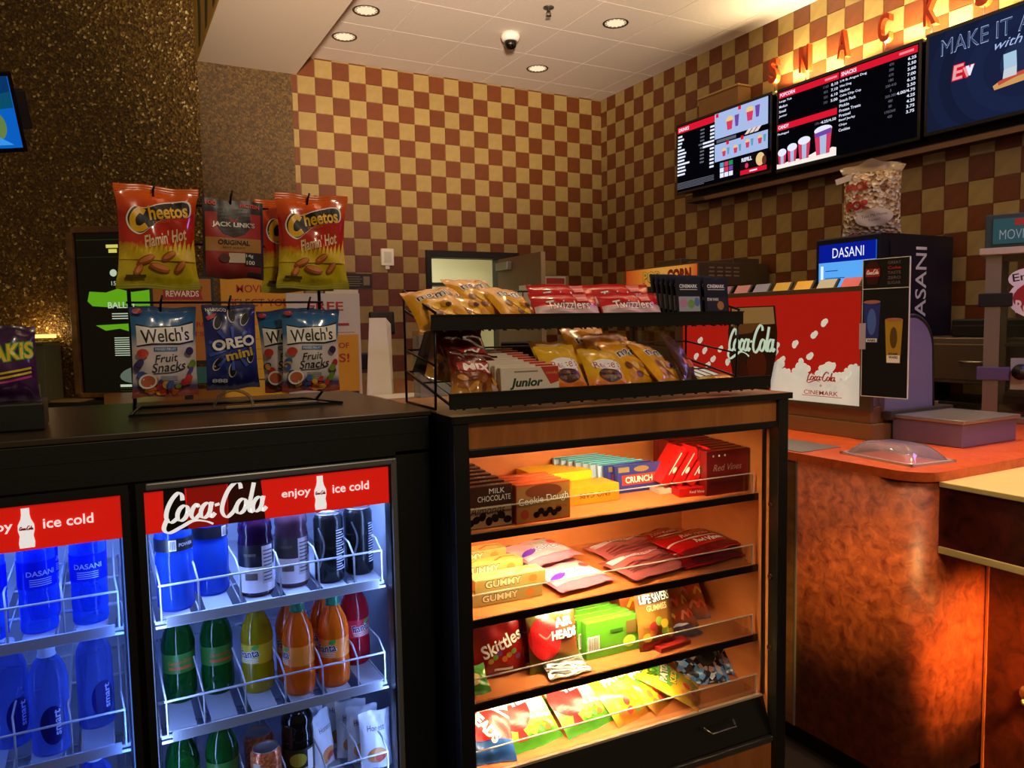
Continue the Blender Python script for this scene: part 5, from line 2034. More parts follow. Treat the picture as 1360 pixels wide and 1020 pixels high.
def p_sour(pr):
    pr.poly([(-.06, .09), (-.03, .15), (.05, .155), (.06, .10), (.02, .07)], col('so_green', '58a832'))
    pr.text('SOUR', .0, .15, .10, .028, col('so_dgreen', '2c6a1c'), bold=.06, rot=5)
    pr.text('PATCH', .0, .118, .11, .026, M_pk, bold=.1, rot=5)
    pr.text('PATCH', .0, .118, .106, .023, M_pw, bold=.05, rot=5)
    pr.text('KIDS', .0, .09, .08, .022, M_pk, bold=.1, rot=5)
    pr.text('KIDS', .0, .09, .076, .019, col('so_yel', 'f0d84a'), bold=.05, rot=5)
    for k in range(8):
        pr.ell(-.05 + (k % 4) * .03, .025 + (k // 4) * .024, .012, .009, col('so%d' % (k % 4), ['d8702c', 'b8342c', '7aa83a', 'e0b83a'][k % 4]), n=10, rot=20 * k)


sr = standbag('candy_bag', .155, .185, .04, ramp('sour_bag', [(0, 'b86a1c'), (.15, 'd0a028'), (.6, 'e0c42c'), (1, 'c8c838')], .185, 2, .12, 25, .25, coat=.3), p_sour, 63)
put(sr, 3, .545, .10, 'yellow and green sour candy bag in the middle of the bottom deck', 'candy bag', 'yellow sour candy bags', lean=R(-56), rz=R(14))
again(sr, 3, .66, .125, 'yellow sour candy bag turned sideways right of the middle one', lean=R(-60), rz=R(30))
again(sr, 3, .61, .215, 'upright yellow sour candy bag behind the middle of the bottom deck', lean=R(-48), rz=R(6), dz=.02)
again(sr, 3, .48, .23, 'yellow sour candy bag lying behind the taffy bites bags', lean=R(-58), rz=R(-6), dz=.02)
again(sr, 3, .755, .11, 'yellow sour candy bag at the front right with its tail toward the side panel', lean=R(-66), rz=R(48))
ckb = standbag('candy_bag', .15, .19, .035, cells('cookie_mix_bag', [(0, '14101c'), (.35, '2a2430'), (.5, '3a78b0'), (.7, '5a90c8'), (.85, '8a6a6a'), (1, 'b8c0d0')], 75, .25, 0, 0), lambda pr: (pr.rect(-.05, .13, .03, .15, M_pw), pr.ell(.02, .08, .03, .03, M_pk)), 64)
put(ckb, 3, .815, .16, 'black and light blue candy bag leaning at the right end of the bottom deck', 'candy bag', 'black and light blue candy bags', lean=R(-50), rz=R(-18))
again(ckb, 3, .865, .20, 'darker end of a black and blue candy bag against the right side panel', lean=R(-46), rz=R(-30))
# ================================================================== wire counter rack on the candy case
wr_ = thing('counter_rack', 'two-tier black wire candy rack standing on top of the display case', 'rack', CW(0, 0, CT), TH)
wz = (0, 0, -CT)


def zl(v):
    return 1.323 + (v - .01) * .197


def zu(v):
    return 1.490 + (v - .124) * .232


for u in (.012, .898):
    f = MB()
    f.tube([(u, .352, CT + .004), (u, .352, 1.589)], .0032, 6)
    f.tube([(u, .352, 1.589), (u, .121, 1.529)], .0032, 6)
    f.tube([(u, .136, CT + .004), (u, .124, 1.527)], .0032, 6)
    f.tube([(u, .352, 1.541), (u, .122, 1.488)], .0032, 6)
    f.tube([(u, .352, 1.388), (u, .012, 1.321)], .0032, 6)
    f.tube([(u, .136, CT + .004), (u, .352, CT + .004)], .0032, 6)
    f.tube([(u, .136, 1.41), (u, .352, 1.44)], .0026, 6)
    f.build('side_frame', M_wblk, wr_, wz)
for nm, v, z0, z1 in (('lower_front_bar', .012, 1.320, 1.354), ('upper_front_bar', .116, 1.489, 1.525)):
    b = MB()
    b.box(.0, .908, v, v + .006, z0, z1)
    b.box(.0, .908, v - .004, v + .006, z1 - .003, z1)
    for k in range(24):
        b.box(.03 + k * .037, .036 + k * .037, v + .001, v + .005, z0 - .003, z0)
    b.build(nm, M_edge, wr_, wz)
for nm, f, v0 in (('lower_deck', zl, .014), ('upper_deck', zu, .122)):
    b = MB()
    for k in range(31):
        u = .012 + k * .8862 / 30
        b.tube([(u, v0, f(v0) - .003), (u, .35, f(.35) - .003)], .0014, 4)
    for v in (v0 + .05, .24, .35):
        b.tube([(.012, v, f(v) - .005), (.898, v, f(v) - .005)], .002, 5)
    b.build(nm, M_wblk, wr_, wz)
b = MB()
b.tube([(.012, .352, 1.589), (.898, .352, 1.589)], .003, 6)
b.tube([(.012, .352, 1.44), (.898, .352, 1.44)], .0026, 6)
for k in range(12):
    u = .05 + k * .0745
    b.tube([(u, .352, 1.541), (u, .352, 1.589)], .0016, 4)
b.build('back_wires', M_wblk, wr_, wz)


def putr(o, up_, u, v, label, cat, group=None, lean=0, rz=0, dz=.001, roll=0):
    o.location = CW(u, v, (zu if up_ else zl)(v) + dz)
    o.rotation_euler = (lean, roll, TH + rz)
    return tag(o, label, cat, group)


def againr(o, up_, u, v, label, lean=0, rz=0, dz=.001, roll=0, group=None):
    return dup(o, label, CW(u, v, (zu if up_ else zl)(v) + dz), (lean, roll, TH + rz), group)


M_mmy = ramp('peanut_bag', [(0, 'b8780c'), (.2, 'd8960f'), (.6, 'e2a414'), (1, 'd88a10')], .17, 2, .1, 20, .22, coat=.4)
M_mmb = col('mm_brown', '3a1a0c')


def p_mm(pr):
    pr.text("m&m's", .002, .115, .10, .032, M_pw, rot=6, bold=.08)
    pr.text("m&m's", .002, .115, .096, .028, M_mmb, rot=6, bold=.012)
    for k in range(7):
        pr.ell(-.035 + (k % 4) * .024, .04 + (k // 4) * .026, .012, .010, col('mm%d' % (k % 3), ['c8860f', '6a3412', 'e8b83c'][k % 3]), n=12, rot=25 * k)
    pr.ell(.02, .06, .008, .006, M_mmb)


mm = standbag('peanut_candy_bag', .135, .17, .042, M_mmy, p_mm, 71, .0022)
gm = 'yellow peanut candy bags'
putr(mm, 1, .052, .142, 'yellow peanut candy bag leaning at the left end of the upper tier', 'candy bag', gm, lean=R(-56), rz=R(-4), roll=R(-8))
againr(mm, 1, .125, .150, 'yellow peanut candy bag second from the left on the upper tier', R(-57), R(4))
againr(mm, 1, .185, .185, 'yellow peanut candy bag third from the left on the upper tier, set back', R(-54), R(10), .012)
againr(mm, 1, .262, .146, 'yellow peanut candy bag right next to the red licorice bags on the upper tier', R(-55), R(14), roll=R(6))


def p_tw2(pr):
    pr.rect(-.098, .02, .098, .05, col('tw_white2', 'd8b0b0'))
    pr.text('Twizzlers', .0, .05, .13, .026, col('tw_deep', '8a1216'), bold=.07, shear=.15)
    pr.text('Twizzlers', .0, .05, .128, .025, M_pw, bold=.01, shear=.15)
    pr.poly([(.03, .09), (.07, .09), (.06, .06), (.03, .06)], col('tw_sheen', 'd87a78'))


t2 = standbag('licorice_bag', .2, .092, .035, ramp('twz2_bag', [(0, 'a01418'), (.5, 'c81c1e'), (1, 'b01418')], .105, 2, .1, 20, .22, coat=.5), p_tw2, 72, .002)
putr(t2, 1, .375, .140, 'red licorice bag on the upper tier beside the peanut candy', 'candy bag', 'red licorice bags on the rack', lean=R(-28), rz=R(2))
againr(t2, 1, .570, .142, 'red licorice bag on the upper tier beside the black gift cards', R(-28), R(3))
againr(t2, 1, .40, .20, 'red licorice bag in the second row of the upper tier', R(-28), R(2), .012)
againr(t2, 1, .58, .21, 'dark ends of a licorice bag behind the right front one', R(-28), R(-2), .012)


def p_gc(art):
    def f(pr):
        pr.ell(0, .118, .008, .003, col('slot_grey', '2c2a2a'))
        pr.text('CINEMARK', 0, .098, .062, .010, M_pw, bold=.03)
        pr.rect(-.03, .088, .03, .0895, M_pw)
        art(pr)
    return f


def art1(pr):
    pr.rect(-.036, .03, .036, .070, col('gc_pale', 'a8b0b8'))
    pr.ell(-.02, .052, .014, .012, col('gc_pink', 'c88aa8'))
    pr.ell(.006, .05, .012, .012, col('gc_green', '7aa84a'))
    pr.ell(.026, .055, .009, .012, col('gc_blue', '5a7ab8'))


def art2(pr):
    pr.rect(-.036, .03, .036, .068, col('gc_dark', '24202c'))
    pr.text('STAR WARS', -.014, .062, .04, .008, M_pw, bold=.02)
    pr.ell(.012, .045, .012, .012, col('gc_amber', 'b07a3a'))


for ai, (u0, art, nm, n) in enumerate(((.742, art1, 'left', 6), (.836, art2, 'right', 5))):
    g_ = carton('gift_card', .085, .0025, .122, col('card_black', '0e0d0e', .4), p_gc(art), bev=.0004)
    gn_ = 'black gift cards on the %s hanger' % nm
    putr(g_, 1, u0, .135, 'front black gift card of the %s stack on the upper tier' % nm, 'gift card', gn_, lean=R(-6), rz=R(2), dz=.004)
    for k in range(1, n):
        againr(g_, 1, u0 - .006 * k, .135 + .012 * k, 'black gift card, %s from the front of the %s stack' % (ORD[k], nm), R(-6 - k), R(2 - k), .004)

# ---- lower tier
def p_kk(pr):
    pr.poly([(-.05, .07), (.05, .075), (.05, .105), (-.05, .10)], col('kk_red', 'a81c18'))
    pr.text('MIX', .0, .088, .07, .022, M_pw, rot=3, bold=.04)
    for k in range(8):
        pr.ell(-.04 + (k % 4) * .026, .03 + (k // 4) * .02, .014, .006, col('kk%d' % (k % 3), ['8a4a14', 'c88a2c', '5a200c'][k % 3]), n=10, rot=40 * k)


kb = standbag('chocolate_mix_bag', .13, .16, .04, ramp('kk_bag', [(0, 'b8862c'), (.25, '8a4a14'), (.5, '5a1c10'), (1, '4a140c')], .16, 2, .25, 22, .18, coat=.5), p_kk, 81, .003)
putr(kb, 0, .085, .05, 'brown, gold and red chocolate bag in front at the left of the lower tier', 'candy bag', 'chocolate mix bags', lean=R(-48), rz=R(-6), roll=R(10))
againr(kb, 0, .12, .13, 'brown and red chocolate bag behind the front one on the lower tier', R(-36), R(10), .004)
againr(kb, 0, .075, .20, 'dark brown chocolate bag leaning at the back left of the lower tier', R(-22), R(-6), .004, R(14))
M_dkb = ramp('dark_choc_bag', [(0, '2a140a'), (.5, '4a2410'), (1, '3a1a0c')], .15, 2, .1, 20, .3, coat=.3)
o, S_ = pouch('chocolate_bag', .11, .13, .03, M_dkb, 82, wr=.002)
putr(o, 0, .045, .255, 'plain dark brown chocolate bag leaning on the left wire frame', 'candy bag', lean=R(-14), rz=R(-50), roll=R(12), dz=.006)


def p_jm(pr):
    H_ = .072
    pr.rect(-.074, .001, .074, .071, col('jm_cream', 'd8ccb8'))
    pr.text('Junior', -.01, .034, .085, .026, col('jm_green', '123a24'), shear=.25, bold=.04)
    pr.text('MINTS', .02, .010, .07, .014, col('jm_green', '123a24'), shear=.25, bold=.04)
    pr.poly([(.028, .071), (.074, .071), (.074, .036), (.052, .030)], col('jm_red', 'b83020'))
    pr.text('candy', .056, .056, .03, .009, col('jm_gold', 'd8a04a'))
    pr.rect(-.04, .060, .02, .063, col('jm_ink', '8a7a68'))
    pr.rect(-.06, H_ + .004, .03, H_ + .009, col('jm_green2', '3a4a3a'))
    pr.rect(.055, H_ + .003, .074, H_ + .008, col('jm_red', 'b83020'))


jm = carton('mint_box', .15, .0185, .072, col('jm_side', 'cdbf9f', .45), p_jm)
putr(jm, 0, .212, .045, 'cream and green mint candy box in front on the lower tier', 'candy box', 'cream mint candy boxes', lean=R(-4))
for k in range(1, 9):
    againr(jm, 0, .212 - k * .0035, .045 + k * .0235, 'cream mint candy box, %s from the front of its row' % ORD[k], R(-4))


def p_rp(pr):
    pr.ell(0, .072, .042, .018, M_pw)
    pr.text("Reese's", 0, .073, .074, .022, col('rp_red', 'b83a1c'), rot=5, bold=.0)
    pr.ell(.004, .042, .034, .018, col('rp_brown', '3a1c0e'))
    for k in range(9):
        pr.ell(-.02 + (k % 5) * .011, .036 + (k // 5) * .012, .007, .005, col('rp%d' % (k % 3), ['6a3a1c', '8a5a30', '4a2410'][k % 3]), n=8)
    pr.rect(-.05, .012, .05, .022, col('rp_orange', 'd8701c'))


rp = standbag('peanut_butter_candy_bag', .115, .135, .036, ramp('rp_bag', [(0, 'd0601a'), (.2, 'd88a1c'), (.4, 'e0b01c'), (1, 'd8a818')], .135, 2, .1, 20, .22, coat=.4), p_rp, 83)
putr(rp, 0, .325, .06, 'yellow and orange peanut butter candy bag with its tall blank top, beside the mint boxes', 'candy bag', 'peanut butter candy bags', lean=R(-34), rz=R(4))
againr(rp, 0, .435, .05, 'rounder yellow peanut butter candy bag leaning back right of the first', R(-42), R(-4), roll=R(4))
againr(rp, 0, .345, .12, 'peanut butter candy bag in the second row of the lower tier', R(-36), R(3))
putr(flatbag('peanut_butter_candy_bag', .11, .09, .03, MATS['rp_bag'], lambda pr: pr.text("Reese's", 0, .05, .07, .018, col('rp_red', 'b83a1c')), 84), 0, .79, .03, 'small orange candy bag lying low at the right end of the lower tier', 'candy bag', lean=R(-78), dz=.004)
m2 = againr(mm, 0, .545, .055, 'yellow peanut candy bag standing upright in the middle of the lower tier', R(-46), R(8))
againr(mm, 0, .625, .05, 'yellow peanut candy bag leaning right with folded corner on the lower tier', R(-48), R(24), roll=R(10))
againr(mm, 0, .515, .115, 'yellow peanut candy bag behind the upright one on the lower tier', R(-42), R(-4))
againr(mm, 0, .49, .18, 'tall yellow peanut candy bag at the back of the lower tier', R(-40), R(2), .004)
o, S_ = pouch('chocolate_bag', .10, .155, .03, M_dkb, 85, wr=.003)
pr = bag_print(S_)
pr.rect(-.03, .05, .03, .07, col('rp_orange', 'd8701c'))
pr.build('printed_artwork', o)
putr(o, 0, .70, .07, 'dark brown candy bag with a pointed corner right of the yellow bags', 'candy bag', lean=R(-34), rz=R(30), roll=R(14))

# ================================================================== main counter at the right
M_burl = wood('burl_veneer', '6a2410', 'b4562a', 26, (1, 1, 1), .45, .0, 10, .32, .68)
M_ctop = wood('counter_orange', 'b8441c', 'd8602c', 30, (1, 1, 1), .3, 0, 8, .3, .7)
KX, KY, KZ = 2.19, 1.43, 1.02
mc = thing('main_counter', 'reddish burl-wood counter with rounded corner at the right', 'counter', (2.8, 3.0, ZF))
nm_ = neg(mc)


def rcorner(off, r=.10):
    """footprint with one rounded corner"""
    x0, y0 = KX - off, KY - off
    rr = r + off
    p = [(x0 + rr - rr * math.cos(a), y0 + rr - rr * math.sin(a)) for a in [PI / 2 * i / 12 for i in range(13)]]
    return [(x0, 3.35)] + p + [(4.2, y0), (4.2, y0 + .62), (3.05, y0 + .62), (3.05, 3.35)]


MB().prism(rcorner(0), ZF + .1, KZ - .03, sm=True).build('burl_panel', M_burl, mc, nm_)
MB().prism(rcorner(-.06), ZF, ZF + .1).build('toe_kick', M_black, mc, nm_)
MB().prism(rcorner(.008), KZ - .03, KZ, sm=False).build('worktop', M_ctop, mc, nm_)
box('edge_trim', mat('trim_steel', '9a948c', .3, .7), (KX - .006, KX + .004, 1.905, 1.911, ZF + .1, KZ - .03), mc, 0, nm_)
box('end_panel', wood('end_brown', '5a3414', '7a4a20', 5, (1, 1, 4), .5), (KX - .004, KX, 1.911, 2.6, ZF + .1, KZ - .03), mc, 0, nm_)
# projecting pay ledge
M_cream = mat('ledge_cream', 'd8bc78', .35, var=.04)
lg = thing('pay_ledge', 'cream-topped ledge with dark red front projecting from the counter at the right edge', 'ledge', (3.1, 1.2, .76))
nl = neg(lg)


def rl_(x0, y0, y1, r=.03):
    return [(x0, y1)] + [(x0 + r - r * math.cos(a), y0 + r - r * math.sin(a)) for a in [PI / 2 * i / 6 for i in range(7)]] + [(4.2, y0), (4.2, y1)]


MB().prism(rl_(2.268, .70, KY), .972, .990).build('ledge_top', M_cream, lg, nl, bevel=.003)
MB().prism(rl_(2.275, .71, KY), .785, .972).build('ledge_front', wood('ledge_red', '2c0c06', '5a1e0e', 14, (1, 1, 1), .3, .2, 8), lg, nl)
MB().prism(rl_(2.270, .705, KY), .762, .785).build('lower_trim', M_cream, lg, nl, bevel=.003)
box('light_strip', glow('ledge_light', 'ff9a3c', 4), (2.34, 2.50, .90, .93, .754, .762), lg, 0, nl)
box('support_fin', wood('fin_red', '3a1208', '6e2c14', 16, (1, 1, 1), .3, .2, 9), (2.535, 2.565, .76, KY, ZF, .762), lg, 0, nl)
box('fin_edge', mat('seam_orange', 'c86a1e', .4), (2.531, 2.535, KY - .012, KY - .004, ZF, .762), lg, 0, nl)
o = lamp('ledge_strip_lamp', 'AREA', (2.43, .98, .75), 9, (1, .47, .12), .2, (2.43, 1.43, .30), size_y=.25)
o.data.spread = R(80)
t = thing('purse_hook', 'cream bag hook sticking out at the right picture edge below the ledge', 'hook', (2.531, 1.28, .30))
MB().tube([(0, 0, 0), (-.03, -.01, -.004), (-.07, -.02, .0), (-.085, -.024, .012)], .010, 8, r1=.007).build('arm', M_cream, t)
MB().lathe([(0, 0), (.03, 0), (.03, .006), (0, .006)], n=16).build('rose', M_cream, t, rot=(0, R(-90), 0))

# things on the counter
t = thing('steel_plate', 'grey steel plate let into the orange worktop beside the display case', 'plate', (2.36, 2.02, KZ))
box('sheet', mat('plate_grey', '8e8c88', .35, .6), (-.16, .05, -.12, .28, 0, .003), t)
box('recess', M_black, (-.15, -.07, .10, .16, .003, .004), t)
t = thing('clear_lid', 'low clear plastic domed lid in a frame on the orange counter corner', 'lid', (2.38, 1.655, KZ), R(-6))
b = MB()
b.box(-.10, .10, -.15, -.138, 0, .008)
b.box(-.10, .10, .138, .15, 0, .008)
b.box(-.10, -.09, -.15, .15, 0, .008)
b.box(.09, .10, -.15, .15, 0, .008)
b.build('frame', mat('lid_frame', 'b8b0ac', .25, .3), t)


def domef(u, v):
    x, y = (u - .5) * 2, (v - .5) * 2
    return (x * .09, y * .138, .004 + .055 * (max(0, 1 - abs(x) ** 4) * max(0, 1 - abs(y) ** 4)) ** .8)


MB().grid(domef, 18, 18).build('dome', clear('lid_clear', 'f0e6f0', .05, 1.5, .22, 'd8c8dc'), t)  # milky lilac body painted in for purple highlights on the clear dome
t = thing('drip_bin', 'low stainless steel bin with purple-lit side on the counter behind the clear lid', 'bin', (2.78, 1.78, KZ))
b = MB()
b.box(-.045, .30, -.14, .14, 0, .088)
b.build('body', mat('bin_steel_purple_lit', '8078a0', .4, .5), t, bevel=.004)  # steel tinted lilac: purple light put into its colour
b = MB()
b.box(-.055, .31, -.15, .15, .088, .102)
b.build('rim', M_steel, t, bevel=.003)
lamp('purple_lamp', 'AREA', (3.3, 1.0, 2.6), 12, (.45, .3, 1), .5, (2.9, 1.8, 1.2))  # unseen source for the purple light on the steel

# drink dispenser with poster panel
ds = thing('drink_dispenser', 'steel drink dispenser on the counter with a red and white cola poster on its back', 'drink dispenser', (2.87, 2.5, KZ))
nd = neg(ds)
M_disp = mat('disp_tan', '8a6a44', .4, .4)
MB().box(2.63, 3.08, 1.93, 3.08, 1.02, 1.085).build('plinth', M_disp, ds, nd, bevel=.003)
MB().box(2.64, 3.07, 1.945, 3.07, 1.085, 1.15).build('lower_band', M_disp, ds, nd, bevel=.003)
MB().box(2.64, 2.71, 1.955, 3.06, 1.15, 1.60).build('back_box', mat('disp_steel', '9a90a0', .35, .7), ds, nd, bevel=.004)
b = MB()
b.box(2.622, 2.64, 1.935, 1.985, 1.135, 1.625)
b.box(2.622, 2.64, 3.03, 3.08, 1.135, 1.625)
b.box(2.622, 2.64, 1.985, 3.03, 1.135, 1.152)
b.box(2.622, 2.64, 1.985, 3.03, 1.606, 1.625)
b.build('poster_frame', mat('frame_bronze', '6e5c48', .35, .7), ds, nd)
pf = thing('poster_panel', '', '', (0, 0, 0))
del pf['label'], pf['category']
bpy.data.objects.remove(pf)
L0 = 2.5075      # poster middle along the counter
pp = MB().box(-.5225, .5225, 0, .006, 0, .454).build('poster_panel', mat('poster_red', 'a8120a', .3, emit=.04, ecol='d02010'), ds, loc=(2.632 - 2.87, L0 - 2.5, 1.152 - KZ), rot=(0, 0, R(-90)))  # faint emission added to lift the printed red
pr = Print(front(0), .0002, .0004)
M_pp = mat('poster_popcorn', 'dfe8df', .4, emit=.32)  # emission added so the poster's white print looks brighter, no lamp behind
pr.poly([(-.5225, .05), (-.44, .12), (-.30, .10), (-.16, .06), (-.16, .0), (-.5225, .0)], M_pp)
rr = random.Random(9)
pts = [(.06, 0.0)]
for k in range(13):
    x = .06 + k * .035
    pts.append((x + .004, .125 + .03 * math.sin(k * 1.7) + .01))
    pts.append((x + .024, .125 + .03 * math.sin(k * 1.7 + .8)))
pts += [(.5225, .12), (.5225, 0)]
pr.poly(pts, M_pp)
for k in range(26):
    x = .07 + k * .0178
    pr.ell(x, .135 + .025 * math.sin(k * 1.7 * .5) + rr.uniform(-.012, .012), rr.uniform(.014, .024), rr.uniform(.012, .02), M_pp, n=9, rot=rr.uniform(0, 90))
for x, y in ((-.36, .20), (-.30, .16), (-.42, .17), (-.25, .21), (-.39, .25), (-.2, .15), (.09, .2), (.13, .17), (.2, .24), (.3, .28), (.35, .33), (.28, .19), (.1, .23), (-.47, .14), (-.33, .13)):
    pr.ell(x, y, .018, .014, M_pp, n=8, rot=rr.uniform(0, 90))
    pr.ell(x + .01, y + .008, .012, .012, M_pp, n=8)
# glass of cola
gx = -.042
prof = [(-.135, .41), (.135, .41), (.150, .29), (.145, .20), (.10, .02), (.09, 0), (-.09, 0), (-.10, .02), (-.145, .20), (-.150, .29)]
pr.poly([(gx + x, y) for x, y in prof], mat('cola_glass', '2c140c', .15))
pr.poly([(gx - .125, .405), (gx + .125, .405), (gx + .135, .33), (gx - .132, .32)], mat('cola_foam', 'b0a070', .4))
pr.poly([(gx - .12, .33), (gx + .05, .335), (gx + .0, .29), (gx - .1, .28)], mat('cola_amber', '7a5a30', .4))
pr.ell(gx + .03, .14, .06, .08, mat('cola_brown', '54200f', .3))
pr.ell(gx - .05, .1, .03, .06, mat('cola_brown2', '3a180e', .3))
pr.cola(gx - .005, .245, .29, .16, mat('poster_white', 'd8ecec', .4, emit=.3), th=.24)
pr.cola(.345, .105, .145, .05, mat('poster_redink', 'b83026', .5), th=.22)
pr.text('+', .345, .072, .014, .014, mat('poster_redink', 'b83026'))
pr.text('CINEMARK', .345, .042, .17, .018, mat('poster_redink', 'b83026'), bold=.01)
pr.rect(.25, .027, .45, .0295, mat('poster_redink', 'b83026'))
pr.build('poster_print', pp)
fc = ['b87a80', '8a8aa8', 'c8a030', 'd0a028', 'a8a898', 'c05a60', 'c8b050', '9a6a8a']
for k in range(8):
    y = 2.06 + k * .118
    f = MB().box(-.042, .042, 0, .004, 0, .05).build('flavor_card', mat('flavor_%d' % k, fc[(5 - k) % 8], .4), ds, loc=(2.645 - 2.87, y - 2.5, 1.622 - KZ), rot=(R(-35), 0, R(-90)))
    MB().box(.044, .055, -.001, .006, 0, .05).build('card_divider', M_black, ds, loc=(2.645 - 2.87, y - 2.5, 1.622 - KZ), rot=(R(-35), 0, R(-90)))
box('top_rail', mat('disp_rail', 'c8bfae', .4, .4), (2.625, 2.66, 1.94, 3.07, 1.618, 1.626), ds, 0, nd)
# rounded front cowl and drip ledge seen end-on
b = MB()
arch = [(2.72, 1.10), (2.72, 1.47)] + [(2.87 + .15 * -math.cos(a), 1.38 + .12 * math.sin(a)) for a in [PI * (i + 1) / 12 for i in range(0)]]
arch = [(2.70, 1.13), (2.70, 1.50), (2.83, 1.505)] + [(2.86 + .14 * math.sin(a), 1.365 + .14 * math.cos(a)) for a in [R(8 + 82 * i / 8) for i in range(9)]] + [(3.012, 1.13)]
n_ = len(arch)
b.add([(x, 1.93, z) for x, z in arch] + [(x, 3.05, z) for x, z in arch], [tuple(range(n_)), tuple(range(n_, 2 * n_))[::-1]] + [(i, i + n_, (i + 1) % n_ + n_, (i + 1) % n_) for i in range(n_)])
b.build('end_cowl', mat('cowl_purple_lit', '8f86a6', .35, .5), ds, nd)  # purple light on the steel cowl is put into its colour
b = MB()
pp_ = [(x, 1.938, z) for x, z in arch[2:]]
b.tube(pp_, .012, 6)
b.build('cowl_gasket', M_black, ds, nd)
box('drip_ledge', M_steeld, (2.70, 3.10, 1.90, 1.96, 1.10, 1.135), ds, .003, nd)
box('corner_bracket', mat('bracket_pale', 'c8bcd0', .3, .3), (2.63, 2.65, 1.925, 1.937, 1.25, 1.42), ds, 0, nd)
# flag card with cups
t = thing('promo_card', 'tall black card with two patterned cups fixed to the dispenser corner', 'sign', (2.592, 1.858, 1.20), R(-84))
box('card', mat('card_dark', '0d0b0e', .35), (-.09, .09, 0, .004, 0, .52), t)
b = MB()
for bb in ((-.0915, -.089, -.001, .005, 0, .52), (.089, .0915, -.001, .005, 0, .52), (-.09, .09, -.001, .005, .519, .5215), (-.09, .09, -.001, .005, -.001, .0015), (-.09, .09, -.0015, 0, .408, .411)):
    b.box(*bb)
b.build('white_border', mat('card_edge', 'd8d4cc', .5), t)
box('clip', mat('bracket_pale', 'c8bcd0'), (-.10, -.075, -.003, .02, .18, .28), t)
pr = Print(front(0), .0002, .0004)
prof = [(-.026, 0), (.026, 0), (.034, .125), (-.034, .125)]
pr.poly([(-.052 + x, .205 + y * 1.25) for x, y in prof], col('cup_blue', '2a3488'))
pr.ell(-.052, .36, .034, .007, col('cup_rim', 'a86a50'))
pr.ell(-.052, .285, .018, .05, col('cup_blue2', '4a6ac0'))
pr.rect(-.074, .208, -.030, .222, M_pw)
pr.poly([(.035 + x, .13 + y * 1.3) for x, y in prof], col('cup_yellow', 'b08a24'))
pr.ell(.035, .292, .034, .007, col('cup_rim', 'a86a50'))
pr.ell(.035, .225, .014, .04, col('cup_brown', '5a4418'))
pr.rect(.010, .132, .060, .160, M_pw)
pr.text('STAR', .035, .165, .035, .008, M_pk, bold=.03)
pr.text('WARS', .035, .152, .035, .010, M_pk, bold=.03)
pr.text('WARS', -.052, .215, .034, .009, M_pk, bold=.03)
pr.poly([(-.070, .425), (-.030, .425), (-.022, .46), (-.022, .49), (-.034, .512), (-.066, .512), (-.078, .49), (-.078, .46)], col('zero_can', '3a0c0a', .3))
pr.rect(-.078, .455, -.022, .485, col('zero_red', 'a82018'))
pr.cola(-.05, .47, .05, .024, M_pw, th=.3, tail=False)
for k, (s_, m_) in enumerate((('GREAT', M_pk), ('Coke', col('zero_red', 'a82018')), ('TASTE', M_pk), ('ZERO', M_pk), ('SUGAR', M_pk))):
    pr.text(s_, .035, .503 - k * .0185, .05, .011, col('zero_grey', '6a5a58') if m_ == M_pk else m_, bold=.02)
pr.build('print', t)
# ================================================================== menu screens on the right wall
SX = 4.60
shf = thing('screen_shelf', 'long dark ledge under the menu screens on the tiled wall', 'shelf', (XB - TT, 3.4, 2.545), R(-90))
box('ledge', mat('shelf_brown', '3c2412', .5), (-1.9, 2.3, -.13, 0, 0, .03), shf)
box('lip', mat('shelf_lip', '6a4a2a', .5), (-1.65, 2.3, -.15, -.13, -.012, .02), shf)
box('back_board', mat('shelf_black', '150c08', .6), (-1.9, 2.3, -.06, -.01, .03, .70), shf)
b = MB()
b.box(-1.7, 2.3, -.13, -.03, .655, .675)
b.build('lamp_trough', mat('trough_tan', '8a6a3a', .5), shf)
box('lamp_strip', glow('trough_lamp', 'ffd06a', 5), (-1.05, 2.25, -.075, -.055, .70, .715), shf)
for y in (3.9, 3.0, 2.1):
    o = lamp('trough_strip_lamp', 'AREA', (4.68, y, 3.27), 22, (1, .80, .46), .85, (4.76, y, 3.8), size_y=.03)
    o.rotation_euler = (R(180), R(-5), R(90))
t = thing('junction_box', 'tan box on the wall above the left menu screen', 'box', (XB - TT, 4.83, 3.22), R(-90))
box('body', mat('jbox_tan', '8a6434', .6), (-.3, .16, -.14, 0, 0, .17), t, .003)
box('lid', mat('jbox_lid', 'b08a50', .6), (-.31, .17, -.15, 0, .17, .185), t)


def screen(name, y0, y1, z0, z1, label, base='06060c', es=.12):
    t = thing('menu_screen', label, 'screen', (SX, (y0 + y1) / 2, z0), R(-90), 'menu screens on the right wall')
    hw, h = (y0 - y1) / 2, z1 - z0
    box('housing', M_blackg, (-hw, hw, 0, .06, 0, h), t, .004)
    box('wall_mount', M_black, (-hw * .4, hw * .4, .06, .105, h * .3, h * .7), t)
    d = MB().box(-hw + .022, hw - .022, -.002, 0, .022, h - .022).build('display', glow('disp_' + name, base, es * 6), t)
    return t, d, hw, h


G_w = glow('px_white', 'e8ecff', 1.0)
G_r = glow('px_red', 'd0142c', 1.15)
G_g = glow('px_grey', '6a6c78', .8)
G_lb = glow('px_sky', 'a8bce8', 1.0)
G_pk = glow('px_pink', 'd83a60', 1.0)
G_cr = glow('px_cream', 'e8c88a', 1.0)
G_tl = glow('px_teal', '5aa0c0', 1.0)
G_br = glow('px_brown', '6a3a24', .8)
G_gn = glow('px_green', '2a9a68', .8)
G_vi = glow('px_violet', '7a4ab0', .9)


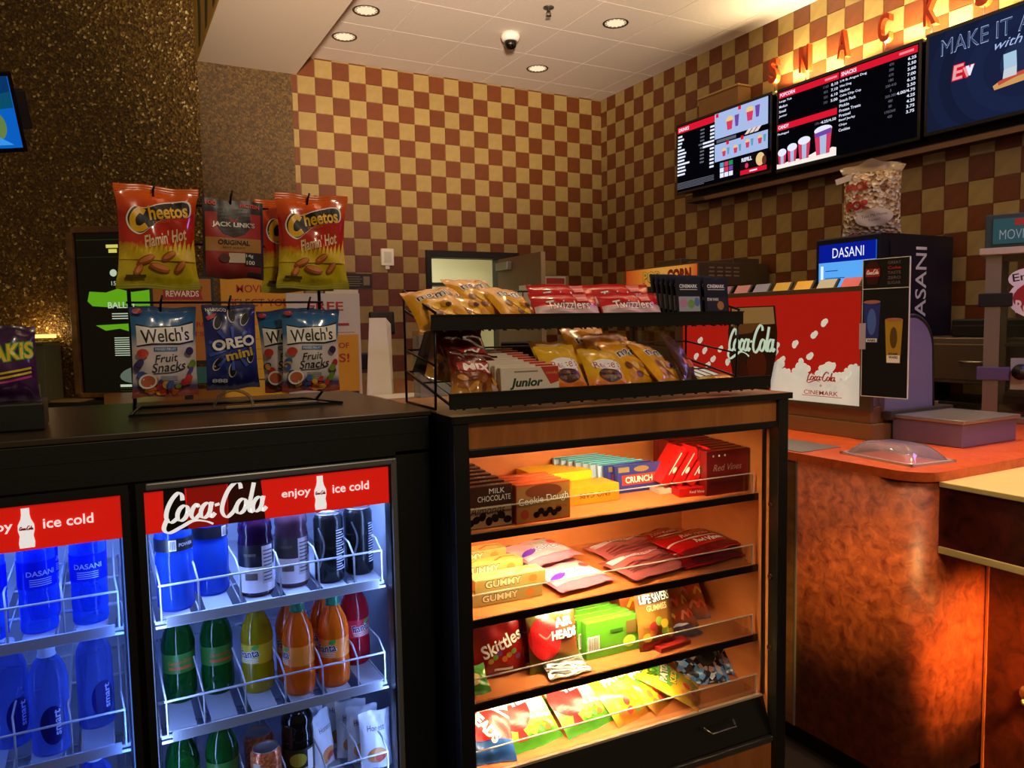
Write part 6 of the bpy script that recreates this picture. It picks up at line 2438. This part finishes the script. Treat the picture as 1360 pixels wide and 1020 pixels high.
def rows(pr, x0, x1, xn, y, dy, items):
    for i, (a, n, p) in enumerate(items):
        yy = y - i * dy
        if a:
            pr.text(a, x0 + .0065 * len(a), yy, .013 * len(a), .019, G_w, bold=.015)
        if n:
            pr.text(n, xn, yy, .011 * len(n), .017, G_g, bold=.01)
        if p:
            pr.text(p, x1 - .007 * len(p), yy, .014 * len(p), .019, G_w, bold=.02)


# left screen
t, d, hw, h = screen('a', 5.385, 4.285, 2.625, 3.235, 'left menu screen with drinks list and combo pictures')
pr = Print(front(-.002), .0003, .0005)
pr.rect(-.525, h - .085, -.06, h - .03, G_r)
pr.text('DRINKS', -.445, h - .058, .13, .03, G_w, bold=.03)
bw = [5, 7, 5, 4, 8, 10, 9, 8, 14, 9, 10, 9]
for i in range(12):
    y = h - .115 - i * .03
    pr.rect(-.52, y - .008, -.52 + bw[i] * .011, y + .008, G_w)
    pr.rect(-.235 if i != 4 else -.255, y - .007, -.185, y + .007, G_g) if i < 10 else None
    pr.rect(-.115 if i not in (4, 5) else -.2, y - .008, -.065, y + .008, G_w)
for k in range(5):
    pr.rect(-.52, .04 + k * .012, -.06 - (k == 0) * .12, .046 + k * .012, G_g)
pr.rect(-.05, h - .235, .525, h - .03, G_lb)
pr.rect(-.05, h - .42, .525, h - .28, G_lb)
for x, y, s_ in ((.12, h - .14, 1), (.34, h - .12, 1), (.06, h - .36, .6), (.19, h - .36, .6), (.32, h - .345, .6), (.45, h - .34, .6)):
    pr.ell(x, y + .03 * s_, .04 * s_, .03 * s_, G_cr)
    pr.poly([(x - .035 * s_, y + .02 * s_), (x + .035 * s_, y + .02 * s_), (x + .025 * s_, y - .05 * s_), (x - .025 * s_, y - .05 * s_)], G_pk)
    pr.poly([(x + .055 * s_, y + .05 * s_), (x + .105 * s_, y + .05 * s_), (x + .095 * s_, y - .04 * s_), (x + .065 * s_, y - .04 * s_)], G_vi if s_ == 1 else G_tl)
for x, y in ((-.03, h - .05), (.22, h - .045), (.09, h - .29), (.25, h - .285)):
    pr.rect(x, y - .015, x + .03, y + .015, G_r)
for k in range(3):
    pr.poly([(.29 + k * .05, h - .27), (.33 + k * .05, h - .27), (.37 + k * .05, h - .235), (.33 + k * .05, h - .235)], glow('px_pale', 'e8d0c8', 1))
pr.rect(-.02, h - .272, .2, h - .248, G_g)
for i in range(3):
    for j in range(3):
        pr.rect(.02 + i * .052, .05 + j * .042, .064 + i * .052, .086 + j * .042, [G_w, G_gn, G_w, G_w, G_w, G_pk, G_tl, G_vi, G_pk][(i * 2 + j * 3) % 9])
pr.rect(.25, .03, .525, .065, G_r)
pr.rect(.25, .065, .525, .175, glow('px_dark', '1c1216', .6))
pr.ell(.46, .12, .045, .05, G_cr)
pr.ell(.50, .105, .022, .035, G_br)
pr.text('REFILL', .32, .145, .11, .03, G_w, bold=.05)
pr.ell(.32, .095, .018, .02, G_pk)
pr.rect(.35, .042, .43, .053, G_w)
pr.build('screen_image', d)
# middle screen
t, d, hw, h = screen('b', 4.24, 3.08, 2.61, 3.23, 'middle menu screen with popcorn, candy and snacks price lists')
pr = Print(front(-.002), .0003, .0005)
pr.rect(-.555, h - .075, -.025, h - .03, G_r)
pr.rect(-.015, h - .075, .555, h - .03, G_r)
pr.text('POPCORN', -.475, h - .052, .14, .026, G_w, bold=.03)
pr.text('SNACKS', .055, h - .052, .12, .026, G_w, bold=.03)
for x in (-.09, .48):
    pr.rect(x - .05, h - .06, x + .05, h - .045, glow('px_rose', 'e88a98', 1))
rows(pr, -.55, -.03, -.13, h - .10, .036, [('Large Tub', '1160', '8.10'), ('Medium', '850', '7.10'), ('Small', '550', '6.10'), ('Junior', '350', '5.00')])
rows(pr, -.01, .55, .38, h - .10, .033, [('1/4 lb Angus Dog', '470', '6.25'), ('Hot Dog', '350', '5.50'), ('Nachos', '670', '5.60'), ('Cake Chip Cup', '180', '7.00'), ('Snack Pack', '330-410', '6.35'), ('Pickle', '5', '2.50'), ('Frozen Treats', '300-380', '4.00/4.75'), ('Pretzel', '480', '4.25'), ('Beef Jerky', '80', '4.25'), ('Chips', '170/360', '3.75'), ('Cookies', '420', '3.75')])
pr.rect(-.555, h - .315, -.025, h - .27, G_r)
pr.text('CANDY', -.495, h - .292, .10, .026, G_w, bold=.03)
rows(pr, -.55, -.03, -.17, h - .342, .03, [('Packaged', '170-460', '4.25/4.50')])
pr.poly([(-.555, .025), (-.025, .025), (-.025, .08), (-.06, .09), (-.1, .075), (-.2, .085), (-.3, .06), (-.4, .07), (-.5, .055), (-.555, .06)], glow('px_cream2', 'f0e4dc', 1.1))
for x, hh, ww in ((-.505, .085, .04), (-.41, .105, .045), (-.30, .13, .055), (-.135, .17, .075)):
    pr.poly([(x - ww * .75, .055), (x + ww * .75, .055), (x + ww, .055 + hh), (x - ww, .055 + hh)], G_pk)
    pr.poly([(x - ww * .3, .055), (x + ww * .35, .055), (x + ww * .4, .055 + hh), (x - ww * .4, .055 + hh)], glow('px_ltblue', 'a8c0e0', 1))
    pr.ell(x, .055 + hh, ww * 1.02, .028, G_w, n=14)
pr.poly([(-.205, .21), (-.065, .225), (-.065, .19), (-.2, .18)], G_vi)
pr.build('screen_image', d)
# right screen
t, d, hw, h = screen('c', 3.055, 1.90, 2.62, 3.24, 'right menu screen reading MAKE IT A on dark blue, cut by the picture edge', '1c2440', .11)
pr = Print(front(-.002), .0003, .0005)
for k, (r_, c_) in enumerate(((.48, '20294a'), (.42, '1c2440'), (.36, '202a4e'), (.28, '232e54'), (.2, '202a4e'), (.12, '2c3860'))):
    pr.poly([(max(-.55, min(.55, .02 + r_ * 1.2 * math.cos(a))), max(.026, min(h - .026, .30 + r_ * math.sin(a)))) for a in [2 * PI * i / 48 for i in range(48)]], glow('ring_%d' % k, c_, .62))
pr.text('MAKE IT A', -.215, h - .115, .52, .095, G_lb, bold=.0)
pr.text('MAKE IT A', -.215, h - .115, .52, .088, glow('px_navy', '3a4668', .8), bold=-.012)
pr.text('with', -.08, h - .20, .15, .05, G_lb, shear=.4)
pr.text('Ev', -.335, .335, .14, .095, G_r, shear=.1, bold=.09)
pr.text('Ev', -.335, .335, .13, .085, glow('px_pink2', 'e8a0a0', 1), shear=.1, bold=.02)
pr.text('v', -.295, .325, .05, .06, G_w, bold=.06)
pr.poly([(-.13, .26), (.0, .28), (.0, .36), (-.11, .35)][0:0] or [(-.15, .17), (.10, .19), (.12, .22), (.08, .245), (-.12, .215), (-.16, .195)], glow('px_bun', 'd09a58', 1))
pr.stroke(smooth([(-.13, .20), (-.03, .225), (.09, .235)]), .022, glow('px_sausage', 'c0503c', 1))
pr.poly([(-.10, .27), (-.03, .275), (-.035, .36), (-.105, .355)], glow('px_cup', 'a8c8e0', 1))
pr.poly([(-.105, .22), (-.03, .225), (-.03, .275), (-.10, .27)], glow('px_cup2', 'c8d0d8', 1))
pr.build('screen_image', d)
# letters standing on the trough
t = thing('letter_sign', 'red three-dimensional letters spelling SNACKS above the menu screens', 'sign', (4.685, 3.55, 3.315), R(-90))
M_let = mat('letter_red', 'b4380f', .35, spec=.4)
for ch, y in zip('SNACKS', (4.34, 4.045, 3.715, 3.395, 3.075, 2.75)):
    vs, fs = text_mesh(ch, 0, .03)
    b = MB()
    n0 = len(vs)
    ww, hh = (.085, .19)
    A = [(x * ww, -.025, (y_ + .5) * hh) for x, y_ in vs]
    B = [(x * ww, .02, (y_ + .5) * hh) for x, y_ in vs]
    ec = {}
    for f in fs:
        for i in range(len(f)):
            e = (f[i], f[(i + 1) % len(f)])
            ec[tuple(sorted(e))] = ec.get(tuple(sorted(e)), []) + [e]
    sides = [e[0] for e in ec.values() if len(e) == 1]
    b.add(A + B, list(fs) + [tuple(i + n0 for i in f[::-1]) for f in fs] + [(e[1], e[0], e[0] + n0, e[1] + n0) for e in sides])
    o = b.build('letter', M_let, t, (3.55 - y, 0, 0))
    MB().cyl((0, 0, -.11), (0, 0, .02), .004, 6).build('stem', M_steeld, o)

# ================================================================== equipment along the right wall
bc = thing('back_counter', 'dark steel back counter along the right tiled wall', 'counter', (4.4, 4.0, ZF))
nb = neg(bc)
box('top', M_steeld, (4.22, 4.75, 2.08, 6.7, .985, 1.02), bc, .003, nb)
box('base', mat('back_base', '1c1511', .6), (4.26, 4.75, 2.10, 6.68, ZF, .985), bc, 0, nb)
pm_ = thing('popcorn_machine', 'steel popcorn machine with a glowing POP CORN sign near the wall corner', 'popcorn machine', (4.02, 4.43, 1.02))
npm = neg(pm_)
M_pst = mat('popper_steel', '6a5a46', .4, .7)
b = MB()
b.box(4.0, 4.74, 4.43, 5.34, 1.77, 1.945)
b.build('hood', M_pst, pm_, npm, bevel=.004)
for x0, y0 in ((4.02, 4.45), (4.02, 5.29), (4.70, 4.45), (4.70, 5.29)):
    box('frame_post', M_pst, (x0, x0 + .03, y0, y0 + .03, 1.3, 1.77), pm_, 0, npm)
box('lower_cabinet', M_pst, (4.01, 4.73, 4.44, 5.33, 1.02, 1.3), pm_, .003, npm)
box('cabinet_glass', clear('popper_glass', 'f0f0e8', .03, .6), (4.03, 4.034, 4.48, 5.29, 1.3, 1.77), pm_, 0, npm)
MB().lathe([(0, 0), (.13, 0), (.15, .02), (.15, .14), (.10, .17), (0, .17)], n=20).build('kettle', M_steel, pm_, loc=(4.35 - 4.02, 4.9 - 4.43, .48))
for bb in ((4.1, 4.3, 4.75, 5.05, 1.945, 2.0), (4.42, 4.7, 4.5, 5.2, 1.945, 1.99), (4.15, 4.25, 4.68, 4.73, 1.945, 1.975)):
    box('top_box', M_pst, bb, pm_, .006, npm)
for k in range(4):
    for j in range(3):
        x = 4.10 + k * .085
        MB().box(x, x + .055, 4.425, 4.43, 1.84 + j * .03, 1.852 + j * .03).build('vent_slot', mat('vent_pale', 'a09078', .4, .4), pm_, npm)
sg = MB().box(-.44, .44, -.006, 0, .01, .155).build('sign_panel', ramp('pop_sign', [(0, 'c0421a'), (.25, 'd8822c'), (.5, 'e0a848'), (.85, 'e09a3c'), (1, 'c85a20')], .88, 0, 0, 1, .3, z0=-.44), pm_, (4.0 - 4.02, 4.885 - 4.43, 1.78 - 1.02), rot=(0, 0, R(-90)))
nt = MATS['pop_sign'].node_tree
bs = nt.nodes['Principled BSDF']
nt.links.new(bs.inputs['Base Color'].links[0].from_socket, bs.inputs['Emission Color'])
bs.inputs['Emission Strength'].default_value = .45
pr = Print(front(-.006), .0003, .0004)
pr.text('POP', -.10, .082, .22, .10, mat('sign_ink_dark', '4a2410', .5), bold=.06)
pr.text('POP', -.10, .084, .21, .09, mat('sign_gold', 'd8b040', .5, emit=.3), bold=.02)
pr.ell(.055, .075, .04, .035, mat('sign_corn', 'c8b898', .5, emit=.2), n=9)
pr.text('CORN', .24, .082, .28, .10, mat('sign_ink_dark', '4a2410', .5), bold=.06)
pr.text('CORN', .24, .084, .27, .09, mat('sign_redl', '8a2014', .5, emit=.2), bold=.02)
pr.build('sign_print', sg)
# ice and water machine
dz = thing('water_machine', 'tall dark blue drink machine with a bright blue touch screen and white vertical lettering', 'drink machine', (4.35, 3.13, 1.02))
nz_ = neg(dz)
M_dark = mat('machine_navy', '0a0d1e', .3)
MB().box(4.0, 4.70, 2.905, 3.36, 1.02, 1.995).build('cabinet', M_dark, dz, nz_, bevel=.01)
box('side_panel', mat('machine_side', '0b1026', .35), (4.08, 4.64, 2.899, 2.905, 1.06, 1.95), dz, 0, nz_)
pr = Print(lambda p, q, e: (p, 2.899 - e, q), .0003, .0005)
pr.text('DASANI', 4.37, 1.66, .52, .105, mat('machine_white', 'f4f4f0', .4), rot=90, bold=.008)
o = pr.build('side_print', dz)
o.location = nz_
sc_ = MB().box(-.2, .2, -.004, 0, 0, .40).build('touch_screen', glow('dasani_blue', '2c7ce8', .95), dz, (4.0 - 4.35, 3.13 - 3.13, 1.555 - 1.02), rot=(0, 0, R(-90)))
pr = Print(front(-.004), .0003, .0004)
pr.rect(-.2, .29, .2, .40, glow('dasani_navy', '0a1ea0', .8))
pr.text('DASANI', .01, .345, .22, .06, G_w, bold=.0)
pr.rect(-.2, .005, .2, .29, glow('dasani_sky', '5aa8f4', 1.0))
pr.rect(-.185, .02, -.165, .27, glow('dasani_white', 'cfe4ff', 1.2))
for k in range(5):
    pr.rect(-.15, .235 - k * .045, -.06 + .05 * (k % 2), .241 - k * .045, glow('dasani_ink', '2a5ac0', .8))
pr.rect(-.15, .12, -.12, .16, glow('dasani_ink', '2a5ac0', .8))
pr.build('screen_image', sc_)
# popcorn bag on the machine
M_pop = cells('popcorn_fill', [(0, '6a4420'), (.25, 'b08a58'), (.6, 'd8bf94'), (1, 'f0e4cc')], 48, .7, 0, 1.0, .02)
o, S_ = pouch('popcorn_bag', .33, .42, .16, M_pop, 91, wr=.006, seal=.02)
crown = MB()
crown.grid(lambda u, v: ((u - .5) * .33 * (1 + .12 * v), -.02 + .03 * math.sin(u * 9) * v, .385 + .075 * v * (1 - .5 * abs(u - .5) * 2) + .006 * math.sin(u * 17)), 14, 4)
crown.build('gathered_top', clear('bag_film', 'f0e8d8', .15, 1.2, .55, 'c8b490'), o)
MB().box(-.06, .08, -.04, -.03, 0, .035).build('paper_tag', mat('tag_paper', 'd8ccb4', .6), o, (-.14, 0, .34), rot=(0, R(-14), 0))
pr = bag_print(S_)
pr.base = .006
pr.text('PACK', -.08, .30, .14, .05, mat('pop_red', 'b02818', .5), rot=6, bold=.05)
pr.text('-A-', -.08, .235, .06, .025, mat('pop_red', 'b02818', .5), bold=.02)
pr.text('POP', -.08, .185, .13, .055, mat('pop_red', 'b02818', .5), rot=6, bold=.05)
pr.ell(.02, .11, .11, .052, mat('pop_label', 'd8ccb4', .6), rot=6)
pr.text('Take Me Home', .02, .122, .15, .018, mat('label_ink', '5a5044', .6), rot=6)
pr.text('Today!', .02, .093, .07, .018, mat('label_ink', '5a5044', .6), rot=6)
pr.rect(-.12, .012, .12, .02, mat('pop_red', 'b02818', .5))
pr.build('printed_artwork', o)
o.location = (4.20, 3.115, 1.997)
o.rotation_euler = (0, 0, R(-58))
tag(o, 'big clear bag of popcorn with red lettering on top of the dark drink machine', 'popcorn bag')
# drawer warmer with tray and black box
t = thing('warming_drawer', 'stainless warming drawer on the back counter right of the dark machine', 'warmer', (4.10, 2.45, 1.135), R(-90))
box('body', mat('warmer_steel', '8a7c6a', .35, .8), (-.42, .35, 0, .5, 0, .25), t, .006)
box('drawer_front', mat('warmer_face', '7a6a56', .3, .7), (-.38, .33, -.012, 0, .02, .215), t, .004)
MB().tube([(-.02, -.012, .12), (-.02, -.035, .12), (.10, -.035, .12), (.10, -.012, .12)], .006, 6).build('handle', M_steel, t)
for x in (-.38, .3):
    for y in (.13, .4):
        box('foot', M_black, (x, x + .03, y, y + .03, -.115, 0), t)
t = thing('cash_tray', 'low black box on top of the warming drawer', 'box', (4.3, 2.40, 1.385), R(-90))
box('case', M_black, (-.20, .22, -.1, .12, 0, .10), t, .01)
box('lid_line', M_steeld, (-.19, .21, -.102, -.1, .06, .066), t)
t = thing('prep_table', 'low dark steel table with open shelves below the warming drawer', 'table', (3.75, 2.42, ZF), R(-90))
box('tabletop', mat('prep_top', '3a342e', .3, .6), (-.42, .34, -.12, .22, 1.10 + .0, 1.125), t)
for x in (-.40, .05, .2, .28):
    box('leg', mat('prep_leg', '5a5048', .35, .6), (x, x + .04 if x != .2 else x + .012, -.11, -.07, 0, 1.10), t)
    box('leg', mat('prep_leg', '5a5048', .35, .6), (x, x + .04, .16, .2, 0, 1.10), t)
box('lower_shelf', mat('prep_top', '3a342e'), (-.40, .32, -.1, .2, .55, .57), t)
for i, (x, lb) in enumerate(((-.33, 'crumpled white napkin at the left of the low steel table'), (-.12, 'crumpled white napkin lying flat further right on the low steel table'))):
    b = MB()
    rr = random.Random(i)
    b.grid(lambda u, v: ((u - .5) * .12, (v - .5) * .1, .012 + .018 * rr.random()), 6, 5)
    o = b.build('napkin', mat('napkin_white', 'd8d4cc', .8), None, (3.75 - .06, 2.42 - x, 1.026), rot=(0, 0, R(-90)))
    tag(o, lb, 'napkin')
# glass popcorn warmer at the right edge
pc = thing('popcorn_warmer', 'glass popcorn cabinet with a round red and white logo at the right picture edge', 'popcorn cabinet', (3.49, 2.03, KZ), R(-64))
npc = neg(pc)
pc.location = (3.515, 2.03, KZ)
M_wst = mat('warmer_frame', '9a8c78', .35, .7)
for x0, y0 in ((3.495, 2.03), (4.03, 2.03), (3.495, 2.58), (4.03, 2.58)):
    box('corner_post', M_wst, (x0, x0 + .06, y0, y0 + .06, 1.05, 1.77), pc, 0, npc)
box('base', M_wst, (3.47, 4.095, 2.0, 2.62, 1.02, 1.05), pc, .004, npc)
box('header_rail', mat('rail_cream', 'c8b898', .35, .3), (3.47, 4.095, 2.0, 2.62, 1.77, 1.80), pc, .004, npc)
box('sign_box', mat('sign_dkteal', '3a4a42', .4, .3), (3.49, 4.095, 2.01, 2.06, 1.80, 1.945), pc, .004, npc)
box('sign_face', mat('sign_face', '24605a', .4, emit=.12), (3.52, 4.08, 2.004, 2.01, 1.815, 1.925), pc, 0, npc)
box('glass_panel', clear('warmer_glass', 'e8e8e0', .03, .8), (3.555, 4.03, 2.045, 2.05, 1.05, 1.77), pc, 0, npc)
b = MB()
b.box(3.47, 3.60, 2.02, 2.10, 1.54, 1.60)
b.build('hinge', M_black, pc, npc, bevel=.004)
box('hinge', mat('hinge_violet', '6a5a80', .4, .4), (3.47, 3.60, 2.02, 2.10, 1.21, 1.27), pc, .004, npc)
MB().cyl((3.64, 2.04, 1.25), (3.64, 1.99, 1.25), .035, 14).build('latch_knob', M_black, pc, npc)
MB().cyl((3.64, 2.0, 1.25), (3.82, 1.97, 1.24), .016, 10).build('latch_bar', M_steel, pc, npc)
box('latch_plate', mat('latch_pale', 'a8a098', .4), (3.60, 3.70, 2.035, 2.045, 1.17, 1.31), pc, 0, npc)
box('inner_shelf', M_steeld, (3.57, 4.08, 2.12, 2.6, 1.36, 1.37), pc, 0, npc)
box('inner_shelf', M_steeld, (3.57, 4.08, 2.12, 2.6, 1.10, 1.13), pc, 0, npc)
pr = Print(lambda p, q, e: (p, 2.004 - e, q), .0003, .0004)
pr.text('MOVIE', 3.60, 1.855, .11, .042, mat('sign_mint', 'a8c8c0', .5), bold=-.008)
pr.text('CLUB', 3.715, 1.855, .10, .046, M_pw, bold=.03)
pr.rect(3.60, 1.892, 4.05, 1.922, mat('sign_red2', 'a83020', .5))
o = pr.build('sign_print', pc)
o.location = npc
pr = Print(lambda p, q, e: (p, 2.044 - e, q), .0003, .0006)
lw = mat('logo_white', 'e8e0d4', .5)
lr = mat('logo_red', 'a01c1c', .5)
pr.ell(3.755, 1.575, .175, .105, lw, n=28)
pr.ell(3.675, 1.66, .095, .05, lw, n=20)
pr.ell(3.755, 1.575, .155, .088, lr, n=28)
pr.text('Enjoy', 3.662, 1.668, .13, .045, M_pk, rot=8, bold=.01)
pr.text("Orville", 3.745, 1.62, .18, .06, lw, bold=.02)
pr.text("Redenbacher's", 3.755, 1.54, .29, .058, lw, bold=.03)
o = pr.build('logo_print', pc)
o.location = npc
# tills and cups glimpsed through the rack, on the service counter by the door
t = thing('till', 'dark till with a small blue display glimpsed through the wire rack', 'till', (3.55, 4.6, 1.02), R(-30))
isl = thing('rear_counter', 'brown rear counter in the middle of the stand seen through the wire rack', 'counter', (3.1, 4.9, ZF))
nis = neg(isl)
box('worktop', M_lam, (2.45, 3.85, 4.55, 5.4, .985, 1.02), isl, .004, nis)
box('base', mat('rear_base', '5a3018', .6), (2.5, 3.8, 4.6, 5.35, ZF, .985), isl, 0, nis)
t.location = (3.35, 4.75, 1.02)
box('base', M_black, (-.16, .16, -.1, .2, 0, .1), t, .01)
scr = MB().box(-.17, .17, 0, .03, 0, .22).build('monitor', M_blackg, t, (0, .0, .14), rot=(R(-12), 0, 0), bevel=.008)
pr = Print(front(0), .0003, .0006)
pr.rect(-.12, .1, .12, .16, glow('till_blue', '1a6ac8', .9))
pr.rect(-.09, .12, -.02, .14, G_w)
pr.build('display', scr)
box('stand', M_black, (-.03, .03, .03, .08, .1, .2), t)
t2_ = dup(t, 'second dark till further left seen through the wire rack', (2.75, 4.95, 1.02), (0, 0, R(165)))
b = MB()
for i, (x, y, lb) in enumerate(((3.02, 4.8, 'left'), (3.10, 4.78, 'right'))):
    o = MB().lathe([(0, 0), (.03, 0), (.045, .13), (.047, .132), (.043, .132), (.029, .004), (0, .004)], n=16).build('cup_stack', mat('cup_grey', '9a948a', .5), None, (x, y, 1.021))
    rim = MB()
    for k in range(4):
        rim.lathe([(.045, .13 + k * .012), (.048, .134 + k * .012), (.048, .138 + k * .012), (.044, .138 + k * .012)], n=16)
    rim.build('stacked_rims', mat('cup_grey', '9a948a'), o)
    tag(o, '%s stack of grey paper cups on the rear counter seen through the rack' % lb, 'cups')
